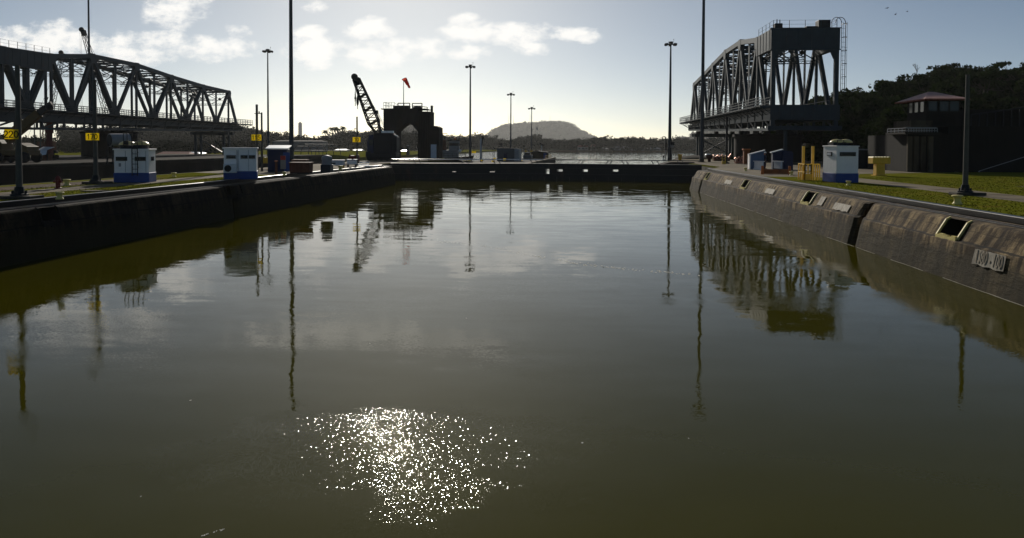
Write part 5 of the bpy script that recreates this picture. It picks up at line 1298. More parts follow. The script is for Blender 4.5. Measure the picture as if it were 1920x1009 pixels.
bollard('yellow bollard beside the white end of the blue kiosk', 1398, 321, 0.32, g_)
bollard('cream bollard on the grass edge nearest the 220 post', 112, 374, 0.29, g_)
bollard('cream bollard behind the dark red fire hydrant', 125.5, 348, 0.33, g_)
bollard('cream bollard between the two white huts on the left island', 326, 332, 0.30, g_)
bollard('yellow bollard between the flat-roofed hut and the red tank', 533, 329.5, 0.28, g_)
bollard('yellow bollard in front of the white and blue benches', 638, 319.5, 0.42, g_)
bl = thing('bollard', 'tapered yellow-brown post on the quay right of the loudspeaker mast', 'bollard', (*at(1275, 300.5).xy, T), 0, g_)
MB().lathe([(0.26, 0), (0.30, 0.5), (0.40, 0.95), (0.42, 1.0), (0.05, 1.02)], 14).build('stem', M['yellow'], bl, smooth=True)
# hydrant
hy = thing('fire_hydrant', 'dark red fire hydrant on the bare soil of the left island', 'hydrant', (*at(109, 354).xy, T))
b_ = MB(); b_.lathe([(0.17, 0), (0.17, 0.05), (0.11, 0.08), (0.11, 0.42), (0.14, 0.45), (0.14, 0.5), (0.10, 0.6), (0.03, 0.66)], 16); b_.build('barrel', M['red'], hy, smooth=True)
for e in (-1, 1):
    c_ = MB(); c_.tube((e*0.10, 0, 0.36), (e*0.22, 0, 0.36), 0.055, n=10); c_.build('outlet', M['red'], hy)
# slab cover on the left grass
cvp = at(178, 359); MB().box((0, 0, 0), (1.1, 0.6, 0.04)).build('concrete_cover', M['path'], None, loc=(cvp.x, cvp.y, T+0.03))
tag(bpy.data.objects['concrete_cover'], 'small flat concrete cover in the grass left of the round-roofed hut', 'cover')

# blue kiosk with sloping white-topped side wall, orange barrier and a worker
p = at(1405, 318); k = p.y/F
ks = thing('kiosk', 'open blue kiosk with sloping white-capped side walls and a low white counter', 'kiosk', (p.x, p.y, T), R(-6))
MB().prism([(0.14, 0), (1.42, 0), (1.42, 1.93), (0.14, 1.52)], 'y', 0.05, 0.20).build('side_wall', M['kiosk_blue'], ks, bevel=0.01)
MB().prism([(0.0, 0.02), (0.14, 0.02), (0.14, 1.52), (0.0, 1.48)], 'y', 0.0, 1.5).build('front_panel', M['white'], ks, bevel=0.01)
MB().prism([(-0.1, 1.47), (1.5, 1.93), (1.5, 2.02), (-0.1, 1.57)], 'y', -0.08, 0.72).build('capping', M['white'], ks)
MB().box((0.80, -0.85, 0.42), (2.0, 0.14, 0.76), R(-74)).build('counter', M['white'], ks, bevel=0.01)
ctt = MB(); ctt.box((0.80, -0.85, 0.86), (2.1, 0.34, 0.08), R(-74)); ctt.build('counter_top', M['white'], ks); MB().box((0.74, -0.87, 0.06), (2.15, 0.2, 0.11), R(-74)).build('plinth', M['white'], ks)
MB().box((2.72, -0.45, 0.48), (1.7, 0.14, 0.7), R(-74)).build('counter', M['pale_grey'], ks, bevel=0.01)
MB().box((2.72, -0.45, 0.87), (1.8, 0.34, 0.08), R(-74)).build('counter_top', M['white'], ks)
MB().prism([(2.35, 0), (4.25, 0), (4.25, 1.88), (3.3, 1.98), (2.35, 1.72)], 'y', 0.6, 1.6).build('rear_wall', M['dark_blue'], ks, bevel=0.02)
MB().prism([(2.2, 1.70), (3.35, 2.02), (3.35, 2.10), (2.2, 1.78)], 'y', 0.52, 1.66).build('capping', M['pale_grey'], ks)
MB().box((3.75, 0.15, 0.88), (0.95, 0.5, 1.76)).build('locker', M['dark_blue'], ks, bevel=0.02)
ob = thing('barrier', 'low orange barrier in front of the blue kiosk', 'barrier', (*at(1428, 327).xy, T), R(-14))
MB().box((1.15, 0, 0.24), (2.3, 0.14, 0.40)).build('board', M['orange_brown'] if 'orange_brown' in M else M['orange'], ob, bevel=0.02)
for x in (0.06, 2.2): MB().box((x, 0.0, 0.36), (0.26, 0.24, 0.72), taper=0.8).build('end_post', M['orange'], ob, bevel=0.03)
op = thing('marker_post', 'pale orange striped post behind the worker in the blue kiosk', 'post', (*at(1437, 318).xy, T)); op.location.y += 1.0
MB().box((0, 0, 0.9), (0.24, 0.2, 1.8)).build('post', M['pale_orange'] if 'pale_orange' in M else M['pale_yellow'], op, bevel=0.02); MB().box((0, 0, 1.55), (0.25, 0.21, 0.14)).build('band', M['orange'], op)

# left: dark kiosk, red tanks, drum stack, benches, sign board
p = at(523, 322.5); kd = thing('kiosk', 'dark blue kiosk with a bright white sloping roof beside the thickest mast', 'kiosk', bk(p, 0.9), R(12)); k = p.y/F
MB().box((0, 0, 0.95), (36*k, 1.7, 1.9)).build('wall', M['dark_blue'], kd, bevel=0.03)
rf = MB(); rf.prism([(-1.0, 1.92), (1.0, 2.18), (1.0, 2.26), (-1.0, 2.0)], 'x', -0.95, 0.95); rf.build('roof', M['tin'], kd)
MB().box((0.75, -0.875, 0.85), (0.55, 0.03, 1.6)).build('door', M['blue'], kd)
p = at(531, 324); wb = thing('warning_board', 'narrow board with a red top on the dark blue kiosk front', 'sign', bk(p, 0.02))
MB().box((0, 0, 0.85), (0.44, 0.05, 1.1)).build('board', M['far_wall'], wb); MB().box((0, -0.03, 1.22), (0.42, 0.03, 0.34)).build('panel', M['red_bright'] if 'red_bright' in M else M['red'], wb); MB().box((0, 0.03, 0.35), (0.10, 0.05, 0.7)).build('post', M['steel_dark'], wb)
p = at(518, 327); pp = thing('marker_post', 'short rusty post in front of the dark blue kiosk', 'post', (p.x, p.y, T)); MB().box((0, 0, 0.5), (0.16, 0.16, 1.0)).build('post', M['rust'], pp, bevel=0.02); MB().box((0, 0, 1.03), (0.2, 0.2, 0.06)).build('cap', M['orange'], pp)
def crate(label, px, py, wpx, hpx, rz, m):
    p = at(px, py); k = p.y/F; root = thing('skip_tank', label, 'tank', bk(p, 0.7), rz); w_, h_ = wpx*k, hpx*k
    b_ = MB(); b_.prism([(-w_/2, 0.1), (w_/2, 0.1), (w_/2+0.03, h_-0.1), (-w_/2-0.03, h_-0.1)], 'y', -0.7, 0.7); b_.build('body', m, root, bevel=0.04)
    MB().box((0, 0, h_-0.05), (w_+0.14, 1.54, 0.10)).build('rim', m, root, bevel=0.02)
    rb = MB()
    for q in range(5): rb.box((-w_/2+0.1+(w_-0.2)*q/4, -0.72, h_/2), (0.08, 0.05, h_-0.25))
    rb.build('rib', m, root)
    sk = MB()
    for e in (-0.5, 0.5): sk.box((0, e, 0.05), (w_, 0.14, 0.1))
    sk.build('skid', M['steel_dark'], root)
crate('brick-red open tank on the left island between the kiosk and the drums', 565, 326, 37, 22, R(6), M['rust'])
crate('second brick-red tank half hidden behind the first', 563, 316, 26, 17, R(6), M['rust'])
p = at(613, 324); ds = thing('capstan', 'grey stepped round capstan beside the red tank', 'capstan', bk(p, 0.4)); k = p.y/F
MB().box((-0.30*0, 0, 0.33), (20*k*0.95, 0.9, 0.66)).build('base', M['steel'], ds, bevel=0.04)
d_ = MB(); d_.lathe([(0.44, 0.66), (0.42, 0.8), (0.40, 1.0), (0.43, 1.02), (0.43, 1.28), (0.36, 1.36), (0.05, 1.45)], 20); d_.build('drum', M['grey'], ds, smooth=True)
e_ = MB(); e_.tube((0.4, 0, 0.78), (0.72, 0, 0.78), 0.06); e_.tube((-0.4, 0, 0.78), (-0.66, 0, 0.78), 0.06); e_.build('handle', M['steel_dark'], ds)
def bench(label, px, py, wpx, hpx, roofm, bodym, legm):
    p = at(px, py); k = p.y/F; root = thing('equipment_box', label, 'box', bk(p, 0.5), R(8)); w_, h_ = wpx*k, hpx*k
    MB().box((0, 0, h_*0.66), (w_, 0.9, h_*0.55)).build('body', bodym, root, bevel=0.03)
    MB().box((0, 0, h_*0.97), (w_+0.12, 1.0, h_*0.10)).build('lid', roofm, root, bevel=0.01)
    for sx in (-1, 1):
        for sy_ in (-1, 1): MB().box((sx*w_*0.44, sy_*0.36, h_*0.2), (0.1, 0.1, h_*0.4)).build('leg', legm, root)
bench('pale equipment box with a blue lid on yellow legs behind the capstan', 633, 316, 25, 16, M['blue'], M['pale_grey'], M['yellow'])
bench('white equipment box with a blue lid beside the number 10 post', 660, 314, 17, 15, M['blue'], M['white'], M['steel_dark'])
p = at(664, 306); rd = thing('hose_reel', 'dark red hose reel on the ground just left of the number 10 post', 'reel', (p.x, p.y, T)); 
w_ = MB(); w_.tube((-0.5, 0, 0.55), (0.5, 0, 0.55), 0.45, n=16); w_.build('drum', M['red'], rd, smooth=True)
for e in (-0.55, 0.55):
    f_ = MB(); f_.tube((e-0.04, 0, 0.55), (e+0.04, 0, 0.55), 0.55, n=16); f_.build('flange', M['red'], rd)
st = MB(); st.box((0, 0, 0.06), (1.3, 0.9, 0.12)); st.build('base', M['steel_dark'], rd)
for i, (px, py, L) in enumerate(((679, 310, 1.6), (690, 313, 2.0), (683, 306, 1.2))):
    p = at(px, py); lb_ = ['pale plank lying flat nearest the crane wheels', 'longest pale plank lying beside the lock edge', 'short pale plank lying behind the two longer ones'][i]
    o = MB().box((0, 0, 0.07), (L, 0.3, 0.12)).build('plank', M['tin'], None, loc=(p.x, p.y, T+0.01), rz=0.1*i); tag(o, lb_+' by the number 10 post', 'plank', 'planks by the number 10 post')

# right apron: cable drum, reels, column, signal arms, buoy light
p = at(1330, 304); wn_ = thing('winch', 'dark red winch with a white cover at the foot of the right mast', 'winch', bk(p, 0.3))
b_ = MB(); b_.lathe([(0.22, 0), (0.25, 0.4), (0.5, 0.75), (0.55, 1.05), (0.3, 1.15)], 12); b_.build('drum', M['dark_red'] if 'dark_red' in M else M['rust'], wn_, smooth=True)
c_ = MB(); c_.prism([(-0.62, 1.08), (0.1, 1.16), (0.15, 1.28), (-0.5, 1.24)], 'y', -0.3, 0.3); c_.build('cover', M['tin'], wn_)
def reel_pile(label, px0, px1, py, hpx, n_, seed):
    p = at((px0+px1)/2, py); k = p.y/F; root = thing('pipe_bundle', label, 'pipes', bk(p, 0.8)); w_, h_ = (px1-px0)*k, hpx*k
    r2 = random.Random(seed)
    MB().box((0, 0.2, h_*0.3), (w_*0.96, 1.2, h_*0.6)).build('rack', M['rust'], root, bevel=0.03)
    for q in range(n_):
        x = -w_/2+w_*(q+0.5)/n_; o = MB()
        if q % 2: o.tube((x-w_/n_, -0.55, h_*r2.uniform(0.3, 0.8)), (x+w_/n_, -0.35, h_*r2.uniform(0.6, 1.0)), 0.12, n=10)
        else: o.path([(x+0.38*math.cos(t), -0.6+0.1*math.sin(t), h_*0.5+0.38*math.sin(t)) for t in np.linspace(0, 6.28, 13)], 0.075)
        o.build('pipe', M['copper'], root, smooth=True)
reel_pile('long heap of shiny copper-red pipes on the right apron under the bridge frame', 1337, 1368, 302, 14, 8, 3)
reel_pile('smaller heap of copper-red pipe coils beside the orange-brown pillar', 1379, 1393, 307, 13, 5, 5)
p = at(1399, 308); oc = thing('ventilator', 'orange-brown pillar with a flat cap behind the blue kiosk', 'ventilator', bk(p, 0.4))
MB().box((0, 0, 0.95), (0.75, 0.7, 1.9)).build('stem', M['orange_brown'] if 'orange_brown' in M else M['rust'], oc, bevel=0.03); MB().box((0, 0, 1.97), (0.98, 0.9, 0.16)).build('hood', M['orange'], oc, bevel=0.03)
p = at(1357, 308); yb = thing('barrier', 'small yellow barrier frame beside the slim post on the right apron', 'barrier', (p.x, p.y, T)); o = MB(); o.box((0, 0, 0.22), (0.5, 0.4, 0.4)); o.build('base', M['yellow'], yb, bevel=0.02); o = MB(); o.bar((-0.2, 0, 0.4), (-0.2, 0, 1.15), 0.07); o.bar((0.2, 0, 0.4), (0.2, 0, 1.05), 0.07); o.bar((-0.2, 0, 0.75), (0.2, 0, 0.75), 0.06); o.build('rail', M['yellow'], yb)
def arrow_signal(label, px, y, z0, py_top, mt):
    x = pxX(px, y); root = thing('arrow_signal', label, 'signal', (x, y, z0)); h_ = pyZ(py_top, y, px)-z0
    MB().tube((0, 0, 0), (0, 0, h_*0.82), 0.22, 0.19, n=12).build('post', M[mt], root, smooth=True)
    a = MB(); a.path([(0.25+0.28*math.cos(t), -0.1, h_-0.35+0.28*math.sin(t)) for t in np.linspace(0, 6.28, 13)], 0.10)
    a.bar((0.35, -0.1, h_-0.5), (0.75, -0.1, h_-1.3), 0.22); a.bar((0.45, -0.1, h_-0.6), (0.35, -0.1, h_-2.6), 0.20); a.bar((0.35, -0.1, h_-2.6), (-0.05, -0.1, h_-2.2), 0.14); a.bar((0, 0, h_*0.75), (0.4, -0.1, h_*0.75), 0.12)
    a.build('arrow_arm', M['steel_dark'], root)
arrow_signal('pale post with a dark looped signal arrow left of the grey box building', 901.5, 168, 0.95, 250, 'pale_grey')
p_ = thing('arrow_signal', 'dark looped signal arrow on a bracket left of the loudspeaker mast', 'signal', (pxX(1249.5, 139), 139, 1.9)); zq = lambda py: pyZ(py, 139, 1250)-1.9
a = MB(); a.path([(-0.45+0.36*math.cos(t), 0, zq(259)+0.22*math.sin(t)) for t in np.linspace(0, 6.28, 13)], 0.09); a.bar((-0.8, 0, zq(263)), (-0.4, 0, zq(261)), 0.12); a.bar((-0.15, 0, zq(261)), (-0.1, 0, zq(281)), 0.24); a.bar((-0.1, 0, zq(281)), (0.35, 0, zq(279)), 0.2); a.build('arrow_arm', M['steel_dark'], p_)
a = MB(); a.bar((-0.1, 0.1, 0), (-0.1, 0.1, zq(262)), 0.14); a.bar((-0.1, 0.1, zq(275)), (0.45, 0.1, zq(275)), 0.1); a.build('bracket', M['grey'], p_)
ls = thing('loudspeaker', 'grey loudspeaker boxes on a bracket right of the mast at the gate end', 'loudspeaker', (pxX(1259.5, 139.5), 139.5, 1.9))
MB().box((0.1, 0, zq(269)), (0.6, 0.5, 0.5)).build('speaker_box', M['steel_dark'], ls, bevel=0.04); MB().box((0.1, 0, zq(275)), (0.6, 0.5, 0.45)).build('speaker_box', M['grey'], ls, bevel=0.04)
a = MB(); a.bar((0.0, 0.1, 0), (0.0, 0.1, zq(267)), 0.12); a.bar((-0.3, 0.1, zq(272)), (0.2, 0.1, zq(272)), 0.1); a.build('bracket', M['grey'], ls)
by = thing('signal_lamp', 'small black and white signal lamp at the right end of the gate', 'lamp', (pxX(1244.5, 138), 138, 1.9))
o = MB(); o.lathe([(0.22, 0), (0.22, 0.1), (0.16, 0.14)], 12); o.build('base', M['black'], by); o = MB(); o.lathe([(0.12, 0.14), (0.12, 0.6)], 12); o.build('stem', M['white'], by, smooth=True); o = MB(); o.lathe([(0.14, 0.6), (0.16, 0.7), (0.14, 0.95), (0.02, 1.02)], 12); o.build('lantern', M['black'], by, smooth=True)

# ------------------------------------------------------------------ guide wall beyond the gate
gz = 0.95
wv = [(-9.5, 126), (-8.6, 126), (-3.9, 231), (-3.7, 234), (-4.2, 238), (-7.4, 240), (-24.5, 240), (-24.0, 160), (-19.0, 150), (-14, 126)]
gw = thing('guide_wall', 'long low concrete guide wall running out into the lake beyond the gate', 'wall', (0, 0, 0))
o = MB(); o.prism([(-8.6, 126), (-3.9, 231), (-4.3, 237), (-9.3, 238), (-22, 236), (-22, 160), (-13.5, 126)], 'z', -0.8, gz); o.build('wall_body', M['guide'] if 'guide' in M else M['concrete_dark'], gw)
o = MB(); o.prism([(-8.55, 126), (-3.85, 231), (-4.5, 231.2), (-9.2, 126)], 'z', gz, gz+0.28); o.build('kerb', M['path'], gw)
o = MB(); o.prism([(-9.6, 126), (-4.9, 231), (-5.2, 231), (-9.9, 126)], 'z', gz, gz+0.16); o.build('rail', M['rust'], gw)
p = (pxX(953, 180), 180); gb_ = thing('equipment_building', 'windowless blue-grey box building on the guide wall behind the gate', 'building', (p[0], p[1], gz), R(-6)); k = 180/F
h_ = pyZ(279, 180)-gz
MB().box((-0.6, 1.8, h_/2), (33*k, 3.6, h_)).build('wall', M['blue_grey'], gb_); MB().box((-0.6+33*k/2+0.5, 1.9, h_/2-0.05), (1.05, 3.4, h_-0.1)).build('side_face', M['side_grey'] if 'side_grey' in M else M['pale_grey'], gb_)  # the second block is the building's right face in a paler grey
MB().box((-0.6, 1.8, h_+0.05), (33*k+0.2, 3.8, 0.1)).build('roof', M['steel_dark'], gb_); MB().box((-0.6, -0.03, 0.9), (0.9, 0.08, 1.8)).build('door', M['dark_blue'], gb_)
o = MB(); o.bar((-1.9, 1, h_), (-1.9, 1, h_+0.7), 0.12); o.box((-1.9, 1, h_+1.0), (0.7, 0.5, 0.5)); o.bar((-1.9, 1, h_+1.2), (-1.9, 1, h_+1.8), 0.04); o.build('siren', M['steel_dark'], gb_)
def small_sign(label, px, y, py_s, py_t, sw, sh):
    root = thing('marker_sign', label, 'sign', (pxX(px, y), y, gz), 0, 'small yellow signs on the guide wall'); k = y/F
    MB().tube((0, 0, 0), (0, 0, pyZ(py_t, y, px)-gz), 0.05, n=6).build('pole', M['steel_dark'], root)
    MB().box((0, -0.08, pyZ(py_s, y, px)-gz), (sw*k, 0.04, sh*k)).build('board', M['sign'], root)
small_sign('largest small yellow board, on a thin pole right of the mast behind the tug', 888.5, 166, 285.5, 264, 8, 3.5)
small_sign('small yellow board low on its pole just right of the tugboat', 873, 160, 302.5, 285, 5, 3)
small_sign('small yellow board level with the gate handrail, left of the twin poles', 904, 164, 301, 285, 5, 2.6)
small_sign('small yellow board on the right one of twin poles before the grey building', 927.5, 172, 297.5, 283, 4, 2.4)
small_sign('small yellow board on the left one of twin poles before the grey building', 924.5, 170, 302.5, 283, 5, 2.4)
small_sign('small yellow board standing against the grey box building wall', 946.5, 172, 299, 295, 5, 4)
small_sign('small yellow board beside the right edge of the grey box building', 977.5, 190, 301, 284, 4, 2.5)
for i, (px, y, lab) in enumerate(((990, 205, 'grey towing locomotive with yellow roof gear nearest the grey building on the guide wall'),)):
    lo = thing('towing_locomotive', lab, 'locomotive', (pxX(px, y), y, gz), R(-3)); k = y/F
    MB().box((0, 0, 0.75), (2.1, 5.0, 0.9)).build('body', M['blue_grey'], lo, bevel=0.1); c_ = MB(); c_.box((0, -1.4, 1.45), (1.7, 1.1, 0.7)); cbo = c_.build('cab', M['grey'], lo, bevel=0.08); MB().box((0, -1.97, 1.5), (1.4, 0.05, 0.4)).build('window', M['glass'], cbo)
    for x in (-0.7, 0.75): o = MB(); o.bar((x, 0.2, 1.2), (x, 0.2, 2.7), 0.08); o.box((x+0.15, 0.2, 2.2), (0.7, 0.3, 0.25)); o.build('roof_gear', M['yellow'], lo)
    for y_ in (-1.7, 1.7): o = MB(); o.tube((-1.0, y_, 0.35), (1.0, y_, 0.35), 0.35, n=14); o.build('wheel', M['steel_dark'], lo, smooth=True)
sd_ = thing('shed', 'dark low shed with a blue end wall near the tip of the guide wall', 'shed', (pxX(1012, 222), 222, gz), R(-4)); k = 222/F
o = MB(); o.prism([(-2.2, 0), (2.2, 0), (2.2, 1.75), (-0.3, 2.05), (-2.2, 1.7)], 'y', -2.5, 2.5); o.build('wall', M['concrete_dark'], sd_); o = MB(); o.prism([(-2.4, 1.72), (-0.3, 2.07), (2.4, 1.76), (2.4, 1.86), (-0.3, 2.19), (-2.4, 1.84)], 'y', -2.7, 2.7); o.build('roof', M['steel_dark'], sd_); MB().box((1.75, -2.53, 0.85), (0.8, 0.06, 1.5)).build('door', M['blue'], sd_)
sa = thing('arrow_signal', 'tilted dark signal arm above the dark shed on the guide wall', 'signal', (pxX(1015.5, 226), 226, gz)); zq = lambda py: pyZ(py, 226, 1015)-gz
MB().tube((0, 0, 0), (0, 0, zq(270)), 0.09, n=8).build('post', M['pale_grey'], sa); o = MB(); o.bar((-0.5, 0, zq(269)), (0.7, 0, zq(274)), 0.35, 0.4); o.build('arrow_arm', M['steel_dark'], sa)
gr_ = MB(); rail_run(gr_, [(-6.2, 205, gz), (-5.2, 234, gz), (-9, 236, gz)], 1.0, 8, 0.05); tag(gr_.build('guard_railing', M['yellow']), 'thin yellow railing round the tip of the guide wall', 'railing')
# timber-like dark clutter on the mound behind the gate's left end
o = MB(); o.prism([(-23, 0.5), (-21.5, 2.2), (-16.8, 2.3), (-15.4, 1.6), (-13.2, 0.1), (-13.2, -0.5), (-23, -0.5)], 'y', 119.6, 124.6); tag(o.build('stone_mound', M['rock']), 'low dark sloping mound of stone behind the bright-railed end of the gate', 'mound')
o = MB(); o.prism([(11.4, -0.5), (12.2, 0.8), (13.1, 1.9), (14.3, 2.24), (17.6, 2.26), (18, -0.5)], 'y', 112.5, 117.5); tag(o.build('stone_mound', M['rock']), 'rounded stone mound at the gate end below the loudspeaker mast', 'mound')
rk = MB(); rk.sphere((0, 0, 0), 1.0, 12, 8, (4.5, 6, 1.5)); ro = rk.build('rock_bank', M['rock'], None, loc=(24.5, 158, 1.3), smooth=True); tag(ro, 'low rocky bank sloping into the lake under the far bridge frame', 'rocks')

# ------------------------------------------------------------------ control house on the right
YH = 77.0
ch = thing('control_house', 'dark concrete control house with balcony, pilasters and a pink hipped roof tower', 'building', (0, 0, 0))
X = lambda px, y=YH: pxX(px, y)
Z = lambda py, y=YH: pyZ(py, y, 1760)
zb_ = T-0.2
o = MB(); o.box(((X(1702)+X(1790))/2, YH+5.0, (zb_+Z(252))/2), (X(1790)-X(1702), 10.0, Z(252)-zb_)); o.box(((X(1786)+X(1990))/2, YH+6.5, (zb_+Z(236))/2), (X(1990)-X(1786), 11.0, Z(236)-zb_)); o.box(((X(1840)+X(1990))/2, YH+8.5, (Z(236)+Z(205))/2), (X(1990)-X(1840), 8.0, Z(205)-Z(236)+0.4)); wo = o.build('wall', M['concrete_dark'], ch)
for px in (1704, 1716, 1729, 1743): MB().box((X(px), YH-0.14, (zb_+Z(256))/2), (0.42, 0.28, Z(256)-zb_)).build('pilaster', M['concrete_brown'], ch)
o = MB(); o.box(((X(1690)+X(1757))/2, YH+1.5, Z(250)), (X(1757)-X(1690), 4.6, 0.18)); bo = o.build('balcony', M['concrete_dark'], ch)
o = MB(); rail_run(o, [(X(1692), YH-0.7, Z(250)), (X(1750), YH-0.7, Z(250))], Z(240.5)-Z(250), 12, 0.05); rail_run(o, [(X(1692), YH-0.7, Z(250)), (X(1692), YH+3.6, Z(250))], Z(240.5)-Z(250), 5, 0.05); o.bar((X(1692), YH-0.7, Z(240.5)), (X(1748), YH-0.7, Z(240.5)), 0.12); o.build('railing', M['grey'], bo)
o = MB(); o.box(((X(1718)+X(1760))/2, YH+3.4, (Z(240)+Z(226))/2-0.2), (X(1760)-X(1718), 4.0, Z(226)-Z(240)+0.5)); o.build('parapet', M['concrete_brown'], ch)
tb = MB(); tb.box(((X(1766)+X(1832))/2, YH+5.6, (Z(236)+Z(182))/2), (X(1832)-X(1766), 4.4, Z(182)-Z(236)+0.3)); to = tb.build('tower_wall', M['concrete_dark'], ch)
for yy_ in (4.3, 5.6, 6.9): MB().box((X(1766)-0.01, YH+yy_, Z(196)), (0.06, 0.7, 1.0)).build('window', M['glass'], to)
for px in (1778, 1800, 1820): MB().box((X(px), YH+3.38, Z(196)), (0.8, 0.06, 0.9)).build('window', M['glass'], to)
rx0, rx1, ry0, ry1 = X(1752), X(1838), YH+2.2, YH+9.2; re, ra = Z(182), Z(164.5); cxm, cym = (rx0+rx1)/2, (ry0+ry1)/2
rfm = MB(); rfm.add([(rx0, ry0, re), (rx1, ry0, re), (rx1, ry1, re), (rx0, ry1, re), (cxm-0.3, cym, ra), (cxm+0.3, cym, ra)], [(0, 1, 5, 4), (1, 2, 5), (2, 3, 4, 5), (3, 0, 4), (3, 2, 1, 0)]); ro = rfm.build('roof', M['tile_pink'], ch)
ev = MB(); ev.box((cxm, cym, re-0.07), (rx1-rx0+0.1, ry1-ry0+0.1, 0.12)); ev.build('eaves', M['tile'], ro)
o = MB(); o.bar((X(1846), YH+0.9, zb_+0.3), (X(1990), YH+0.9, Z(275)), 0.05, 0.06); o.bar((X(1846), YH+0.9, zb_+0.3), (X(1846), YH+0.9, zb_), 0.1); o.build('ramp_rail', M['grey'], ch)
o = MB(); o.prism([(X(1846), zb_), (X(1990), zb_), (X(1990), Z(281))], 'y', YH+0.95, YH+2.2); o.build('ramp', M['concrete_dark'], ch)
o = MB()
for q in range(9): o.bar((X(1860+16*q), YH+4, Z(212-2.2*q)), (X(1876+16*q), YH+4, Z(209.8-2.2*q)), 0.14)
for q in range(9): o.bar((X(1860+16*q), YH+4, Z(236)), (X(1860+16*q), YH+4, Z(211-2.2*q)), 0.10)
o.build('gantry', M['steel_dark'], ch)
dp_ = thing('long_shed', 'long low black shed with a pale roof edge behind the yellow ventilator', 'shed', (pxX(1640, 88), 88, T)); k = 88/F
MB().box((-0.4, 1.8, 1.0), (50*k, 3.4, 2.0)).build('wall', M['steel_dark'], dp_); MB().box((-0.4, 1.8, 2.07), (52*k, 3.7, 0.13)).build('roof', M['grey'], dp_, bevel=0.03)

# ------------------------------------------------------------------ people
def skin_mesh(name, chains, m, parent, sub=1):
    """chains: lists of (x, y, z, r); consecutive points are joined; equal points share a vertex"""
    key, v, e, rad = {}, [], set(), []
    def vid(p):
        k = tuple(round(c, 3) for c in p[:3])
        if k not in key: key[k] = len(v); v.append(p[:3]); rad.append(p[3])
        return key[k]
    for c in chains:
        ids = [vid(p) for p in c]
        for a, b_ in zip(ids, ids[1:]): e.add((a, b_))
    me = bpy.data.meshes.new(name); me.from_pydata(v, list(e), []); o = bpy.data.objects.new(name, me); col.objects.link(o)
    sk = o.modifiers.new('skin', 'SKIN'); sk.use_smooth_shade = True
    for i, d in enumerate(me.skin_vertices[0].data if me.skin_vertices else []): d.radius = (rad[i], rad[i]); d.use_root = (i == 0)
    return o, rad
def build_skin(name, chains, m, parent):
    import bmesh
    key, vs, es, rad = {}, [], set(), []
    def vid(p):
        k = tuple(round(c, 3) for c in p[:3])
        if k not in key: key[k] = len(vs); vs.append(p[:3]); rad.append(p[3])
        return key[k]
    for c in chains:
        ids = [vid(p) for p in c]
        for a, b_ in zip(ids, ids[1:]): es.add((min(a, b_), max(a, b_)))
    bm = bmesh.new(); ly = bm.verts.layers.skin.verify()
    bv = [bm.verts.new(p) for p in vs]
    for i, q in enumerate(bv): q[ly].radius = (rad[i], rad[i]); q[ly].use_root = (i == 0)
    for a, b_ in es: bm.edges.new((bv[a], bv[b_]))
    me = bpy.data.meshes.new(name); bm.to_mesh(me); bm.free(); me.materials.append(m)
    o = bpy.data.objects.new(name, me); col.objects.link(o); o.parent = parent
    sk = o.modifiers.new('skin', 'SKIN'); sk.use_smooth_shade = True
    sb = o.modifiers.new('subdivision', 'SUBSURF'); sb.levels = sb.render_levels = 1
    return o
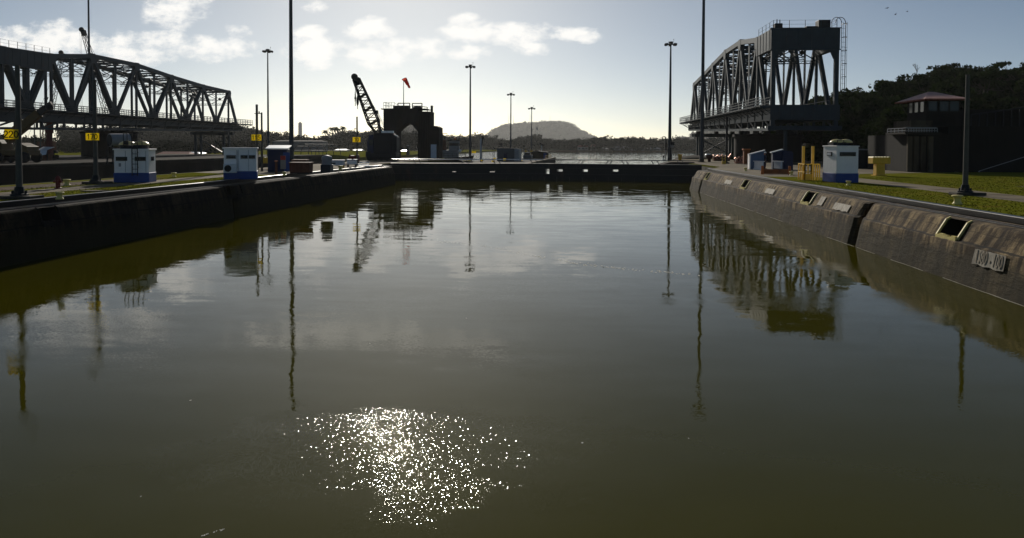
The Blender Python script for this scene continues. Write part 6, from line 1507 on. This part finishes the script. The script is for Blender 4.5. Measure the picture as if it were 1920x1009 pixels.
def person(label, loc, rz, shirt, trousers, hat, crouch=False):
    root = thing('person', label, 'person', loc, rz)
    hip, knee_y, knee_z = 0.93, -0.03, 0.50
    if crouch: hip = 0.42
    sh_z = hip+0.50; fy = -0.10 if crouch else 0.0
    def leg(s):
        if crouch: return [(s*0.10, 0.08, hip-0.02), (s*0.15, -0.33, 0.50), (s*0.13, -0.02, 0.10), (s*0.13, -0.20, 0.04)]
        return [(s*0.10, 0.0, hip-0.03), (s*0.11, knee_y, knee_z), (s*0.11, 0.03, 0.09), (s*0.12, -0.13, 0.035)]
    def arm(s):
        if crouch: return [(s*0.19, fy+0.02, sh_z-0.02), (s*0.25, fy-0.16, sh_z-0.26), (s*0.14, fy-0.36, sh_z-0.30), (s*0.12, fy-0.43, sh_z-0.30)]
        return [(s*0.19, 0.0, sh_z-0.02), (s*0.25, 0.02, sh_z-0.30), (s*0.25, -0.10, sh_z-0.53), (s*0.25, -0.14, sh_z-0.60)]
    spine = [(0, 0.06 if crouch else 0, hip, 0.125), (0, 0.03 if crouch else 0.0, hip+0.22, 0.115), (0, fy, hip+0.42, 0.135), (0, fy, sh_z+0.04, 0.07), (0, fy-0.01, sh_z+0.10, 0.052), (0, fy-0.02, sh_z+0.19, 0.085), (0, fy-0.02, sh_z+0.29, 0.08)]
    ch_ = [spine, [spine[5], (0, fy-0.115, sh_z+0.19, 0.014)]]
    for s in (-1, 1):
        L = leg(s); ch_.append([spine[0], (*L[0], 0.085), (*L[1], 0.058), (*L[2], 0.042), (*L[3], 0.035)])
        A = arm(s); ch_.append([spine[2], (*A[0], 0.055), (*A[1], 0.042), (*A[2], 0.030), (*A[3], 0.026)])
        d = Vector(A[3])-Vector(A[2]); d.normalize(); pal = Vector(A[3])
        for q, ln in enumerate((0.070, 0.080, 0.074, 0.058)):
            off = Vector((0, 0.018*(q-1.5), 0)) if not crouch else Vector((0.018*(q-1.5), 0, 0))
            b0 = pal+off+d*0.02; ch_.append([(*A[3], 0.026), (*b0, 0.010), (*(b0+d*ln*0.55), 0.009), (*(b0+d*ln*0.9+Vector((-s*0.02, 0, 0))), 0.007)])
        ch_.append([(*A[3], 0.026), (*(pal+Vector((-s*0.03, -0.025, -0.0))), 0.010), (*(pal+Vector((-s*0.035, -0.04, 0))+d*0.03), 0.008)])
        ch_.append([spine[5], (s*0.088, fy-0.01, sh_z+0.19, 0.016)])
    build_skin('body', ch_, M['skin'], root)
    tr = [[(spine[0][0], spine[0][1], spine[0][2], 0.15)]]
    for s in (-1, 1):
        L = leg(s); tr.append([(spine[0][0], spine[0][1], spine[0][2], 0.15), (*L[0], 0.105), (*L[1], 0.080), (*L[2], 0.065)])
    build_skin('trousers', tr, M[trousers], root)
    tp = [[(spine[0][0], spine[0][1], spine[0][2]+0.03, 0.155), (*spine[1][:3], 0.148), (*spine[2][:3], 0.165), (*spine[3][:3], 0.082)]]
    for s in (-1, 1):
        A = arm(s); tp.append([(*spine[2][:3], 0.165), (*A[0], 0.080), (*A[1], 0.060), (A[1][0]+(A[2][0]-A[1][0])*0.75, A[1][1]+(A[2][1]-A[1][1])*0.75, A[1][2]+(A[2][2]-A[1][2])*0.75, 0.048)])
    build_skin('shirt', tp, M[shirt], root)
    for s in (-1, 1):
        L = leg(s); MB().box((L[3][0], L[3][1]+0.05, 0.045), (0.10, 0.27, 0.09), taper=0.85).build('shoe', M['black'], root, bevel=0.02)
        MB().sphere((s*0.032, fy-0.098, sh_z+0.215), 0.013, 8, 6).build('eye', M['black'], root)
    MB().box((0, fy-0.098, sh_z+0.145), (0.05, 0.012, 0.010)).build('mouth', M['red'], root)
    h_ = MB(); h_.lathe([(0.135, 0.0), (0.138, 0.012), (0.108, 0.02), (0.105, 0.07), (0.08, 0.115), (0.02, 0.135)], 18, (0, fy-0.02, sh_z+0.255)); h_.build('hard_hat' if hat == 'white' else 'cap', M[hat], root, smooth=True)
p = at(1672, 318.5); person('worker in dark clothes and a white hard hat just right of the yellow ventilator', (p.x, p.y, T), R(20), 'dark_cloth', 'pale_cloth', 'white')
p = at(1687, 318); person('worker in pale blue and a white hard hat standing nearest the control house', bk(p, 0.8), R(-40), 'pale_cloth', 'dark_cloth', 'white')
p = at(1831.5, 316.5); person('worker in a white hard hat crouching on the lawn below the control house', (p.x, p.y, T), R(15), 'dark_cloth', 'dark_cloth', 'white', True)
p = at(1434, 318); person('worker in navy clothes and a pale cap leaning over the blue kiosk counter', bk(p, 0.75), R(60), 'navy', 'navy', 'pale_grey')
o = thing('tool_bag', 'white tool bag on the lawn left of the crouching worker', 'bag', (*at(1824, 316.3).xy, T)); MB().box((0, 0, 0.09), (0.34, 0.2, 0.17), taper=0.7).build('bag', M['white'], o, bevel=0.05); h_ = MB(); h_.path([(-0.1, 0, 0.17), (-0.05, 0, 0.23), (0.05, 0, 0.23), (0.1, 0, 0.17)], 0.012); h_.build('handle', M['black'], o)
pc = at(1890, 317); car = thing('parked_car', 'dark car at the foot of the control house ramp, light glinting on its screen', 'car', (pc.x, pc.y+1.0, T-0.02), 0)
b_ = MB(); b_.prism([(-2.0, 0.3), (2.0, 0.3), (2.05, 0.62), (1.95, 0.78), (1.0, 0.86), (-1.9, 0.9), (-2.05, 0.6)], 'y', -0.82, 0.82); b_.build('body', M['dark_car'] if 'dark_car' in M else M['steel_dark'], car, bevel=0.08)
b_ = MB(); b_.prism([(-1.6, 0.88), (0.95, 0.85), (0.35, 1.36), (-1.2, 1.38)], 'y', -0.70, 0.70); gl_ = b_.build('cabin', M['glass'], car, bevel=0.06)
b_ = MB(); b_.prism([(-1.25, 1.37), (0.38, 1.355), (0.30, 1.41), (-1.15, 1.42)], 'y', -0.66, 0.66); b_.build('roof', M['tin'], car, bevel=0.02)
for x in (-1.25, 1.25):
    for y in (-0.78, 0.78):
        w_ = MB(); w_.lathe([(0.18, -0.09), (0.29, -0.09), (0.31, -0.05), (0.31, 0.05), (0.29, 0.09), (0.18, 0.09)], 16); o = w_.build('wheel', M['rubber'], car); o.rotation_euler.x = math.pi/2; o.location = (x, y, 0.31)

# ------------------------------------------------------------------ far things
def far_box(label, px0, px1, py0, py1, y, wallm, roofm, name='warehouse', cat='building', depth=8, rise=0.0, windows=0):
    x0, x1 = pxX(px0, y), pxX(px1, y); z0, z1 = pyZ(py1, y, (px0+px1)/2), pyZ(py0, y, (px0+px1)/2); z0 = min(z0, 1.0)
    root = thing(name, label, cat, ((x0+x1)/2, y, z0)); w_, h_ = x1-x0, z1-z0; zz_ = h_*(1-rise)
    wo = MB().box((0, depth/2, zz_/2), (w_, depth, zz_)).build('wall', M[wallm], root)
    r_ = MB(); r_.add([(-w_/2-0.3, -0.3, zz_), (w_/2+0.3, -0.3, zz_), (w_/2+0.3, depth+0.3, zz_), (-w_/2-0.3, depth+0.3, zz_), (-w_/2*0.8, depth/2, zz_+max(0.15, h_*rise)), (w_/2*0.8, depth/2, zz_+max(0.15, h_*rise))], [(0, 1, 5, 4), (1, 2, 5), (2, 3, 4, 5), (3, 0, 4)]); r_.build('roof', M[roofm], root)
    for q in range(windows): MB().box((-w_/2+w_*(q+0.5)/windows, -0.03, zz_*0.55), (w_/windows*0.45, 0.08, zz_*0.4)).build('window', M['glass'], root)
    return root
far_box('red-roofed low building on the left bank between the two white huts', 288, 352, 284.5, 300, 250, 'far_wall', 'tile', 'low_building', windows=5, rise=0.45)
far_box('small shed with a bright tin roof right of the red-roofed building', 350, 372, 285, 297, 262, 'grey', 'tin', 'shed', 'shed', 5, 0.2)
far_box('long blue-grey warehouse at the back of the field beside the thickest mast', 512, 606, 263, 283, 420, 'blue_grey', 'concrete_dark', rise=0.10)
for i, (a, b_, y0, y1, dd) in enumerate(((592, 604, 281, 286, 430), (628, 650, 279.5, 286, 470), (662, 678, 280, 286, 480), (752, 762, 281.5, 287, 450))):
    far_box(['pale-roofed shed at the field edge right of the long warehouse', 'widest pale-roofed shed behind the tent frame on the field', 'pale-roofed shed behind the number 10 post at the field edge', 'pale-roofed shed seen through the arch tower opening'][i], a, b_, y0, y1, dd, 'grey', 'tin', 'shed', 'shed', 6, 0.3)
for i, (a, b_, y0, y1, mt, rm) in enumerate(((1083, 1103, 272, 279, 'far_wall', 'tile'), (1108, 1118, 271, 279, 'far_wall', 'tile'), (1128, 1142, 277, 281, 'far_wall', 'grey'), (1150, 1186, 274, 281, 'grey', 'grey'), (1190, 1240, 276.5, 282, 'blue_grey', 'grey'))):
    far_box(['cream house with a tiled roof on the far shore, leftmost of the row', 'small cream house with a tiled roof on the far shore beside a larger one', 'low cream house with a grey roof on the far shore', 'grey hall among the trees on the far shore', 'longest low blue-grey hall on the far shore left of the loudspeaker mast'][i], a, b_, y0, y1, 742, mt, rm, 'shore_house', 'house', 9, 0.4, 3)
ob_ = thing('white_tower', 'tall pale tower rising above the hazy wood between two masts', 'tower', (pxX(563, 2400), 2400, 0))
h_ = pyZ(229, 2400, 563); o = MB(); o.box((0, 0, h_/2), (9.5, 9.5, h_-6), taper=0.92); o.build('shaft', M['tower_white'] if 'tower_white' in M else M['far_wall'], ob_); o = MB(); o.box((0, 0, h_-4), (7.5, 7.5, 8), taper=0.5); o.build('crown', M['far_wall'], ob_)
wt_ = thing('water_tower', 'lattice tower with a tank standing before the pale flat-topped hill', 'tower', (pxX(1006.5, 1500), 1500, 10)); z1 = pyZ(241, 1500, 1006)-10; z0_ = 0
o = MB()
for sx in (-2, 2):
    for sy_ in (-2, 2): o.bar((sx, sy_, 0), (sx*0.9, sy_*0.9, z1), 0.5)
for q in range(6):
    za, zb2 = z1*q/6, z1*(q+1)/6; o.bar((-2, -2, za), (2, -2, zb2), 0.3); o.bar((2, -2, za), (-2, -2, zb2), 0.3)
o.build('lattice', M['grey'], wt_); MB().box((-0.3, 0, z1+0.5), (4.6, 4.6, 3.6)).build('tank', M['grey'], wt_, bevel=0.4); MB().bar((1.8, 0, z1), (1.8, 0, z1+6), 0.25).build('antenna', M['grey'], wt_)
for i, (px, pt, pb) in enumerate(((953.5, 214, 232), (962.5, 218, 231), (993.5, 214, 229), (1031, 217, 227))):
    y = 4480; t_ = thing('radio_mast', ['leftmost thin radio mast on the pale flat-topped hill', 'short radio mast beside the leftmost one on the pale hill', 'radio mast just left of the smallest floodlight mast on the pale hill', 'radio mast near the middle of the flat hill top'][i], 'radio mast', (pxX(px, y), y, pyZ(pb+4, y, px)), 0, 'radio masts on the hill'); hh = pyZ(pt, y, px)-pyZ(pb+4, y, px)
    o = MB(); o.tube((0, 0, 0), (0, 0, hh), 1.3, 0.35, n=5); o.build('lattice', M['grey'], t_)
tf = thing('tent_frame', 'bare arched tent frame of thin pipes standing on the green field', 'frame', (pxX(588, 232), 232, 0.95)); k = 232/F
for q in range(5):
    o = MB(); dx, dy = -3.4+q*1.5, q*2.4
    o.path([(dx+2.9*math.cos(t)*1.0, dy, 3.9*math.sin(t)**0.75 if math.sin(t) > 0 else 0) for t in np.linspace(0, math.pi, 11)], 0.09); o.build('arch_pipe', M['steel_dark'], tf)
o = MB()
for t in np.linspace(0.4, 2.74, 6): o.tube((-3.4+2.9*math.cos(t), 0, 3.9*math.sin(t)**0.75), (2.6+2.9*math.cos(t), 9.6, 3.9*math.sin(t)**0.75), 0.06)
o.build('purlin', M['grey'], tf)
mk = thing('channel_marker', 'dark square marker post on the grass seen through the arch opening', 'marker', (pxX(765, 300), 300, 0.9)); MB().box((0, 0, 1.7), (1.2, 1.0, 3.4), taper=0.8).build('pillar', M['steel_dark'], mk); MB().box((0, 0, 3.6), (0.8, 0.7, 0.5)).build('lantern', M['grey'], mk)
bt = thing('small_boat', 'tiny dark boat far out on the lake', 'boat', (pxX(1081, 520), 520, 0)); hull(None, 3.0, 1.1, -0.1, 0.45, 0.3).build('hull', M['steel_dark'], bt); MB().box((0.1, 0, 0.9), (0.5, 0.5, 1.0)).build('helmsman_cabin', M['steel_dark'], bt)
M['bird'] = mat('grey_brown_feathers', (0.10, 0.10, 0.10), 0.8)
def bird(label, px, py, y, roll):
    q = AY(px, py, y); t_ = thing('bird', label, 'bird', q, rng.uniform(0, 6)); t_.rotation_euler.x = roll; t_.scale = (0.75, 0.75, 0.75)
    o = MB(); o.add([(-0.05, 0, 0), (0.05, 0, 0), (0.07, 0.35, 0.03), (0, 0.62, 0), (-0.07, 0.35, 0.03), (0, -0.35, 0.02), (0, 0.2, -0.07)], [(0, 1, 6), (0, 6, 4), (1, 2, 6), (2, 3, 6), (3, 4, 6), (0, 5, 1), (0, 4, 3, 2, 1)]); o.build('body', M['bird'], t_)
    for s in (-1, 1): w_ = MB(); w_.add([(0, -0.05, 0), (0, 0.25, 0), (s*0.55, 0.2, 0.16), (s*0.55, -0.02, 0.17), (s*1.15, 0.28, 0.05)], [(0, 1, 2, 3), (3, 2, 4)]); w_.build('wing', M['bird'], t_)
bird('dark bird with spread wings high at the top right of the sky', 1664, 16, 160, 0.4); bird('dark bird gliding lowest of the three at the top right', 1679, 28, 150, 1.0); bird('small dark bird at the right of the group of three', 1702, 22, 190, 0.2); bird('small bird in the sky beside the right bridge ladder', 1584, 90, 190, 0.2)

# ------------------------------------------------------------------ trees on the right hillside
def tree_proto(name, seed, h_, r_, clumps, leaf, n_per, flat=1.0, spread=1.0):
    r2 = random.Random(seed); root = thing(name, 'x', 'tree')
    tk_ = MB(); bx = [(0, 0, -0.6)]; lean = r2.uniform(-0.05, 0.05)
    for q in range(1, 5): bx.append((lean*q*h_*0.2+r2.uniform(-.12, .12), r2.uniform(-.12, .12), h_*0.16*q))
    for q, (a, b_) in enumerate(zip(bx, bx[1:])): tk_.tube(a, b_, 0.26*h_/9*(1-q*0.17), 0.26*h_/9*(1-(q+1)*0.17), n=7)
    pts = []; top = Vector(bx[-1])
    for q in range(clumps):
        a = r2.uniform(0, 6.28); rr = r_*spread*math.sqrt(r2.uniform(0.02, 1)); z = h_*(0.42+0.55*r2.random()**0.8*(1-0.35*(rr/r_/spread)**2))
        c = Vector((rr*math.cos(a), rr*math.sin(a), z*1.0))
        s0 = Vector(bx[r2.choice((2, 3, 4))]); mid = (s0+c)/2+Vector((0, 0, -0.2)); tk_.tube(s0, mid, 0.09, 0.065, n=5); tk_.tube(mid, c, 0.065, 0.025, n=5)
        cr_ = r_*r2.uniform(0.24, 0.42); pts.append(ell_pts(n_per, c, (cr_, cr_, cr_*0.62*flat), 0.35))
    tk_.build('trunk', M['bark'], root, smooth=True)
    q, f = leaf_quads(np.concatenate(pts), leaf); link('crown', raw('crown', q, f, M['leaf']), root)
    return root
protos = [tree_proto('leafy_tree', s, h_, r_, c, lf, n_) for s, h_, r_, c, lf, n_ in ((1, 9, 3.6, 17, 0.30, 85), (2, 7.5, 3.3, 15, 0.30, 85), (3, 10.5, 3.4, 18, 0.30, 85), (4, 8.2, 4.3, 20, 0.32, 80), (5, 6.5, 2.8, 12, 0.28, 90))]
P_TOP = [(1470, 205), (1500, 196), (1540, 186), (1570, 172), (1600, 168), (1640, 168), (1665, 152), (1690, 146), (1716, 152), (1738, 143), (1770, 126), (1800, 122), (1840, 128), (1870, 136), (1900, 132), (1940, 122), (1990, 120)]
spots = []
for px in np.arange(1478, 1990, 11): spots.append((px+rng.uniform(-5, 5), rng.uniform(168, 196), True))
for _ in range(120): spots.append((rng.uniform(1470, 1990), rng.uniform(104 if _ % 2 else 128, 172), False))
first = set()
for i, (px, y, ridge) in enumerate(spots):
    x = pxX(px, y); z = right_hill(x, y)
    if x < 41 and y < 186: continue
    k = i % 5; src = protos[k]
    o = src if k not in first else copy_tree(src); first.add(k)
    hp = (9, 7.5, 10.5, 8.2, 6.5)[k]; s = rng.uniform(0.85, 1.2)
    if ridge: s = max(0.45, (pyZ(interp(P_TOP, px)+rng.uniform(-9, 8), y, px)-z)/hp/0.98)
    s = min(s, 2.0, max(0.3, (pyZ(interp(P_TOP, px)-8, y, px)-z)/hp/0.98))
    o.location = (x, y, z); o.rotation_euler.z = rng.uniform(0, 6.28); o.scale = (s*rng.uniform(0.9, 1.15), s*rng.uniform(0.9, 1.15), s)
    o['label'] = 'dark leafy tree in the dense wood on the hillside behind the control house'; o['group'] = 'trees crowding the hillside behind the control house'
for k in range(5):
    if k not in first:
        for c in list(protos[k].children): bpy.data.objects.remove(c)
        bpy.data.objects.remove(protos[k])
um = tree_proto('spreading_tree', 21, 13, 5.2, 22, 0.3, 60, 0.45, 1.15); y = 165; um.location = (pxX(1785, y), y, pyZ(122, y, 1785)-11.6); um['label'] = 'tall flat-topped tree spreading above the wood right of the bare tree'
u2 = tree_proto('spreading_tree', 22, 14, 5.0, 20, 0.3, 60, 0.45, 1.2); y = 150; u2.location = (pxX(1905, y), y, pyZ(122, y, 1905)-12.2); u2['label'] = 'flat-topped tree spreading at the right end of the skyline'
bt_ = thing('bare_tree', 'small leafless pale tree standing on the wooded skyline', 'tree'); y = 168; bt_.location = (pxX(1716, y), y, pyZ(150, y, 1716)-4)
tk_ = MB(); br_ = MB()
def grow(mb, p, d, L, r_, n_):
    q = p+d*L; mb.tube(p, q, r_, r_*0.65, n=5)
    if n_ == 0: return
    for _ in range(3):
        nd = (d+Vector((rng.uniform(-.65, .65), rng.uniform(-.65, .65), rng.uniform(-.05, .35)))).normalized(); grow(mb, p+d*L*rng.uniform(0.65, 1.0), nd, L*rng.uniform(0.5, 0.72), r_*0.62, n_-1)
tk_.tube((0, 0, -3), (0, 0, 4.6), 0.24, 0.15, n=6); grow(br_, Vector((0, 0, 4.4)), Vector((0, 0, 1)), 1.5, 0.10, 3)
tk_.build('trunk', M['bark_pale'], bt_); br_.build('branches', M['bark_pale'], bt_)
# undergrowth on the hillside and the edge of the yard
pts = []
for _ in range(900):
    px, y = NR.uniform(1455, 2000), NR.uniform(112, 200); x = pxX(px, y)
    if x < 40: continue
    z = right_hill(x, y); s = NR.uniform(0.8, 2.1); pts.append(ell_pts(34, (x, y, max(z, T)+s*0.5), (s*1.3, s*1.3, s*0.8), 0.4))
for _ in range(60):
    y = NR.uniform(150, 215); x = NR.uniform(27, 44)+0.4*(y-150); s = NR.uniform(0.4, 1.2); pts.append(ell_pts(30, (x, y, T+s*0.4), (s*1.3, s*1.3, s*0.8), 0.4))
q, f = leaf_quads(np.concatenate(pts), 0.30); o = link('undergrowth', raw('undergrowth', q, f, M['leaf'])); tag(o, 'dark bushes and undergrowth between the trees of the right hillside', 'undergrowth', kind='stuff')
# palms over the far left wood
def palm(label, px, py, y):
    t_ = thing('palm_tree', label, 'palm', (pxX(px, y), y, pyZ(py+16, y, px)), rng.uniform(0, 6), 'palms above the left wood'); h_ = pyZ(py, y, px)-t_.location.z
    MB().tube((0, 0, 0), (0, 0, h_), 0.4, 0.3, n=6).build('trunk', M['bark'], t_)
    v, f = [], []
    for q in range(14):
        a = q*0.449*2; el = rng.uniform(-0.5, 0.75); L = rng.uniform(3.0, 4.2); prev = None
        for j in range(5):
            u = j/4; x = L*u*math.cos(el); z = h_+L*u*math.sin(el)-2.2*u*u; w_ = 0.75*math.sin(math.pi*min(0.98, u*0.85+0.12))
            c, s = math.cos(a), math.sin(a); v += [(x*c-w_*s, x*s+w_*c, z-0.25), (x*c, x*s, z), (x*c+w_*s, x*s-w_*c, z-0.25)]
            if j: k = len(v)-6; f += [(k, k+1, k+4, k+3), (k+1, k+2, k+5, k+4)]
    MB().add(v, f).build('crown', M['palm_leaf'], t_)
for i, (px, py) in enumerate(((623, 240), (629, 239), (634, 242), (643, 238), (610, 245))):
    palm(['palm at the left of the close clump of three above the wood', 'tallest palm of the close clump of three above the wood', 'palm at the right of the close clump of three above the wood', 'single palm standing right of the palm clump', 'lower single palm left of the palm clump'][i], px, py, 620)
# grass blades on the near lawns
def blades(name, regions, n_, label):
    pts = []
    for (x0, x1, y0, y1) in regions:
        m_ = int(n_*(x1-x0)*(y1-y0)/100); pts.append(np.stack([NR.uniform(x0, x1, m_), y0+(y1-y0)*NR.uniform(0, 1, m_)**1.5, np.full(m_, T+0.002)], 1))
    p = np.concatenate(pts); n2 = len(p); a = NR.uniform(0, 6.28, n2); h_ = NR.uniform(0.012, 0.04, n2); w_ = 0.03
    d = np.stack([np.cos(a)*w_, np.sin(a)*w_, np.zeros(n2)], 1); tip = p+np.stack([NR.normal(size=n2)*0.03, NR.normal(size=n2)*0.03, h_], 1)
    v = np.stack([p-d, p+d, tip], 1).reshape(-1, 3); f = np.arange(3*n2).reshape(-1, 3)
    o = link(name, raw(name, v, f, M['grass'])); tag(o, label, 'grass', kind='stuff')
blades('grass', [(14.8, 18.95, 20, 56), (21.6, 32, 28, 62), (32, 46, 38.6, 66)], 4200, 'short green grass on the sunny right lawn')
blades('grass', [(-24.15, -21.8, 24, 56), (-27.5, -26.25, 26, 56)], 4200, 'short green grass strips on the left island')
